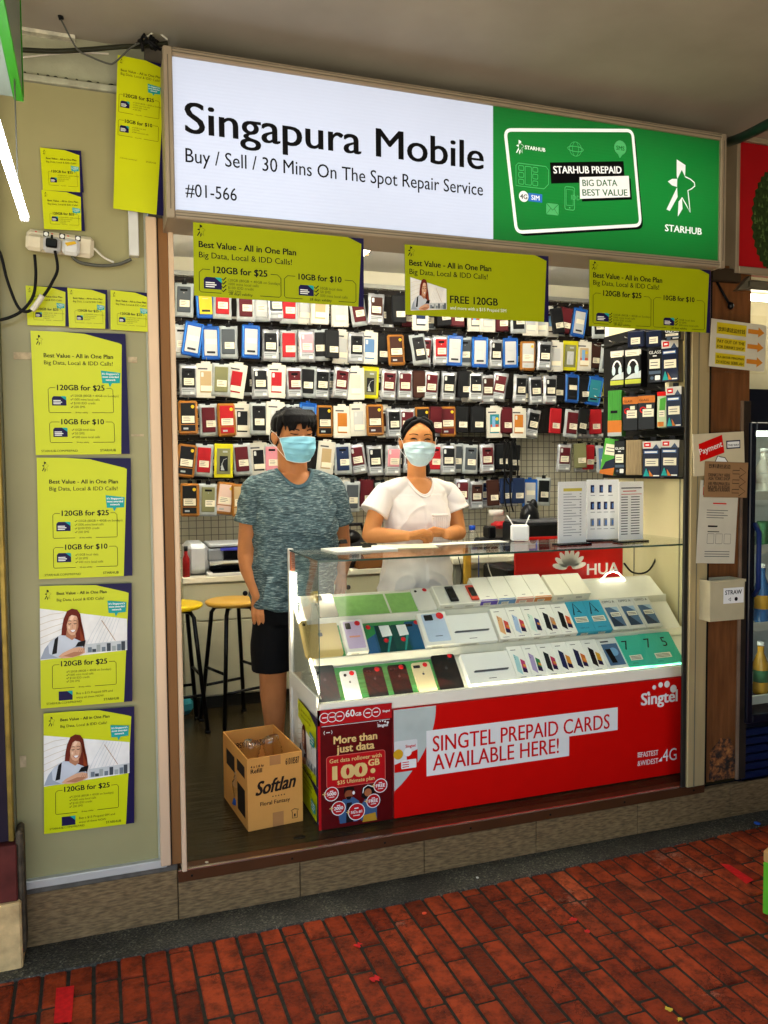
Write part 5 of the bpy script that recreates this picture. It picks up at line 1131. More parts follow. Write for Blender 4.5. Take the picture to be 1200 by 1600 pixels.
def headparts(b, H, R, s, ear=True):
    """fuse a head into the blob; H centre, R rotation, returns a mapper"""
    T = lambda x, y, z: H+R @ (Vector((x, y, z))*s)
    def el(c, r):
        k = len(b.mb.v); b.mb.ell((0, 0, 0), tuple(q*s for q in r), None, 20, 14); cc = T(*c)
        for i in range(k, len(b.mb.v)): b.mb.v[i] = tuple(cc+R @ Vector(b.mb.v[i]))
    el((0, .015, .035), (.077, .094, .088)); el((0, -.022, .035), (.066, .070, .066)); el((0, -.022, -.02), (.066, .068, .088)); el((0, -.032, -.075), (.050, .052, .042))
    for q in (-1, 1): el((q*.036, -.052, -.022), (.030, .034, .030))
    el((0, -.060, .030), (.052, .030, .014))
    b.chain([(T(0, -.084, .018), .008*s), (T(0, -.100, -.018), .0125*s)])
    for q in (-1, 1): el((q*.014, -.090, -.024), (.010, .011, .008))
    el((0, -.083, -.052), (.024, .012, .010))
    if ear:
        for q in (-1, 1): el((q*.078, .012, -.004), (.010, .019, .031)); el((q*.083, .020, .004), (.008, .014, .022))
    return T
def strip(mb, T, pts, wd, m, dz=0):
    """a thin band on the face: points (x,y,z,width) in head space"""
    vs = []; fs = []
    for (x, y, z, ww) in pts: vs += [T(x, y, z+ww/2), T(x, y, z-ww/2)]
    for i in range(len(pts)-1): fs.append((2*i, 2*i+2, 2*i+3, 2*i+1))
    mb.add(vs, fs, m, True)
def surf_y(x, z):
    """front of the face at x,z in head space"""
    best = 0
    for (c, r) in (((0, -.022, .035), (.066, .070, .066)), ((0, -.022, -.02), (.066, .068, .088)), ((0, -.060, .030), (.052, .030, .014)), ((.036, -.052, -.022), (.030, .034, .030)), ((-.036, -.052, -.022), (.030, .034, .030))):
        q = 1-((x-c[0])/r[0])**2-((z-c[2])/r[2])**2
        if q > 0: best = min(best, c[1]-r[1]*math.sqrt(q))
    return best
def face_mask(T, name, parent, base, col, s, top=.004, hw=72, tp=.30):
    """pleated paper mask over nose, cheeks and chin, with its ear loops"""
    m = mat('mask '+col, col, .75, var=.06, sc=20)
    n_ = m.node_tree.nodes; L_ = m.node_tree.links; tc_ = n_.new('ShaderNodeTexCoord'); wv_ = n_.new('ShaderNodeTexWave'); wv_.bands_direction = 'Z'; wv_.wave_profile = 'SAW'; wv_.inputs['Scale'].default_value = 9; wv_.inputs['Distortion'].default_value = 2.2; wv_.inputs['Detail'].default_value = 1; wv_.inputs['Detail Scale'].default_value = .6
    L_.new(tc_.outputs['Object'], wv_.inputs[0]); bp_ = n_.new('ShaderNodeBump'); bp_.inputs['Strength'].default_value = .3; bp_.inputs['Distance'].default_value = .02; L_.new(wv_.outputs['Fac'], bp_.inputs['Height']); L_.new(bp_.outputs[0], n_['Principled BSDF'].inputs['Normal'])
    edge = mat('mask binding', '#dfe6e6', .7)
    p = MB(); nu, nv = 36, 64; vs = []
    for j in range(nv+1):
        v = j/nv; z0 = top-.118*v
        aw = RAD(hw)*(1-tp*v*v)
        for i in range(nu+1):
            u = i/nu*2-1; th = u*aw
            ry = .094+.020*sin(pi*min(1, v*1.15))**.8-.020*v**3; rx = .0805-.012*v*v
            x = rx*sin(th); y = -ry*cos(th)**.85 if cos(th) > 0 else 0
            bump_ = -.010*math.exp(-(u/.22)**2)*(1-v)**1.5
            pl = .0075*(((v*4.2+.25*u*u) % 1)**1.6-.5)*(1-abs(u)**4)*(1 if .12 < v < .9 else 0)
            fold = .0045*sin(7*u+9*v+2*sin(5*v))*(1-v)*v*3+.0050*noise.noise(Vector((u*3, v*5, s)))
            z = z0+(.004*(1-abs(u)*1.0)*max(0, 1-v*6))-.010*(u*u)*(1-v)+.012*(u*u)*v*.9
            vs.append(T(x, y+bump_-.004-pl+fold, z))
    fs = [(j*(nu+1)+i, (j+1)*(nu+1)+i, (j+1)*(nu+1)+i+1, j*(nu+1)+i+1) for j in range(nv) for i in range(nu)]
    k = len(vs); inner = [v+(T(0, 0, -.04)-v).normalized()*.0015 for v in vs]
    p.add(vs, fs, m, True); p.add(inner, [f[::-1] for f in fs], m, True)
    G = lambda i, j: vs[j*(nu+1)+i]
    p.tube([G(i, 0) for i in range(0, nu+1, 2)], .0018*s, edge, 6); p.tube([G(i, nv) for i in range(0, nu+1, 2)], .0018*s, edge, 6)
    for i in (0, nu): p.tube([G(i, j) for j in range(0, nv+1, 4)], .0016*s, edge, 6)
    o = MB()
    for i, q in ((0, -1), (nu, 1)):
        p.tube([G(i, 3), T(q*.084, -.012, .018), T(q*.092, .016, .030), T(q*.093, .034, .012)], .0010*s, edge, 6); p.tube([G(i, nv-3), T(q*.078, -.02, -.05), T(q*.086, .012, -.034), T(q*.092, .030, -.018), T(q*.093, .034, .012)], .0010*s, edge, 6)
    for i, v in enumerate(p.v): p.v[i] = tuple(Vector(v)-Vector(base))
    return p.build(name, parent)
def local(mb, base):
    for i, v in enumerate(mb.v): mb.v[i] = tuple(Vector(v)-Vector(base))
    return mb
SKINM = mat('warm tanned skin', '#b97a4c', .42, var=.10, sc=14, bump=.06, bsc=350); SKINW = mat('light warm skin', '#cc8850', .42, var=.08, sc=14, bump=.05, bsc=350)
HAIRB = mat('black hair', '#0a0808', .6, var=.4, sc=60, stretch=(6, 6, .6), bump=.3, bsc=160, spec=.12); EYEW = mat('eye white', '#d8d0c6', .3); EYEB = mat('dark eye', '#140c08', .15); BROW = mat('dark brow', '#1d1310', .7); LID = mat('dark lash line', '#160d0a', .6)

# ------------------------------------------------ man in the heather shirt
MY = .90
def mp(px, py, y=MY): return at(px, py, 'y', y)
hipx = mp(458, 930).x; B0 = Vector((hipx, MY, 0))
H = mp(459, 684, MY-.03); RH = Matrix.Rotation(RAD(12), 3, 'Z') @ Matrix.Rotation(RAD(6), 3, 'X') @ Matrix.Diagonal((1.15, 1.07, 1.0)); HS = 1.06
b = Blob(); TM = headparts(b, H, RH, HS)
chestx = mp(458, 790).x
SH = [mp(398, 757), mp(520, 757)]; neck = V3((SH[0].x+SH[1].x)/2-.004, MY+.012, 1.475)
b.chain([(TM(0, .02, -.05), .071), (neck+V3(0, .0, .0), .074), (neck+V3(0, .005, -.06), .080)])
RM = [((hipx, MY, .76), .165, .135), ((hipx, MY, .90), .196, .155), ((hipx-.003, MY-.014, 1.04),   .196, .168), ((chestx, MY-.012, 1.20), .202, .165), ((chestx, MY, 1.32), .198, .138), ((chestx, MY+.008, 1.40), .188, .112), ((chestx, MY+.012, 1.452), .140, .085), ((chestx, MY+.012, 1.478), .085, .07)]
b.loft(RM)
for q in SH: b.chain([(neck+V3(0, .01, -.035), .062), (neck.lerp(q, .55)+V3(0, .006, -.014), .052), (q+V3((.014 if q is SH[0] else -.014), 0, -.032), .046)])
EL = [mp(387, 866, MY+.01), mp(533, 862, MY+.05)]; WR = [mp(404, 930, MY-.06), mp(534, 893, MY+.02)]
for i in (0, 1):
    b.chain([(SH[i]+V3((.012, -.012)[i], 0, -.036), .046), (SH[i].lerp(EL[i], .45), .060), (EL[i], .051)]); b.chain([(EL[i], .051), (EL[i].lerp(WR[i], .35)+V3((-.006, .004)[i], 0, 0), .051), (WR[i], .033)])
hand(b, WR[0], V3(.06, -.10, -1), V3(.35, .9, -.05), V3(.9, -.35, .05), .30, 1.08, .07, cf=[.25, .30, .38, .45])
hand(b, WR[1], V3(-.10, -.12, -1), V3(-.6, .75, 0), V3(-.75, -.6, .1), .42, 1.06, .05)
hx = [mp(425, 1000).x, mp(425, 1000).x+.185]
for i in (0, 1):
    b.chain([(V3(hipx+(-.09, .09)[i], MY, .84), .105), (V3(hx[i], MY-.012, .52), .070), (V3(hx[i]+.004, MY+.012, .38), .066), (V3(hx[i]+.008, MY+.012, .25), .054), (V3(hx[i]+.012, MY+.015, .09), .039)])
    b.chain([(V3(hx[i]+.012, MY+.03, .05), .038), (V3(hx[i]+.008, MY-.06, .04), .036), (V3(hx[i]+.0, MY-.15, .03), .028)])
man = b.skin('person', SKINM, .0042, B0, 4); tag(man, 'person in a grey blue heather t-shirt and black shorts, wearing a blue mask', 'person')
# shirt
def heather():
    m = bpy.data.materials.new('grey blue heather jersey'); m.use_nodes = True; n = m.node_tree.nodes; L = m.node_tree.links; bs = n['Principled BSDF']
    tc = n.new('ShaderNodeTexCoord'); mpn = n.new('ShaderNodeMapping'); mpn.inputs['Scale'].default_value = (1.1, 1.1, 9); mpn.inputs['Rotation'].default_value = (0, RAD(6), 0); L.new(tc.outputs['Object'], mpn.inputs[0])
    t = n.new('ShaderNodeTexNoise'); t.inputs['Scale'].default_value = 26; t.inputs['Detail'].default_value = 6; t.inputs['Roughness'].default_value = .7; L.new(mpn.outputs[0], t.inputs[0])
    r = n.new('ShaderNodeValToRGB'); cr = r.color_ramp
    for i, (p_, c) in enumerate([(.33, '#10191b'), (.45, '#2c4248'), (.54, '#4c666c'), (.64, '#9caaa6')]):
        e = cr.elements[i] if i < 2 else cr.elements.new(p_); e.position = p_; e.color = lin(c)
    L.new(t.outputs[0], r.inputs[0]); L.new(r.outputs[0], bs.inputs['Base Color']); bs.inputs['Roughness'].default_value = .8
    bp = n.new('ShaderNodeBump'); bp.inputs['Strength'].default_value = .25; bp.inputs['Distance'].default_value = .003; L.new(t.outputs[0], bp.inputs['Height']); L.new(bp.outputs[0], bs.inputs['Normal'])
    return m
def shirt(rings, dz, sleeves, m, name, base, parent, neckc, nr, drop, vox=.006, off=.010, wr=.010, trap=.066, crad=.0075, cmat=None):
    s = Blob(); s.loft([(c, rx+off, ry+off) for (c, rx, ry) in rings])
    for (p, q, r0, r1) in sleeves:
        a_ = neckc+V3(0, .022, -.035); s.chain([(a_, trap), (a_.lerp(p, .55)+V3(0, -.004, .012), trap), (p+V3(0, 0, .0), r0*.93)])
    def cut(c):
        d = c-neckc; fr = max(0, min(1, (.09-d.y)/.18))     # open lower at the front
        return (d.x/nr[0])**2+(d.y/nr[1])**2 < 1 and c.z > neckc.z-.14
    def disp(c, nn):
        q = c-Vector(base); g = abs(q.x); up = min(1, max(0, (q.z-.8)*2))
        f = wr*(1.1*nz((q.x, q.y, q.z*.8), 5)+.55*nz((q.x*2+q.z*1.5, q.y*2, q.z*3), 6))
        rd = 1-abs(nz((q.x*1.4+q.z*.9*(1 if q.x > 0 else -1), q.y*1.2, q.z*1.6), 5.5))*2.4
        if rd > 0 and q.z < 1.36: f += wr*1.3*rd*rd*(1.3-.8*up if q.z < 1.2 else .5)
        if 1.12 < q.z < 1.36 and g > .10: f += wr*.9*math.sin((q.z*1.1-g*1.5)*62)*min(1, (g-.10)*9)*(.6+nz(q, 6))
        if q.z < 1.0: f += wr*.7*math.sin(q.x*34+q.z*14+3*nz(q, 4))*(1.05-q.z)*2.4
        return f
    o = s.skin(name, m, vox, base, 4, parent, disp, cut, (neckc, nr[0], nr[1]))
    c_ = MB(); c_.tube([r_+V3(0, 0, .001) for r_ in s.rim], crad, cmat or m, 8); c_.tube([neckc+(r_-neckc)*.93+V3(0, 0, .004) for r_ in s.rim], crad, cmat or m, 8); local(c_, base).build('collar', o)
    for (p, q, r0, r1) in sleeves:
        t = Blob(); t.ball(p, r0*.985); t.sleeve(p, q, r0, r1); t.sleeve(Vector(p).lerp(Vector(q), .93), Vector(q)+(Vector(q)-Vector(p))*.012, r1*1.015, r1*1.015)
        ax = (Vector(q)-Vector(p)).normalized()
        t.skin('sleeve', m, vox*.8, base, 3, o, lambda c, n: wr*.8*(nz(c, 11)+.5*math.sin((c-Vector(p)).dot(ax)*75+6*nz(c, 7))*(.4+nz(c, 5))))
    return o
MH = heather()
NC = neck+V3(0, -.012, .0)
SL = [(SH[i]+V3((.008, -.008)[i], 0, -.022), SH[i].lerp(EL[i], .56)+V3((-.006, .006)[i], 0, 0), .072, .076) for i in (0, 1)]
RS = [((hipx, MY, .825), .200, .160)]+RM[1:]
sh = shirt(RS, 0, SL, MH, 't_shirt', B0, man, NC+V3(0, -.012, 0), (.092, .100), .055, cmat=mat('heather collar rib', '#4a626a', .8, var=.3, sc=80))
p = Blob(); p.loft([((hipx, MY, .93), .192, .155), ((hipx, MY, .80), .192, .152), ((hipx, MY, .74), .18, .14)])
for i in (0, 1): p.mb.tube([V3(hipx+(-.085, .085)[i], MY, .84), V3(hx[i]-.002, MY-.005, .64), V3(hx[i]-.004, MY-.01, .50)], [.108, .104, .104], None, 24)
p.skin('shorts', mat('black jersey shorts', '#0b0b0d', .75, var=.2), .008, B0, 3, man, lambda c, n: .005*nz(c, 9))
for i in (0, 1):
    p = Blob(); p.loft([((hx[i]+.008, MY-.055, 0), .05, .135), ((hx[i]+.008, MY-.055, .018), .05, .135)]); p.chain([(V3(hx[i]-.045, MY-.09, .02), .012), (V3(hx[i]+.005, MY-.1, .085), .012), (V3(hx[i]+.058, MY-.09, .02), .012)]); p.skin('sandal', mat('dark sandal rubber', '#17171a', .6), .006, B0, 2, man)
# man's hair: cap, sides and a fringe of locks
h = Blob(); rnd = random.Random(5)
def hel(h, T, R, c, r, s):
    k = len(h.mb.v); h.mb.ell((0, 0, 0), tuple(q*s for q in r), None, 20, 14); cc = T(*c)
    for i in range(k, len(h.mb.v)): h.mb.v[i] = tuple(cc+R @ Vector(h.mb.v[i]))
hel(h, TM, RH, (0, .030, .058), (.085, .092, .082), HS); hel(h, TM, RH, (0, .055, .015), (.078, .066, .078), HS); hel(h, TM, RH, (0, -.018, .098), (.068, .066, .040), HS)
for q in (-1, 1): h.chain([(TM(q*.066, -.028, .090), .022), (TM(q*.078, -.030, .050), .015), (TM(q*.077, -.024, .012), .008)]); h.chain([(TM(q*.070, .0, .08), .024), (TM(q*.082, .004, .035), .012)])
for k in range(21):
    u = -1+2*k/20; x = u*.068; ln = .022+.018*rnd.random()-.020*(1 if -.6 < u < .0 and k % 3 else 0)+.014*abs(u); sw = rnd.uniform(-.010, .012)
    z1 = .112-ln-.028
    h.chain([(TM(x*.75, -.045, .122), .014), (TM(x*.95, -.083+.030*u*u, .102), .0125), (TM(x+sw*.4, -.097+.042*u*u, .078), .009), (TM(x+sw, min(surf_y(max(-.06, min(.06, x+sw)), max(.02, z1)), -.04)-.006, z1), .0032)])
for k in range(26):
    t = rnd.uniform(0, 2*pi); e = rnd.uniform(.1, 1.2); r_ = (.086*cos(e)*cos(t), .030+.093*cos(e)*sin(t), .058+.083*sin(e))
    h.chain([(TM(r_[0]*.7, r_[1]-.006, r_[2]*1.04), .006), (TM(*r_), .0075), (TM(r_[0]*1.05, r_[1]*1.03, r_[2]-.026), .004)])
h.skin('hair', HAIRB, .0038, B0, 2, man, lambda c, n: .0012*nz((c.x*2.4, c.y*1.2, c.z*.5), 70))
# eyes: lowered lids, brows
p = MB()
for q in (-1, 1):
    pts = []
    for k in range(9):
        t = k/8; x = q*(.018+.030*t); z = .0235-.003*math.sin(pi*t)+(.002*t); pts.append((x, surf_y(x, z)-.0022, z, .0042*math.sin(pi*(.12+.8*t))+.001))
    strip(p, TM, pts, 0, LID)
    pts = []
    for k in range(9):
        t = k/8; x = q*(.016+.038*t); z = .040+.005*math.sin(pi*t*.8); pts.append((x, surf_y(x, z)-.0020, z, .0062*(1-.55*t)))
    strip(p, TM, pts, 0, BROW)
local(p, B0).build('eyes', man)
face_mask(TM, 'face_mask', man, B0, '#8fcfe4', HS, .010)

# ------------------------------------------------ woman in the white dress
WY = .88
def wp(px, py, y=WY): return at(px, py, 'y', y)
wx = wp(650, 800).x; B1 = Vector((wx, WY, 0))
H = wp(653, 692, WY-.03); RH = Matrix.Rotation(RAD(-13), 3, 'Z') @ Matrix.Rotation(RAD(2), 3, 'X') @ Matrix.Rotation(RAD(2), 3, 'Y') @ Matrix.Diagonal((1.05, 1.03, 1.0)); HS = 1.02
b = Blob(); TW = headparts(b, H, RH, HS)
RB = Matrix.Rotation(RAD(-14), 3, 'Z')
def wl(x, y, z): return Vector((wx, WY, 0))+RB @ Vector((x, y, z))
SW = [wp(598, 757, WY-.03), wp(703, 757, WY+.04)]; SW = [Vector((q.x, q.y, 1.385)) for q in SW]
neck = V3((SW[0].x+SW[1].x)/2, WY+.012, 1.435)
b.chain([(TW(0, .025, -.05), .048), (neck, .050), (neck+V3(0, .005, -.05), .06)])
RWm = [((wx, WY, .50), .20, .15), ((wx, WY, .82), .185, .14), ((wx, WY, .95), .165, .125), ((wx, WY, 1.08), .150, .112), ((wx, WY-.010, 1.22), .162, .122), ((wx, WY, 1.31), .160, .108), ((wx, WY+.008, 1.38), .150, .085), ((wx, WY+.012, 1.415), .115, .068), ((wx, WY+.012, 1.445), .062, .055)]
b.loft(RWm)
for q in SW: b.chain([(neck+V3(0, .01, -.03), .046), (neck.lerp(q, .55)+V3(0, .004, -.006), .044), (q+V3((.01 if q is SW[0] else -.01), 0, -.022), .042)])
EW = [wp(578, 836, WY-.06), wp(716, 832, WY+.0)]; WW = [wp(636, 846, WY-.225), wp(697, 841, WY-.205)]
for i in (0, 1):
    WW[i].z = CH+.040; b.chain([(SW[i]+V3((.012, -.012)[i], 0, -.022), .042), (SW[i].lerp(EW[i], .5), .046), (EW[i], .042)]); b.chain([(EW[i], .042), (EW[i].lerp(WW[i], .35), .040), (WW[i], .026)])
mid_ = (WW[0]+WW[1])/2
hand(b, WW[0], V3(1, -.15, .10), V3(.25, .5, -.85), V3(.1, -.75, .65), .62, .90, .03, cf=[.62, .68, .74, .8], thumb=(.5, .2))
hand(b, WW[1]+V3(0, .01, .006), V3(-1, -.18, .12), V3(-.25, .5, -.85), V3(-.1, -.75, .65), .85, .90, .03, cf=[.8, .86, .92, 1.0], thumb=(.45, .35))
for i in (0, 1):
    lx = wx+(-.085, .085)[i]; b.chain([(V3(lx, WY, .80), .085), (V3(lx, WY, .45), .058), (V3(lx, WY+.02, .30), .052), (V3(lx, WY+.02, .09), .036)]); b.chain([(V3(lx, WY+.03, .045), .035), (V3(lx, WY-.06, .04), .032), (V3(lx, WY-.14, .028), .025)])
wom = b.skin('person', SKINW, .0040, B1, 4); tag(wom, 'person in a white short sleeved dress and pale mask, hands clasped on the counter', 'person')
MD = mat('white crepe dress', '#e6ddd6', .75, var=.03, sc=6, bump=.12, bsc=260)
SL = [(SW[i]+V3((.008, -.008)[i], 0, -.016), SW[i].lerp(EW[i], .50)+V3((-.012, .012)[i], 0, 0), .056, .073) for i in (0, 1)]
NC = neck+V3(0, -.012, .0)
RD = [((wx, WY, .36), .25, .19), ((wx, WY, .55), .228, .175), ((wx, WY, .80), .202, .155), ((wx, WY, .95), .176, .135), ((wx, WY, 1.08), .160, .120)]+RWm[4:]
def shirtw():
    return shirt(RD, 0, SL, MD, 'dress', B1, wom, NC+V3(0, -.014, 0), (.080, .088), .050, wr=.008, trap=.052, crad=.0055)
dr = shirtw()
# gathered chest pocket
p = MB(); c0 = V3(wx+.075, WY-.138, 1.20)
p.box(c0.x-.040, c0.x+.044, c0.y-.008, c0.y+.03, c0.z-.075, c0.z+.05, MD, b=.004)
for k in range(7): p.box(c0.x-.034+k*.0115, c0.x-.034+k*.0115+.005, c0.y-.0098, c0.y-.006, c0.z-.072+.003*(k % 2), c0.z+.05, MD, b=.0015)
p.box(c0.x-.042, c0.x+.046, c0.y-.013, c0.y+.012, c0.z+.05, c0.z+.064, MD, b=.004); local(p, B1).build('pocket', dr)
h = Blob()
hel(h, TW, RH, (0, .032, .050), (.0805, .088, .0825), HS); hel(h, TW, RH, (0, .048, .0), (.074, .060, .075), HS)
for q in (-1, 1):
    h.chain([(TW(q*.004, -.040, .112), .012), (TW(q*.034, -.052, .098), .013), (TW(q*.060, -.040, .066), .013), (TW(q*.073, -.016, .030), .010), (TW(q*.078, .012, .012), .012)])
    h.chain([(TW(q*.02, -.02, .124), .012), (TW(q*.055, -.012, .10), .016), (TW(q*.074, .01, .055), .014)])
h.chain([(TW(.02, .105, -.03), .032), (TW(.045, .095, -.09), .028), (TW(.06, .06, -.135), .018), (TW(.058, .03, -.165), .008)])
h.skin('hair', HAIRB, .0038, B1, 10, wom, lambda c, n: .0006*nz((c.x*2.5, c.y*.8, c.z*.8), 70))
p = MB()
for q in (-1, 1):
    e0 = []; e1 = []
    for k in range(11):
        t = k/10; x = q*(.0165+.033*t); z = .0165+.0055*math.sin(pi*t)+.001*t; e0.append((x, surf_y(x, z)-.0030, z, .0036*math.sin(pi*(.15+.75*t))+.0008))
        if 1 <= k <= 9: e1.append((x, surf_y(x, z-.003)-.0018, z-.0028, .0058*math.sin(pi*(.1+.8*t))))
    strip(p, TW, e1, 0, EYEB); strip(p, TW, e0, 0, LID)
    w1 = [(q*(.0165+.033*t), surf_y(q*(.0165+.033*t), .0125)-.0024, .0135+.002*t, .0028) for t in (.12, .2, .28)]; strip(p, TW, w1, 0, EYEW)
    br = []
    for k in range(9):
        t = k/8; x = q*(.014+.040*t); z = .0385+.0065*math.sin(pi*t*.85)-.003*t; br.append((x, surf_y(x, z)-.0020, z, .0055*(1-.6*t)))
    strip(p, TW, br, 0, BROW)
local(p, B1).build('eyes', wom)
face_mask(TW, 'face_mask', wom, B1, '#c3dde2', HS, .002, 70, .52)
# ================================================================ shop fittings, props, lamps, right hand neighbour
def tubelamp(x, y0, y1, z, lab):
    r = empty('ceiling_light', (x, (y0+y1)/2, z+.055), lab, 'ceiling light', 'fluorescent lights on the shop ceiling'); h = (y1-y0)/2
    p = MB(); p.box(-.05, .05, -h, h, -.035, .0, mat('white lamp housing', '#d8d6cc', .5), b=.006); p.box(-.055, .055, -h-.02, -h, -.06, .0, mat('brown end cap', '#6a5540', .6), b=.003); p.box(-.055, .055, h, h+.02, -.06, .0, mat('brown end cap', '#6a5540', .6), b=.003); p.build('housing', r)
    p = MB(); p.tube([(0, -h+.004, -.055), (0, h-.004, -.055)], .018, mat('lit fluorescent tube', '#fbf6ea', .4, emit=TUBE, var=.01), 12); p.build('lamp_tube', r)
tubelamp(1.36, .14, 1.95, 2.86, 'lit tube light on the shop ceiling, seen left of the middle banner'); tubelamp(2.55, .14, 1.95, 2.86, 'lit tube light on the shop ceiling, seen left of the right banner')
tubelamp(.45, .14, 1.95, 2.86, 'lit tube light on the shop ceiling behind the left banner')

# cabinets along the back wall
m_cab = mat('pale grey laminate', '#bdb89a', .4, var=.05, sc=3); gapm = mat('dark gap', '#2a2922', .7); m_ctop = mat('cream desk top', '#d6cfba', .4, var=.05)
def cabinet(x0, x1, lab, n=2):
    r = empty('cabinet', ((x0+x1)/2, 2.25, 0), lab, 'cabinet', 'low cabinets along the back wall'); hw = (x1-x0)/2
    p = MB(); p.box(-hw, hw, -.205, .29, .08, .80, m_cab); p.box(-hw, hw, -.18, .29, 0, .08, mat('dark kick board', '#3a382f', .6)); p.build('carcass', r)
    p = MB(); p.box(-hw, hw, -.235, .29, .80, .835, m_ctop, b=.003); p.build('top', r)
    for i in range(n):
        a, c = -hw+2*hw*i/n+.003, -hw+2*hw*(i+1)/n-.003
        q = MB(); q.box(a, c, -.222, -.207, .565, .79, m_cab, b=.002); q.build('drawer', r)
        k = MB(); k.lathe([(.016, 0), (.016, .006), (.010, .008), (.0001, .008)], mat('black knob', '#15151a', .4), n=14)
        for j, v in enumerate(k.v): k.v[j] = (v[0], -v[2], v[1])
        k.build('knob', r, loc=((a+c)/2-.02, -.222, .72))
        q = MB(); q.box(a, c, -.222, -.207, .09, .555, m_cab, b=.002); q.build('door', r)
cabinet(.215, 1.02, 'pale grey cabinet under the printer at left', 1); cabinet(1.025, 2.1, 'pale grey cabinet behind the two people', 2); cabinet(2.105, 3.3, 'pale grey cabinet at the right behind the counter', 2)
# wide printer
r = empty('wide_printer', (.62, 2.26, .836), 'silver and black wide format printer on the left cabinet', 'printer'); hs = mat('silver grey plastic', '#b9bcbe', .35, .3); bk = mat('printer black', '#0e0f13', .25, coat=.3)
for q0, q1 in ((-.37, -.23), (.30, .46)): p = MB(); p.box(q0, q1, -.16, .16, .01, .20, hs, b=.03); p.build('end_cover', r)
p = MB(); p.box(-.23, .30, -.13, .15, .02, .17, bk, b=.01); p.box(-.24, -.14, -.150, -.05, .085, .165, mat('carriage silver', '#8d9196', .3, .5), b=.01); p.build('body', r)
p = MB(); p.box(-.23, .30, -.15, .12, .172, .195, hs, b=.006); p.box(-.16, .30, -.153, -.149, .150, .168, mat('violet blue film', '#4148b0', .2), b=.001); p.build('lid', r)
p = MB(); p.tube([(-.23, -.165, .075), (.30, -.165, .075)], .016, mat('bright steel roller', '#d5d7da', .15, .8), 12); p.build('roller', r)
p = MB(); p.box(-.25, .32, -.235, -.10, .0, .02, mat('white printer tray', '#d7d7d2', .4), b=.003); p.box(-.22, .30, -.232, -.12, .0205, .024, bk); p.build('tray', r)
for (px, py, hh, rr_, col, lab, cap) in [(277, 870, .16, .022, '#8a1c1c', 'dark red bottle beside the printer', '#1b1b1e')]:
    c = at(px, py, 'y', 2.12); b_ = MB(); b_.lathe([(rr_, 0), (rr_, hh*.7), (rr_*.5, hh*.85), (rr_*.5, hh)], mat('bottle '+col, col, .3), n=14); b_.lathe([(rr_*.55, hh), (rr_*.55, hh+.03), (.001, hh+.03)], mat('cap '+cap, cap, .4), n=14); tag(b_.build('bottle', loc=(.245, 2.09, .836)), lab, 'bottle')
# stools
def stool(x, y, zh, col, lab, rot):
    r = empty('bar_stool', (x, y, 0), lab, 'stool', 'bar stools behind the counter', rot=(0, 0, rot)); fr = mat('black painted tube', '#0b0b0c', .3, .3, coat=.3)
    p = MB(); p.lathe([(.10, zh-.03), (.150, zh-.028), (.160, zh-.016), (.158, zh-.004), (.145, zh), (.06, zh-.008), (.001, zh-.010)], mat('stool seat '+col, col, .4, var=.12, sc=5, coat=.2), n=32); p.build('seat', r)
    for k in range(4):
        t = pi/4+k*pi/2; c_, s_ = cos(t), sin(t); p = MB(); p.tube([(c_*.05, s_*.05, zh-.042), (c_*.105, s_*.105, zh-.045), (c_*.128, s_*.128, zh-.075), (c_*.205, s_*.205, .012)], .0125, fr, 10); p.box(c_*.205-.014, c_*.205+.014, s_*.205-.014, s_*.205+.014, 0, .02, mat('rubber foot', '#111', .7) if False else mat('rubber foot', '#111111', .7), b=.004); p.build('leg', r)
    for z_, rad in ((.22, .183), (.33, .170)):
        pts = [(rad*cos(pi/4+k*pi/2), rad*sin(pi/4+k*pi/2), z_) for k in range(5)]
        for a_, c_ in zip(pts[z_ > .3::2], pts[1+(z_ > .3)::2]): p = MB(); p.tube([a_, c_], .009, fr, 8); p.build('footrest', r)
s1 = at(352, 930, 'z', .735); stool(.47, 1.72, .735, '#c0943a', 'bar stool with a round wooden seat and black legs', .35)
stool(.135, 1.70, .735, '#d9b516', 'bar stool with a yellow seat beside the door post', .1)
p = MB(); p.box(-.06, .06, -.05, .05, 0, .10, mat('teal cloth', '#2f7f8a', .8), b=.03); tag(p.build('cleaning_cloth', loc=(.20, 2.0, 0), rot=(0, 0, .5)), 'crumpled teal cloth on the floor by the stools', 'cloth')

# cardboard box with two bottles
A, Bq, T_ = at(388, 1300, 'z', 0), at(472, 1283, 'z', 0), None
wd = (Bq-A).length*1.02; ang = math.atan2((Bq-A).y, (Bq-A).x); dp = .40; hb = .305
KR = mat('brown corrugated card', '#d4964c', .75, var=.10, sc=5, bump=.12, bsc=80); KRD = mat('inner card', '#8e6a42', .8, var=.12, sc=6); TAPE = mat('brown packing tape', '#b07a48', .35, coat=.3)
cb = empty('cardboard_box', (A.x, A.y, 0), 'open brown cardboard box with black printing and tape on the shop floor', 'box', rot=(0, 0, ang)); t = .005
p = MB(); p.box(0, wd, 0, t, .0, hb, KR, b=.001); a = Art(p, (0, 0, 0), k=1)
CI = mat('dark card ink', '#241a14', .7, var=.25, sc=80)
a.rect(wd*.40, hb*.865, wd*.60, hb*.998, TAPE, 1); a.rect(wd*.44, .001, wd*.64, hb*.20, TAPE, 1)
a.text('4 x 1.8 ltr', wd*.06, hb*.87, CI, w=wd*.24, l=2, bold=.03); a.text('Refill', wd*.06, hb*.795, CI, w=wd*.20, l=2, bold=.02); a.text('61018587', wd*.69, hb*.84, CI, w=wd*.25, h=hb*.13, l=2, bold=.02)
vs0 = len(p.v); a.text('Softlan', wd*.14, hb*.48, CI, w=wd*.70, h=hb*.27, l=2, bold=.035, res=3)
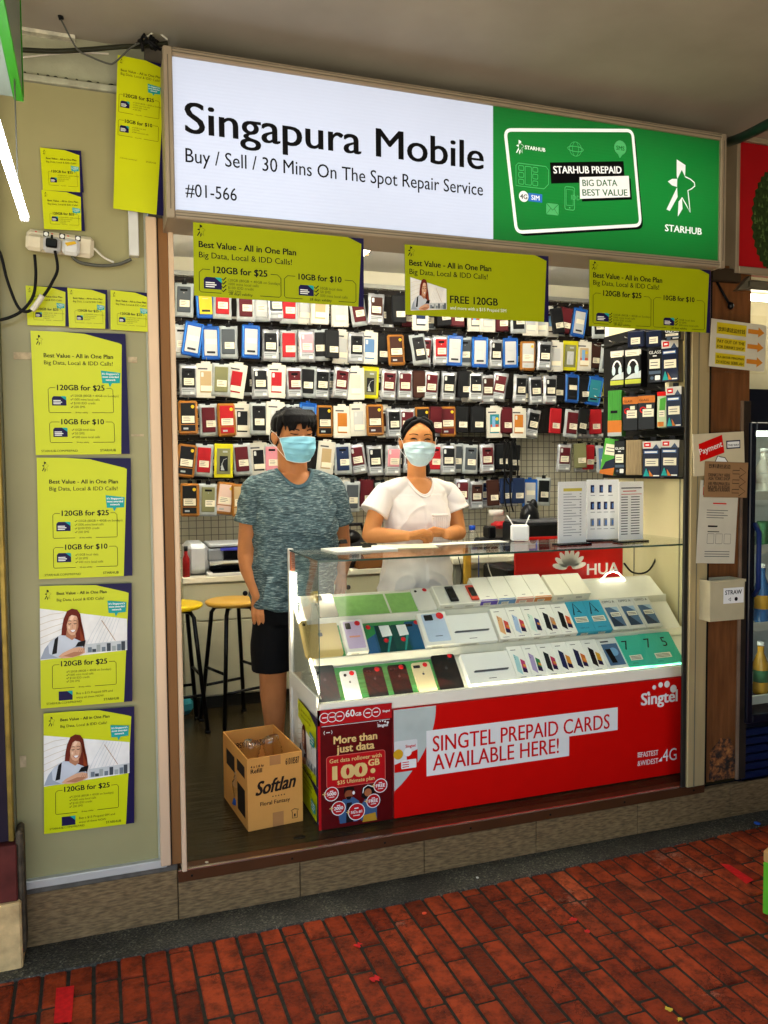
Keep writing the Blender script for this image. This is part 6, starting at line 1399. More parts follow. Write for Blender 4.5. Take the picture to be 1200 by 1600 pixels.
for i in range(vs0, len(p.v)): x_, y_, z_ = p.v[i]; p.v[i] = (x_+(z_-hb*.48)*.25, y_, z_+(x_-wd*.14)*.06)
for k in range(5): a.circ(wd*(.45+.052*k), hb*.43, wd*.012, CI, 2, 8)
a.text('Floral Fantasy', wd*.22, hb*.325, CI, w=wd*.54, l=2, bold=.015)
a.loop([(wd*.80, hb*.07), (wd*.80, hb*.16), (wd*.78, hb*.18), (wd*.84, hb*.20), (wd*.92, hb*.18), (wd*.89, hb*.16), (wd*.89, hb*.07)], .003, CI, 2); a.rect(wd*.83, hb*.09, wd*.86, hb*.13, CI, 2)
p.build('front_wall', cb)
p = MB(); p.box(0, t, t, dp, 0, hb, KR, b=.001); a = Art(p, (0, dp, 0), (0, -1, 0), (0, 0, 1), (-1, 0, 0)); a.rect(.06, .18, .2, .25, CI, 1); a.rect(.24, .04, .36, .16, CI, 1); a.rect(.24, .21, .36, .26, CI, 1); p.build('side_wall', cb)
p = MB(); p.box(wd-t, wd, t, dp, 0, hb, KR, b=.001); p.build('side_wall', cb)
p = MB(); p.box(t, wd-t, dp-t, dp, 0, hb, KR, b=.001); a = Art(p, (0, dp-t, 0)); a.text('P2161018587', wd*.5, hb*.80, CI, w=wd*.62, h=hb*.12, l=1, al=1, bold=.02, rot=pi); p.build('back_wall', cb)
p = MB(); p.box(t, wd-t, t, dp-t, .0, .006, KRD); p.build('bottom', cb)
PET = glass('clear bottle plastic', (.96, .97, .97), 1.5, .06, 2.2)
for (dx, dy, tz, lab, cap) in [(.30, .42, .25, 'left one of two clear plastic bottles upside down in the cardboard box', '#2a4a8a'), (.66, .50, -.2, 'right one of two clear plastic bottles upside down in the cardboard box', '#3a3a42')]:
    p = MB(); pr = [(.001, 0), (.036, .0), (.040, .01)]
    for k in range(9): pr += [(.041, .02+.018*k), (.037, .028+.018*k)]
    pr += [(.041, .19), (.036, .21), (.018, .245), (.014, .26), (.014, .27)]
    rt = empty('plastic_bottle', (0, 0, 0), lab, 'bottle', 'empty bottles in the cardboard box'); p.lathe(pr, PET, n=20); p.v = [(v[0]*(1+.16*noise.noise(Vector(v)*28+Vector((dx*9, 0, 0)))), v[1]*(1+.16*noise.noise(Vector(v)*28+Vector((4, dx*9, 0)))), v[2]) for v in p.v]; p.build('body', rt); q = MB(); q.lathe([(.016, .262), (.016, .285), (.001, .285)], mat('bottle cap '+cap, cap, .4), n=14); q.build('cap', rt)
    pos = cb.matrix_basis @ Vector((0, 0, 0)) if False else Matrix.Rotation(ang, 3, 'Z') @ Vector((wd*dx, dp*dy, 0)); rt.location = (A.x+pos.x, A.y+pos.y, .315); rt.rotation_euler = (pi+tz*.8, .2*(1 if dx < .5 else -1), .4)

# poster stuck to the counter front
f2 = lambda px, py: (lambda q: (q.x, q.z))(at(px, py, 'y', CY0-.006)); (u0, v0), (u1, v1) = f2(497, 1297), f2(612, 1098); u0 += .003
p = MB(); p.box(u0, u1, -.0012, 0, .006, v1, mat('deep maroon print', '#5a0b0e', .3, var=.35, sc=6, coat=.1)); Wd = u1-u0; Hh = 1.56; a = Art(p, (u0, -.0012, .006), k=Wd, vs=(v1-.006)/Wd/Hh)
PB = mat('poster bright red', '#b8141a', .35, coat=.08); a.rect(0, Hh-.20, 1, Hh, PB, 1); a.rect(.0, 0, .035, Hh, PB, 1); a.rect(.05, Hh-.215, .97, Hh-.209, WHT, 2)
for i, x in enumerate((.09, .19, .29)): a.circ(x, Hh-.10, .062, PB, 2+i); a.ring(x, Hh-.10, .062, .010, WHT, 3+i); a.rect(x-.03, Hh-.105, x+.03, Hh-.092, WHT, 3+i)
for x in (.67, .78): a.circ(x, Hh-.10, .058, PB, 2); a.ring(x, Hh-.10, .058, .010, WHT, 3); a.rect(x-.03, Hh-.105, x+.03, Hh-.09, WHT, 3)
a.text('60', .37, Hh-.12, WHT, w=.12, l=3, bold=.02); a.text('GB', .50, Hh-.12, WHT, w=.08, l=3, bold=.03); a.text('Singtel', .87, Hh-.11, WHT, w=.10, l=3, bold=.03)
a.text('Singtel', .80, Hh-.30, WHT, w=.14, l=3, bold=.03)
for i in range(5): a.circ(.80+.035*i, Hh-.245+.02*math.sin(i*.9), .006+.0025*i, WHT, 3, 8)
a.loop([(.09, Hh-.27), (.08, Hh-.295), (.09, Hh-.32)], .006, WHT, 3, False); a.loop([(.18, Hh-.27), (.19, Hh-.295), (.18, Hh-.32)], .006, WHT, 3, False); a.rect(.11, Hh-.30, .16, Hh-.29, WHT, 3)
a.text('More than', .5, Hh-.455, GOLD, w=.58, l=3, al=1, bold=.03); a.text('just data', .5, Hh-.575, GOLD, w=.50, l=3, al=1, bold=.03)
a.rrect(.11, Hh-1.03, .90, Hh-.61, .04, PB, 2); a.loop(a.rrpts(.11, Hh-1.03, .90, Hh-.61, .04), .008, mat('salmon outline', '#d8665a', .4), 3)
a.text('Get data rollover with', .15, Hh-.70, GOLD, w=.70, l=4, bold=.015); a.text('100', .20, Hh-.92, GOLD, w=.44, h=.25, l=4, bold=.05, res=3); a.text('GB', .67, Hh-.80, GOLD, w=.15, l=4, bold=.04); a.circ(.73, Hh-.87, .035, GOLD, 4, 10); a.text('$35 Ultimate plan', .25, Hh-.99, GOLD, w=.50, l=4, bold=.02)
DEN = mat('printed denim', '#3c5a80', .4); SK2 = mat('printed brown skin', '#8a4a2c', .4); SK3 = mat('printed tan skin', '#a5623c', .4); MUS = mat('printed mustard', '#b98a2a', .4); DK = mat('printed dark hair', '#120b0c', .4); a_0 = a; a = Art(p, (u0, -.0012, .006), k=Wd, vs=a_0.vs*.82)
a.poly([(.28, .06), (.24, .34), (.32, .44), (.46, .46), (.54, .38), (.52, .06)], DEN, 3); a.poly([(.36, .06), (.37, .38), (.44, .38), (.46, .06)], mat('printed black tee', '#1a1216', .4), 4); a.circ(.40, .51, .055, SK2, 4, 14, .075); a.poly([(.33, .52), (.34, .62), (.40, .64), (.47, .62), (.47, .52), (.45, .58), (.36, .58)], DK, 5); a.poly([(.36, .48), (.44, .48), (.42, .43), (.38, .43)], DK, 5); a.circ(.465, .53, .018, WHT, 6, 10, .03)
a.poly([(.56, .06), (.56, .30), (.62, .40), (.72, .40), (.78, .30), (.78, .06)], DEN, 3); a.poly([(.58, .03), (.60, .14), (.76, .16), (.78, .03)], MUS, 4); a.poly([(.57, .44), (.58, .58), (.66, .63), (.74, .58), (.76, .42), (.70, .40), (.62, .40)], DK, 4); a.circ(.66, .50, .05, SK3, 5, 14, .065); a.loop([(.59, .50), (.60, .58), (.66, .62), (.73, .58)], .012, WHT, 6, False)
a = a_0
for (x, y, r_, t1) in [(.17, .46, .09, '5000'), (.26, .26, .09, '2000'), (.50, .18, .11, "5G's #1"), (.73, .29, .09, 'FREE'), (.83, .48, .09, 'FREE')]:
    a.circ(x, y, r_, PB, 7); a.ring(x, y, r_, .010, WHT, 8); a.text(t1, x, y-.02, WHT, w=r_*1.35, l=8, al=1, bold=.03); a.rect(x-r_*.4, y-r_*.5, x+r_*.4, y-r_*.4, WHT, 8); a.rect(x-r_*.25, y+r_*.35, x+r_*.25, y+r_*.48, WHT, 8); a.loop([(x-r_-.03, y+.01), (x-r_+.02, y+.01)], .012, GOLD, 9, False); a.loop([(x-r_-.005, y-.015), (x-r_-.005, y+.035)], .012, GOLD, 9, False)
tag(p.build('poster', loc=(0, CY0-.006, 0)), 'dark red poster reading More than just data at the left of the counter front', 'poster')

# clutter at the back desk
def lump(name, px, py, Y, parts, lab, cat, z=None):
    c = at(px, py, 'y', Y); p = MB(); parts(p); return tag(p.build(name, loc=(c.x, Y, .836 if z is None else z)), lab, cat)
bp_ = mat('black plastic', '#0e0e10', .35, coat=.2)
DZ = .836
lump('tool_bag', 548, 855, 2.16, lambda p: (p.box(-.17, .17, -.1, .1, .0, .20, bp_, b=.05), p.ell((-.05, -.02, .20), (.12, .08, .06), bp_), p.tube([(-.1, 0, .2), (-.05, -.05, .29), (.06, -.05, .29), (.1, 0, .2)], .012, bp_, 8)), 'lumpy black bag on the back desk between the two people', 'bag')
lump('wooden_crate', 580, 880, 2.1, lambda p: (p.box(-.12, .12, -.08, .08, 0, .10, mat('brown wood', '#7a4c24', .6), b=.005), p.box(-.125, .125, -.085, .085, .1, .112, mat('brown wood', '#7a4c24', .6), b=.003)), 'small brown wooden crate on the back desk behind the woman', 'crate')
c = at(738, 840, 'y', 2.12); r = empty('water_bottle', (c.x, 2.12, .836), 'clear water bottle with a blue cap on the back desk', 'bottle'); p = MB(); p.lathe([(.045, 0), (.048, .02), (.046, .10), (.048, .16), (.030, .215), (.018, .225)], PET, n=20); p.box(-.049, .049, -.049, -.047, .05, .12, mat('blue label', '#3a6ab0', .4)); p.build('body', r); p = MB(); p.lathe([(.022, .224), (.022, .255), (.001, .256)], mat('blue cap', '#2048b0', .35), n=16); p.build('cap', r)
lump('card_terminal', 765, 850, 2.08, lambda p: (p.box(-.10, .10, -.06, .06, 0, .17, bp_, b=.015), p.box(-.03, .03, -.05, .05, .17, .25, bp_, b=.01), p.box(-.085, .085, -.064, -.058, .05, .13, mat('dark screen', '#08080c', .1), b=.002)), 'black card machine on the back desk beside the bottle', 'machine')
lump('mug', 786, 850, 2.04, lambda p: (p.lathe([(.055, 0), (.062, .13), (.056, .13), (.05, .01), (.001, .01)], mat('white china', '#dcdad2', .25, coat=.4), n=20), p.tube([(.058, 0, .03), (.095, 0, .05), (.095, 0, .09), (.060, 0, .11)], .008, mat('white china', '#dcdad2', .25, coat=.4), 8)), 'white mug on the back desk right of the card machine', 'mug')
lump('red_pouch', 795, 822, 2.22, lambda p: p.box(-.12, .12, -.07, .07, .22, .27, mat('red vinyl', '#b8262a', .4), b=.02) or p.box(-.10, .10, -.06, .06, 0, .22, mat('grey carton', '#8a8578', .7), b=.004), 'red pouch lying on a grey carton on the back desk', 'pouch')
lump('tape_roll', 775, 806, 2.30, lambda p: (p.lathe([(.028, -.02), (.055, -.02), (.055, .02), (.028, .02)], mat('white tape', '#d5d0c4', .5), (0, 0, .33), 20), p.box(-.05, .05, -.05, .05, 0, .31, mat('grey carton', '#8a8578', .7), b=.004)), 'white tape roll on a carton at the back desk', 'tape')
lump('shoulder_bag', 815, 838, 1.85, lambda p: (p.box(-.10, .10, -.10, .10, -.05, .17, bp_, b=.06), p.ell((.06, .0, .20), (.07, .06, .10), bp_), p.ell((.09, 0, .28), (.03, .03, .05), bp_)), 'black shoulder bag heaped behind the white router', 'bag', .95)
r = lump('desktop_printer', 843, 848, 1.75, lambda p: (p.box(-.20, .20, -.16, .16, 0, .20, bp_, b=.012), p.box(-.18, .18, -.165, -.155, .03, .10, mat('dark tray', '#1c1c20', .4), b=.004), p.box(-.19, .19, -.15, .15, .20, .215, mat('grey lid', '#5a5a5c', .3), b=.006)), 'black desktop printer behind the leaflet stands', 'printer', .93)
t_ = empty('side_desk', (2.45, 1.80, 0), 'narrow side desk behind the counter carrying the printer', 'desk'); p = MB(); p.box(-.62, .62, -.22, .22, .89, .93, m_ctop, b=.004); p.build('top', t_)
for s in (-1, 1):
    for q in (-1, 1): p = MB(); p.box(s*.58-.02, s*.58+.02, q*.18-.02, q*.18+.02, 0, .89, mat('grey leg', '#77776c', .5), b=.003); p.build('leg', t_)
p = MB(); c = at(790, 915, 'y', 1.2); p.box(-.075, .075, -.15, .15, 0, .62, bp_, b=.01); p.box(-.05, .05, -.155, -.15, .35, .55, mat('dark grille', '#1d1d20', .5), b=.002); p.box(.035, .045, -.156, -.151, .2, .56, mat('steel strip', '#7a7a7e', .3, .6)); tag(p.build('computer_tower', loc=(c.x, 1.2, .30)), 'black computer tower behind the glass, left of the red sign board', 'computer')
p = MB(); p.box(-.14, .14, -.2, .2, 0, .30, m_cab, b=.004); tag(p.build('low_stand', loc=(c.x, 1.2, 0)), 'low grey stand carrying the computer tower', 'stand')
p = MB(); c = at(730, 905, 'y', 1.1); p.box(-.018, .018, -.018, .018, 0, 1.08, mat('yellow pine', '#c59a34', .6, var=.2, sc=10, stretch=(4, 4, .5)), b=.003); tag(p.build('wooden_post', loc=(c.x, 1.1, 0)), 'yellow wooden post behind the counter glass, right of the woman', 'post')
def cable(name, pts, r_, m, lab, n=6):
    P = [Vector(q) for q in pts]; out = []
    for i in range(len(P)-1):
        p0, p1, p2, p3 = P[max(i-1, 0)], P[i], P[i+1], P[min(i+2, len(P)-1)]
        for k in range(6):
            t = k/6; out.append(.5*((2*p1)+(p2-p0)*t+(2*p0-5*p1+4*p2-p3)*t*t+(3*p1-p0-3*p2+p3)*t**3))
    out.append(P[-1]); b_ = out[0]; p = MB(); p.tube([q-b_ for q in out], r_, m, n); return tag(p.build(name, loc=b_), lab, 'cable')
CBK = mat('black cable', '#101010', .5); CWH = mat('white cable', '#cfc9b8', .5); CGY = mat('grey cable', '#55554c', .5)
L_ = lambda *qs, y=.0: [at(a_, b_, 'y', y) for a_, b_ in qs]
cable('cable', L_((1070, 770), (1050, 815), (1035, 848), (1015, 890), (990, 895), (975, 880), y=.62), .005, CBK, 'thick black cable hanging at the right of the counter')
cable('cable', L_((1036, 760), (1028, 800), (1034, 850), (1030, 945), y=.70), .004, CGY, 'grey cable down the cream partition at right')
cable('cable', L_((768, 850), (762, 880), (772, 910), y=.64), .0025, CWH, 'white cable under the counter top beside the wooden post')
cable('cable', L_((716, 870), (722, 900), (716, 925), y=.66), .0025, CBK, 'thin black cable under the counter top behind the glass'); cable('cable', L_((748, 868), (748, 925), y=.66), .0025, mat('blue cable', '#27408a', .5), 'thin blue cable beside the wooden post')
# tiered price holder of the left wall: hook strip with small packs seen edge on

# ------------------------------------------------ left panel fittings
r = empty('power_strip', at(95, 383, 'y', -.001), 'white power strip with three plugs on the grey green panel', 'power strip'); r.location.y = -.001
A, Bq = at(42, 378, 'y', 0), at(147, 392, 'y', 0); wl_ = (Bq-A).length; an_ = -math.atan2((Bq-A).z, (Bq-A).x); r.rotation_euler = (0, an_, 0)
IV = mat('ivory plastic', '#d6ccb2', .35, coat=.2); p = MB(); p.box(-wl_/2, wl_/2, -.03, 0, -.036, .036, IV, b=.012); a = Art(p, (0, -.03, 0))
for k in range(3):
    x = wl_*(-.32+.235*k); a.rect(x+.014, .014, x+.032, .032, BLK, 1); a.circ(x+.023, .023, .007, WHT, 2, 12); a.rect(x-.012, .025, x-.006, .028, DOT, 1)
a.rect(wl_*.20, -.004, wl_*.27, .010, mat('faded red label', '#c4553a', .5), 1); p.build('body', r)
for k, (x, m_) in enumerate(((-wl_*.37, IV), (-wl_*.12, mat('grey plug', '#b4b4b4', .4)), (wl_*.16, mat('pale plug', '#d2d2cf', .4)))):
    p = MB(); p.box(x-.028, x+.028, -.058, -.030, -.042, .012, m_, b=.010)
    if k == 1: p.box(x-.018, x+.018, -.078, -.062, -.030, .0, bp_, b=.004); p.box(x-.004, x+.004, -.066, -.062, .0, .014, bp_)
    if k == 2: Art(p, (0, -.062, 0)).poly([(x-.02, -.006), (x+.012, .004), (x+.018, -.004), (x-.012, -.016)], mat('yellow smear', '#c9a227', .6), 1)
    p.build('plug', r)
yb = -.05
cable('cable', L_((54, 398), (56, 430), (52, 462), (36, 484), (15, 496), (-15, 503), y=yb), .0055, CBK, 'black cable curling down from the left plug to the edge')
cable('cable', L_((86, 392), (90, 420), (82, 440), (70, 460), (50, 484), (30, 482), (12, 440), (2, 400), (-8, 380), y=yb-.008), .0055, CBK, 'black cable looping from the middle plug past a white joint')
cable('cable', L_((66, 462), (60, 472), (50, 485), y=yb-.012), .010, CWH, 'white taped joint on the black cable')
cable('cable', L_((112, 400), (125, 410), (155, 415), (185, 413), (205, 405), y=-.02), .006, CGY, 'grey cable sagging from the strip to the white trunking'); cable('cable', L_((147, 388), (162, 402), (178, 410), y=-.022), .004, CWH, 'short white cable at the right end of the power strip')
A, Bq = at(200, 329, 'y', 0), at(217, 402, 'y', 0); p = MB(); p.box(A.x, Bq.x, -.022, .012, Bq.z, A.z+.03, mat('white trunking', '#cfcfc8', .4), b=.002); o = p.build('cable_trunking', sub=((A.x+Bq.x)/2, 0, Bq.z)); tag(o, 'short white vertical cable trunking below the tall poster', 'trunking')
cable('cable', L_((20, 77), (80, 80), (130, 78), (190, 73), (225, 72), (262, 68), y=-.06), .008, mat('dark olive cable', '#2c2d20', .5), 'thick dark cable running under the soffit to the sign')
cable('cable', L_((30, 90), (90, 84), (125, 82), (170, 84), y=-.03), .003, CWH, 'thin pale cable below the thick dark one')
cable('cable', L_((80, 0), (86, 14), (94, 28), (108, 55), (122, 78), (140, 88), (168, 99), (180, 97), (205, 74), (222, 66), y=-.10), .003, CGY, 'grey cable dangling from the ceiling and tied by the poster')
cable('cable', L_((78, -6), (84, 10), (92, 20), (96, 30), y=-.105), .009, CBK, 'black sheathed end of the dangling ceiling cable')
cable('cable', L_((205, 74), (218, 66), (232, 56), (245, 50), (262, 62), y=-.09), .003, CWH, 'white wire looping above the corner of the sign')
rt = random.Random(4)
p = MB()
for k in range(7): q0 = at(212+rt.uniform(0, 30), 68+rt.uniform(-6, 12), 'y', -.09); q1 = at(215+rt.uniform(0, 40), 70+rt.uniform(-8, 12), 'y', -.11); p.tube([q0, (q0+q1)/2+V3(0, -.02, .012), q1], .006, CBK, 6)
tag(p.build('cable_bundle', sub=at(225, 72, 'y', -.1)), 'knotted bundle of black cables at the upper left sign corner', 'cable')

# hanging box sign and its tube at the upper left
c1 = at(37, 156, 'y', -.62); hs_ = empty('hanging_sign', (c1.x-.13, -1.3, c1.z), 'grey green edged box sign hanging at the upper left corner', 'sign')
tr = mat('dim translucent acrylic', '#7c8578', .3, var=.2, sc=3, stretch=(8, 1, 1)); gre = mat('green edge trim', '#2f7d1c', .4)
p = MB(); p.box(-.128, .128, -.68, .68, .004, .47, tr, b=.003); p.build('case', hs_)
p = MB(); p.box(.105, .130, -.68, .684, -.004, .006, gre, b=.002); p.box(.127, .131, .676, .684, .006, .47, gre); p.box(-.13, -.105, -.68, .684, -.004, .006, gre, b=.002); p.build('trim', hs_)
p = MB(); p.tube([(-.02, .3, .47), (-.02, .3, .49)], .01, CGY, 6); p.tube([(-.02, -.4, .47), (-.02, -.4, .49)], .01, CGY, 6); p.build('hanger', hs_)
c2 = at(38, 338, 'y', -.55); lt = empty('tube_light', (c2.x, -1.1, c2.z), 'bright bare tube light at the left edge below the hanging sign', 'light')
p = MB(); p.tube([(-.012, -.60, -.0), (0, .55, 0)], .011, mat('lit led tube', '#f4f8ff', .3, emit=LEFTLED, var=.01), 12); p.build('lamp_tube', lt)
p = MB(); p.box(-.014, .012, -.62, -.595, -.014, .014, WHT, b=.003); p.box(-.012, .012, .55, .565, -.012, .012, WHT, b=.003); p.tube([(0, -.5, .01), (0, -.5, .33)], .002, CGY, 5); p.tube([(0, .35, .01), (0, .35, .33)], .002, CGY, 5); p.build('fixing', lt)

# ------------------------------------------------ right hand pillar, notices, fridge, neighbour's sign
pl = empty('pillar', (2.53, 0, GZ), 'worn brown boarded pillar between the shop and the drinks fridge', 'pillar')
BRW = mat('worn brown board', '#6e4424', .6, var=.35, sc=6, stretch=(5, 5, .7), bump=.3, bsc=40)
p = MB(); p.box(-.115, .118, .0, .05, .195, 2.62, BRW, b=.004); p.build('board', pl)
p = MB(); p.box(.060, .075, -.012, .0, .19, 2.0, mat('brown edge strip', '#7a6450', .5, var=.3), b=.002); p.box(.076, .118, -.010, .0, .19, 2.0, mat('dark brown frame', '#2c241d', .5, var=.3), b=.002); p.build('edge_strip', pl)
p = MB(); rg = random.Random(2)
def rotmat():
    m = bpy.data.materials.new('rotted charred wood'); m.use_nodes = True; n = m.node_tree.nodes; L = m.node_tree.links; b_ = n['Principled BSDF']; tc = n.new('ShaderNodeTexCoord')
    t = n.new('ShaderNodeTexNoise'); t.inputs['Scale'].default_value = 26; t.inputs['Detail'].default_value = 9; t.inputs['Roughness'].default_value = .75; L.new(tc.outputs['Object'], t.inputs[0]); r = n.new('ShaderNodeValToRGB'); L.new(t.outputs[0], r.inputs[0])
    for k, (p_, c_) in enumerate([(.36, '#0e0906'), (.47, '#3a2413'), (.55, '#8a4f20'), (.66, '#b97a3c')]):
        e = r.color_ramp.elements[k] if k < 2 else r.color_ramp.elements.new(p_); e.position = p_; e.color = lin(c_)
    L.new(r.outputs[0], b_.inputs['Base Color']); b_.inputs['Roughness'].default_value = .9; bp = n.new('ShaderNodeBump'); bp.inputs['Strength'].default_value = 1; bp.inputs['Distance'].default_value = .01; L.new(t.outputs[0], bp.inputs['Height']); L.new(bp.outputs[0], b_.inputs['Normal']); return m
RTM = rotmat(); edge_ = [(-.095, .20), (.056, .20), (.058, .33), (.040, .37), (.02, .395), (.0, .39), (-.03, .40), (-.06, .37), (-.09, .34)]; fine = []
for (a1, b1), (a2, b2) in zip(edge_, edge_[1:]+edge_[:1]):
    for k in range(5): fine.append((a1+(a2-a1)*k/5+rg.uniform(-.004, .004), b1+(b2-b1)*k/5+rg.uniform(-.006, .006)))
m0 = len(fine); p.add([(u, -.004, v) for u, v in fine]+[(u, .0, v) for u, v in fine], [tuple(range(m0))]+[(k, (k+1) % m0, m0+(k+1) % m0, m0+k) for k in range(m0)], RTM)
p.build('rot_patch', pl)
def card(pl_, pr2, pt, pb, y, col, name, lab, art, skew=0, t=.002, rz=0):
    A, Bq, T2 = at(pl_, pb, 'y', y), at(pr2, pb, 'y', y), at(pl_, pt, 'y', y); w_ = (Bq-A).length; h_ = (T2-A).length; p = MB(); p.box(-w_/2, w_/2, -t, 0, 0, h_, mat('card '+col, col, .5, var=.08, sc=10), b=.0006); a = Art(p, (-w_/2, -t, 0), k=1)
    art(a, w_, h_); return tag(p.build(name, loc=((A.x+Bq.x)/2, y, A.z), rot=(0, RAD(skew), RAD(rz))), lab, 'notice', 'notices taped to the pillar')
YEL = mat('yellow highlight', '#d8c41c', .5); ORA = mat('orange arrow', '#d98a2a', .5)
def arrow(a, u, v, w_, h_, m, l): a.poly([(u, v+h_*.28), (u+w_*.62, v+h_*.28), (u+w_*.62, v), (u+w_, v+h_/2), (u+w_*.62, v+h_), (u+w_*.62, v+h_*.72), (u, v+h_*.72)], m, l)
def n1(a, w_, h_):
    for i, (tx, hh) in enumerate((('饮料请这边付钱', .6), ('PAY OUT OF THE\nFOR DRINKS SHOP', .42), ('SILA BAYAR MINUMAN\nDI KEDAI SEBELAH', .36))):
        y = h_*(.70-.32*i); a.rect(w_*.10, y, w_*.63, y+h_*.24, YEL, 1)
        for j, q in enumerate(tx.split('\n')): a.text(q, w_*.365, y+h_*((.06 if '\n' not in tx else .135)-.11*j), BLK, w=w_*.48, l=2, al=1, bold=.02)
        arrow(a, w_*.66, y+h_*.02, w_*.30, h_*.22, ORA, 1)
card(1107, 1194, 500, 575, -.045, '#d9d5c4', 'notice_card', 'white notice with yellow bars and orange arrows at the top of the pillar', n1, 3)
def sheet(pl_, pr2, pt, pb, y, name, lab):
    A, Bq, T2 = at(pl_, pb, 'y', y), at(pr2, pb, 'y', y), at(pl_, pt, 'y', y); w_ = Bq.x-A.x; h_ = T2.z-A.z; p = MB(); r_ = random.Random(9); nx, nz_ = 12, 16
    vs = [(-w_/2+w_*i/nx, -.004-.008*noise.noise(Vector((i*.7, j*.6, pt*.1)))-.004*noise.noise(Vector((i*1.7, j*1.6, 3))), h_*j/nz_) for j in range(nz_+1) for i in range(nx+1)]
    p.add(vs, [(j*(nx+1)+i, j*(nx+1)+i+1, (j+1)*(nx+1)+i+1, (j+1)*(nx+1)+i) for j in range(nz_) for i in range(nx)], glass('crinkled clear plastic', (.94, .92, .88), 1.45, .10, .8), True); tag(p.build(name, loc=((A.x+Bq.x)/2, y, A.z)), lab, 'plastic sleeve')
sheet(1103, 1196, 488, 582, -.056, 'plastic_sleeve', 'crinkled clear plastic over the yellow and orange notice'); sheet(1104, 1165, 578, 680, -.012, 'plastic_sleeve', 'empty crinkled clear plastic taped on the bare brown board')
card(1083, 1162, 676, 742, -.034, '#c9bc9a', 'notice_card', 'cream card with a red Payment tag and a pointing hand', lambda a, w_, h_: (a.poly([(w_*.12, h_*.34), (w_*.60, h_*.52), (w_*.56, h_*.95), (w_*.10, h_*.76)], RED, 1), a.text('Payment', w_*.12, h_*.50, WHT, w=w_*.46, l=2, bold=.01, rot=.25), a.rect(w_*.64, h_*.60, w_*.92, h_*.80, NAVY, 1), a.rect(w_*.66, h_*.63, w_*.90, h_*.77, WHT, 2), a.text('THIS WAY', w_*.67, h_*.66, BLK, w=w_*.22, l=3, bold=.02), a.poly([(w_*.36, h_*.20), (w_*.46, h_*.45), (w_*.52, h_*.42), (w_*.60, h_*.40), (w_*.66, h_*.28), (w_*.60, h_*.05)], WHT, 3), a.loop([(w_*.36, h_*.20), (w_*.46, h_*.45), (w_*.52, h_*.42), (w_*.60, h_*.40), (w_*.66, h_*.28)], .004, BLK, 4, False)), -3, .008)
def n3(a, w_, h_):
    for i, q in enumerate(('饮料请往这边', 'DRINKS PAY HERE\nASIA YORKS SHOP', 'AIR MINUMAN SILA\nBAYAR DI KEDAI', 'SEBELAH KANAN')):
        for j, t2 in enumerate(q.split('\n')): a.text(t2, w_*.08, h_*(.82-.24*i-.10*j+(.06 if i == 3 else 0)), CI, w=w_*.50, h=h_*.13, l=1, bold=.02)
    for y in (.72, .45, .18): a.loop([(w_*.64, h_*(y+.05)), (w_*.80, h_*(y+.05)), (w_*.80, h_*(y+.13)), (w_*.95, h_*y), (w_*.80, h_*(y-.13)), (w_*.80, h_*(y-.05)), (w_*.64, h_*(y-.05))], .003, CI, 1)
card(1099, 1166, 722, 778, -.046, '#94704c', 'cardboard_notice', 'brown cardboard notice with handwritten lines and three arrows', n3, 2, .004)
def n4(a, w_, h_):
    a.rect(w_*.08, h_*.82, w_*.4, h_*.92, RED, 1); a.text('D', w_*.08, h_*.94, BLK, h=h_*.10, l=1); a.rect(w_*.35, h_*.72, w_*.7, h_*.735, RED, 1)
    for i in range(4): a.rect(w_*.2, h_*(.64-.03*i), w_*(.75-.1*(i % 2)), h_*(.648-.03*i), INK, 1)
    for i in range(3): a.loop(a.rrpts(w_*(.25+.22*i), h_*.24, w_*(.42+.22*i), h_*.36, .002, 2), .0015, INK, 1)
    a.rect(w_*.25, h_*.44, w_*.5, h_*.46, BLK, 1); a.rect(w_*.25, h_*.38, w_*.55, h_*.39, BLK, 1)
    for i in range(3): a.rect(w_*.2, h_*(.14-.03*i), w_*.85, h_*(.148-.03*i), INK, 1)
card(1087, 1147, 752, 882, -.036, '#c9c2ac', 'paper_notice', 'torn white paper notice hanging below the brown cardboard one', n4, 3, .002)
A, Bq, T2 = at(1109, 972, 'y', -.10), at(1163, 968, 'y', -.10), at(1109, 908, 'y', -.10); w_ = Bq.x-A.x; h_ = T2.z-A.z; ob_ = empty('straw_holder', ((A.x+Bq.x)/2, -.10, A.z), 'cream plastic box labelled STRAW fixed to the pillar', 'container'); CRB = mat('aged cream plastic', '#b9ae8c', .45, var=.12, sc=6, coat=.15)
p = MB()
for (x0, x1, y0, y1) in ((-w_/2, w_/2, 0, .004), (-w_/2, w_/2, .094, .098), (-w_/2, -w_/2+.004, .004, .094), (w_/2-.004, w_/2, .004, .094)): p.box(x0, x1, y0, y1, 0, h_, CRB, b=.001)
p.box(-w_/2+.004, w_/2-.004, .004, .094, 0, .006, CRB); p.box(-w_/2-.004, w_/2+.004, -.004, .0, h_-.012, h_, CRB, b=.001); p.build('bin', ob_)
p = MB(); p.box(-w_*.12, w_*.46, -.002, -.0004, h_*.42, h_*.80, WHT); a = Art(p, (0, -.002, 0)); a.text('STRAW', -w_*.08, h_*.64, BLK, w=w_*.48, l=1, bold=.02); a.loop([(w_*.02, h_*.52), (w_*.08, h_*.56), (w_*.08, h_*.48)], .004, BLK, 1); a.circ(w_*.24, h_*.52, w_*.05, BLK, 1, 8); p.build('label', ob_)
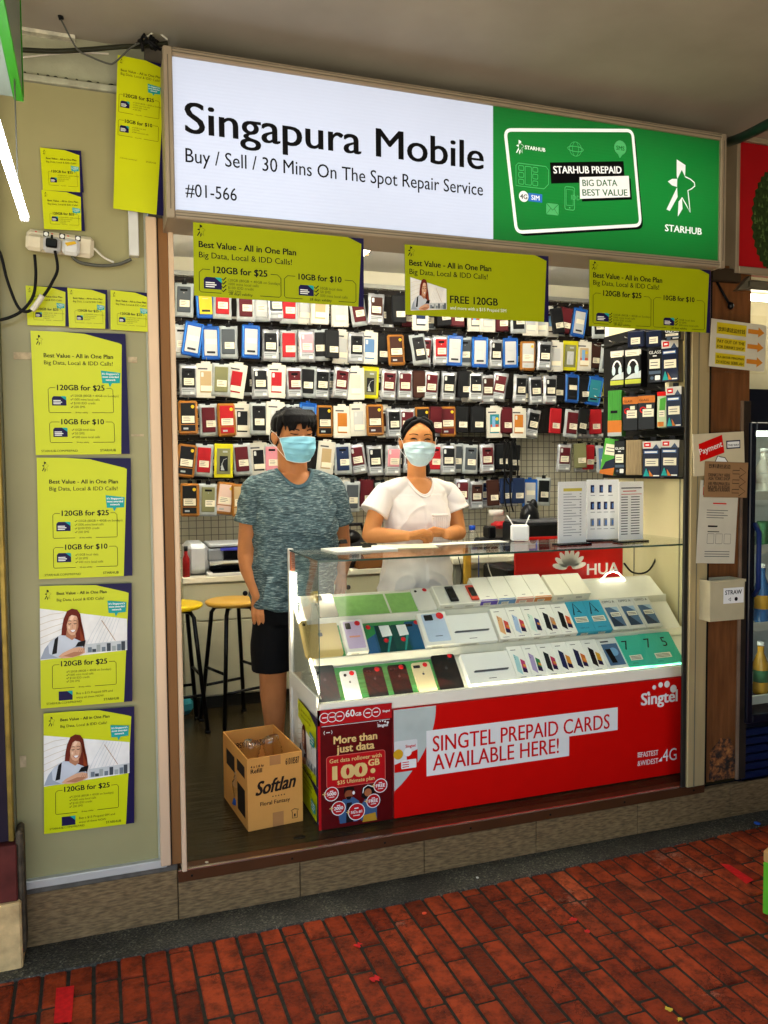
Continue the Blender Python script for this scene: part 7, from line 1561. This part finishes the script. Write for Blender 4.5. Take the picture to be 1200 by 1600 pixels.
# drinks fridge, seen edge on
fr = empty('drinks_fridge', (3.0, .02, GZ+.06), 'dark blue glass door drinks fridge at the right edge', 'fridge'); NB = mat('dark navy enamel', '#0b0f1c', .35, coat=.3)
FX0, FX1 = at(1163, 800, 'y', -.0).x-3.0+.01, .45
p = MB(); p.box(FX0, FX0+.03, -.0, .6, .0, 2.0, NB, b=.003); p.box(FX1-.03, FX1, 0, .6, 0, 2.0, NB, b=.003); p.box(FX0+.03, FX1-.03, .57, .6, 0, 2.0, mat('fridge white liner', '#d5d8d2', .5)); p.box(FX0+.03, FX1-.03, 0, .57, 1.82, 2.0, NB); p.box(FX0+.03, FX1-.03, .02, .57, .36, .42, NB); p.build('body', fr)
p = MB()
for k in range(8): p.box(FX0+.01, FX1-.01, -.012, .02, .03+.042*k, .062+.042*k, mat('navy grille slat', '#101a3a', .4), b=.006)
p.build('grille', fr)
p = MB(); p.box(FX0, FX0+.035, -.045, -.002, .40, 1.84, NB, b=.004); p.box(FX1-.035, FX1, -.045, -.002, .40, 1.84, NB, b=.004); p.box(FX0+.035, FX1-.035, -.045, -.002, .40, .44, NB, b=.004); p.box(FX0+.035, FX1-.035, -.045, -.002, 1.80, 1.84, NB, b=.004); p.tube([(FX0+.03, -.045, 1.02), (FX0+.018, -.085, 1.06), (FX0+.018, -.085, 1.32), (FX0+.03, -.045, 1.36)], .012, mat('blue door handle', '#1a2a5c', .4), 8); p.build('door', fr)
p = MB(); p.box(FX0+.035, FX1-.035, -.03, -.025, .44, 1.80, m_glass); p.build('glass', fr)
SHZ = [.50, .86, 1.24, 1.50]
for z_ in SHZ:
    p = MB()
    for k in range(9): p.box(FX0+.03, FX1-.03, .03+.06*k, .034+.06*k, z_-.006, z_, mw_)
    p.box(FX0+.03, FX1-.03, .012, .022, z_-.03, z_+.012, mat('shelf price rail', '#b9b9a9', .4)); p.build('shelf', fr)
p = MB(); p.box(FX0+.05, FX1-.05, .05, .08, 1.78, 1.80, mat('lit fridge lamp', '#eaf4e2', .4, emit=3)); p.box(FX0+.04, FX0+.055, .03, .05, .5, 1.7, mat('lit fridge lamp', '#eaf4e2')); p.build('lamp', fr)
dc = ['#c9c9b8', '#3d6a46', '#b98a2a', '#7c2a22', '#d2cfc0', '#2d5a8a', '#8a8f3a']; q_ = random.Random(8)
for si, z_ in enumerate(SHZ):
    for k in range(4):
        x = 3.0+FX0+.10+.10*k+.10*(si % 2)*0; can = si == 2; hgt = (.24, .27, .125, .20)[si]; col = dc[(si*3+k*2) % 7]; p = MB()
        if can: p.lathe([(.026, 0), (.033, .008), (.033, .108), (.026, .122), (.001, .122)], mat('can '+col, col, .3, .3, var=.3, sc=20), n=16)
        else: p.lathe([(.034, 0), (.038, .01), (.038, hgt*.62), (.016, hgt*.85), (.016, hgt)], mat('drink '+col, col, .2, coat=.4, var=.15), n=16); p.lathe([(.018, hgt), (.018, hgt+.02), (.001, hgt+.02)], mat('white cap', '#d5d5ce', .4), n=12); p.lathe([(.0385, hgt*.25), (.0385, hgt*.5)], mat('drink label '+dc[(si+k) % 7], dc[(si+k) % 7], .4), n=16)
        tag(p.build('drink_can' if can else 'drink_bottle', loc=(x, .10, GZ+.06+z_)), '%s on the %s fridge shelf, %s' % ('drink can' if can else 'plastic drink bottle', ('lowest', 'second', 'third', 'top')[si], ('next to the fridge door edge', 'second from the door edge', 'third from the door edge', 'fourth from the door edge')[k]), 'can' if can else 'bottle', 'drinks in the fridge')
# neighbour's red sign, lamp and pipe
ns_ = empty('neighbour_sign', (3.25, -.02, 2.40), 'red sign with a pale frame and a spiky green fruit picture, upper right', 'sign')
A = at(1150, 425, 'y', -.02); X0n = A.x-3.25
p = MB(); p.box(X0n, .9, -.0, .10, 0, .58, mat('red sign face', '#a3141a', .35, var=.12, sc=4), b=.003); a = Art(p, (0, 0, 0)); c = at(1212, 345, 'y', -.02); SPG = mat('spiky green print', '#2a3a1a', .6, var=.5, sc=60)
cu_, cv_ = c.x-3.25, c.z-2.40; nn_ = 70; a.poly([(cu_+(.135+.012*(i % 2))*cos(2*pi*i/nn_), cv_+(.235+.012*(i % 2))*sin(2*pi*i/nn_)) for i in range(nn_)], SPG, 1)
sg_ = random.Random(1); SP2 = mat('lighter spike print', '#4d6230', .6, var=.3)
for k in range(160):
    t_a, rr2 = sg_.uniform(0, 2*pi), sg_.random()**.5; u, v = cu_+.125*rr2*cos(t_a), cv_+.22*rr2*sin(t_a); a.poly([(u-.007, v-.006), (u+.007, v-.006), (u, v+.014)], SP2, 2)
p.build('face', ns_)
p = MB(); p.box(X0n-.02, X0n, -.02, .10, -.02, .60, m_frame, b=.003); p.box(X0n, .9, -.02, -.003, -.02, .012, m_frame, b=.003); p.box(X0n, .9, -.02, -.003, .575, .60, m_frame, b=.003); p.build('frame', ns_)
cable('pipe', [at(1138, 222, 'y', -.05), at(1165, 212, 'y', -.30), at(1215, 186, 'y', -.60)], .02, mat('dark green pipe', '#16352a', .4), 'dark green pipe running out from the top right corner of the sign', 10)['category'] = 'pipe'
fl = empty('strip_light', (3.1, .02, at(1165, 468, 'y', .05).z), 'lit strip light in a metal fitting under the red sign', 'light'); fx = at(1138, 470, 'y', .05).x-3.1
p = MB(); p.box(fx+.03, .8, -.05, .05, .03, .075, mat('grey metal reflector', '#77715f', .35, .5), b=.01); p.add([(fx-.02, -.05, .02), (fx+.05, -.05, .09), (fx+.05, .05, .09), (fx-.02, .05, .02), (fx+.05, -.05, .03), (fx+.05, .05, .03)], [(0, 1, 2, 3), (0, 4, 1), (3, 2, 5), (0, 3, 5, 4), (1, 4, 5, 2)], mat('grey metal reflector', '#77715f', .35, .5)); p.build('fitting', fl)
p = MB(); p.tube([(fx+.05, 0, .005), (.78, 0, .005)], .016, mat('lit neighbour tube', '#fff8e0', .3, emit=FARTUBE, var=.01), 12); p.build('lamp_tube', fl)
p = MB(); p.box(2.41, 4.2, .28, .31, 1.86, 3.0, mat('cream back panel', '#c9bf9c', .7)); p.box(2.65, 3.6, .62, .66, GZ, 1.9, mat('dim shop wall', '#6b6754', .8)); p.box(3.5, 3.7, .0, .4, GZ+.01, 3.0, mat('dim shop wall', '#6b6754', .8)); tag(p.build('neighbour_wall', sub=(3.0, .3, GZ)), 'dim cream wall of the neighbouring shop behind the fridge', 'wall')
p = MB(); p.box(2.40, 2.56, -.03, .05, 2.34, 2.40, mat('dark bracket', '#3a2f22', .6), b=.004); p.ell((2.50, -.03, 2.23), (.014, .014, .018), bp_); p.tube([(2.44, .0, 2.35), (2.47, -.02, 2.28), (2.50, -.03, 2.23)], .006, CBK, 6); tag(p.build('lamp_bracket', sub=(2.48, 0, 2.3)), 'dark bracket with dangling wire between the two signs', 'bracket')
# green carton corner at the right edge
c = at(1191, 1428, 'z', GZ); p = MB(); hgc = at(1191, 1330, 'y', c.y).z-GZ; p.box(0, .34, -.30, .0, 0, hgc*.82, mat('bright green carton', '#5fae2a', .5), b=.004); p.box(0, .34, -.30, 0, hgc*.82, hgc, mat('tan carton', '#b58a52', .7), b=.004); a = Art(p, (0, -.30, 0)); a.rect(.05, hgc*.2, .3, hgc*.5, WHT, 1); tag(p.build('carton', loc=(c.x, c.y, GZ+.002), rot=(0, 0, .45)), 'bright green carton with a tan top edge on the bricks at right', 'box')
# scraps
lit = [(663, 1428, 'small red paper scrap on the dark pebble strip', '#d84a2a', .010), (746, 1372, 'small white scrap on the dark pebble strip', '#dcdcd8', .008), (1183, 1288, 'blue plastic scrap on the strip at right', '#2a5ab8', .018), (323, 1348, 'small pale pebble on the shop floor by the sill', '#b9b49a', .008)]
for px, py, lab, col, r_ in lit:
    z_ = GZ+.01 if 'floor' not in lab else .002; c = at(px, py, 'z', z_); p = MB(); p.ell((0, 0, r_*.3), (r_, r_*.8, r_*.35), mat('scrap '+col, col, .6), 7, 5); tag(p.build('litter_scrap', loc=c, rot=(0, 0, px)), lab, 'litter')
q1 = at(468, 1308, 'z', .0); p = MB(); p.lathe([(.022, 0), (.020, .0012), (.001, .0014)], mat('dark stain', '#0c0c0a', .5), n=11, sx=1.2, sy=.8); tag(p.build('floor_stain', loc=(q1.x, q1.y, .001)), kind='stuff')

for px, lab in ((806, 'black cable loop hanging on the wire grid right of the fifth row'), (797, 'second black cable loop dangling lower on the wire grid')):
    o = cable('cable', L_((px-8, 690), (px-10, 720), (px-6, 748), (px, 756), (px+3, 735), (px+1, 700), (px-6, 692), (px-9, 770), (px-4, 800), y=2.40), .006, CBK, lab)
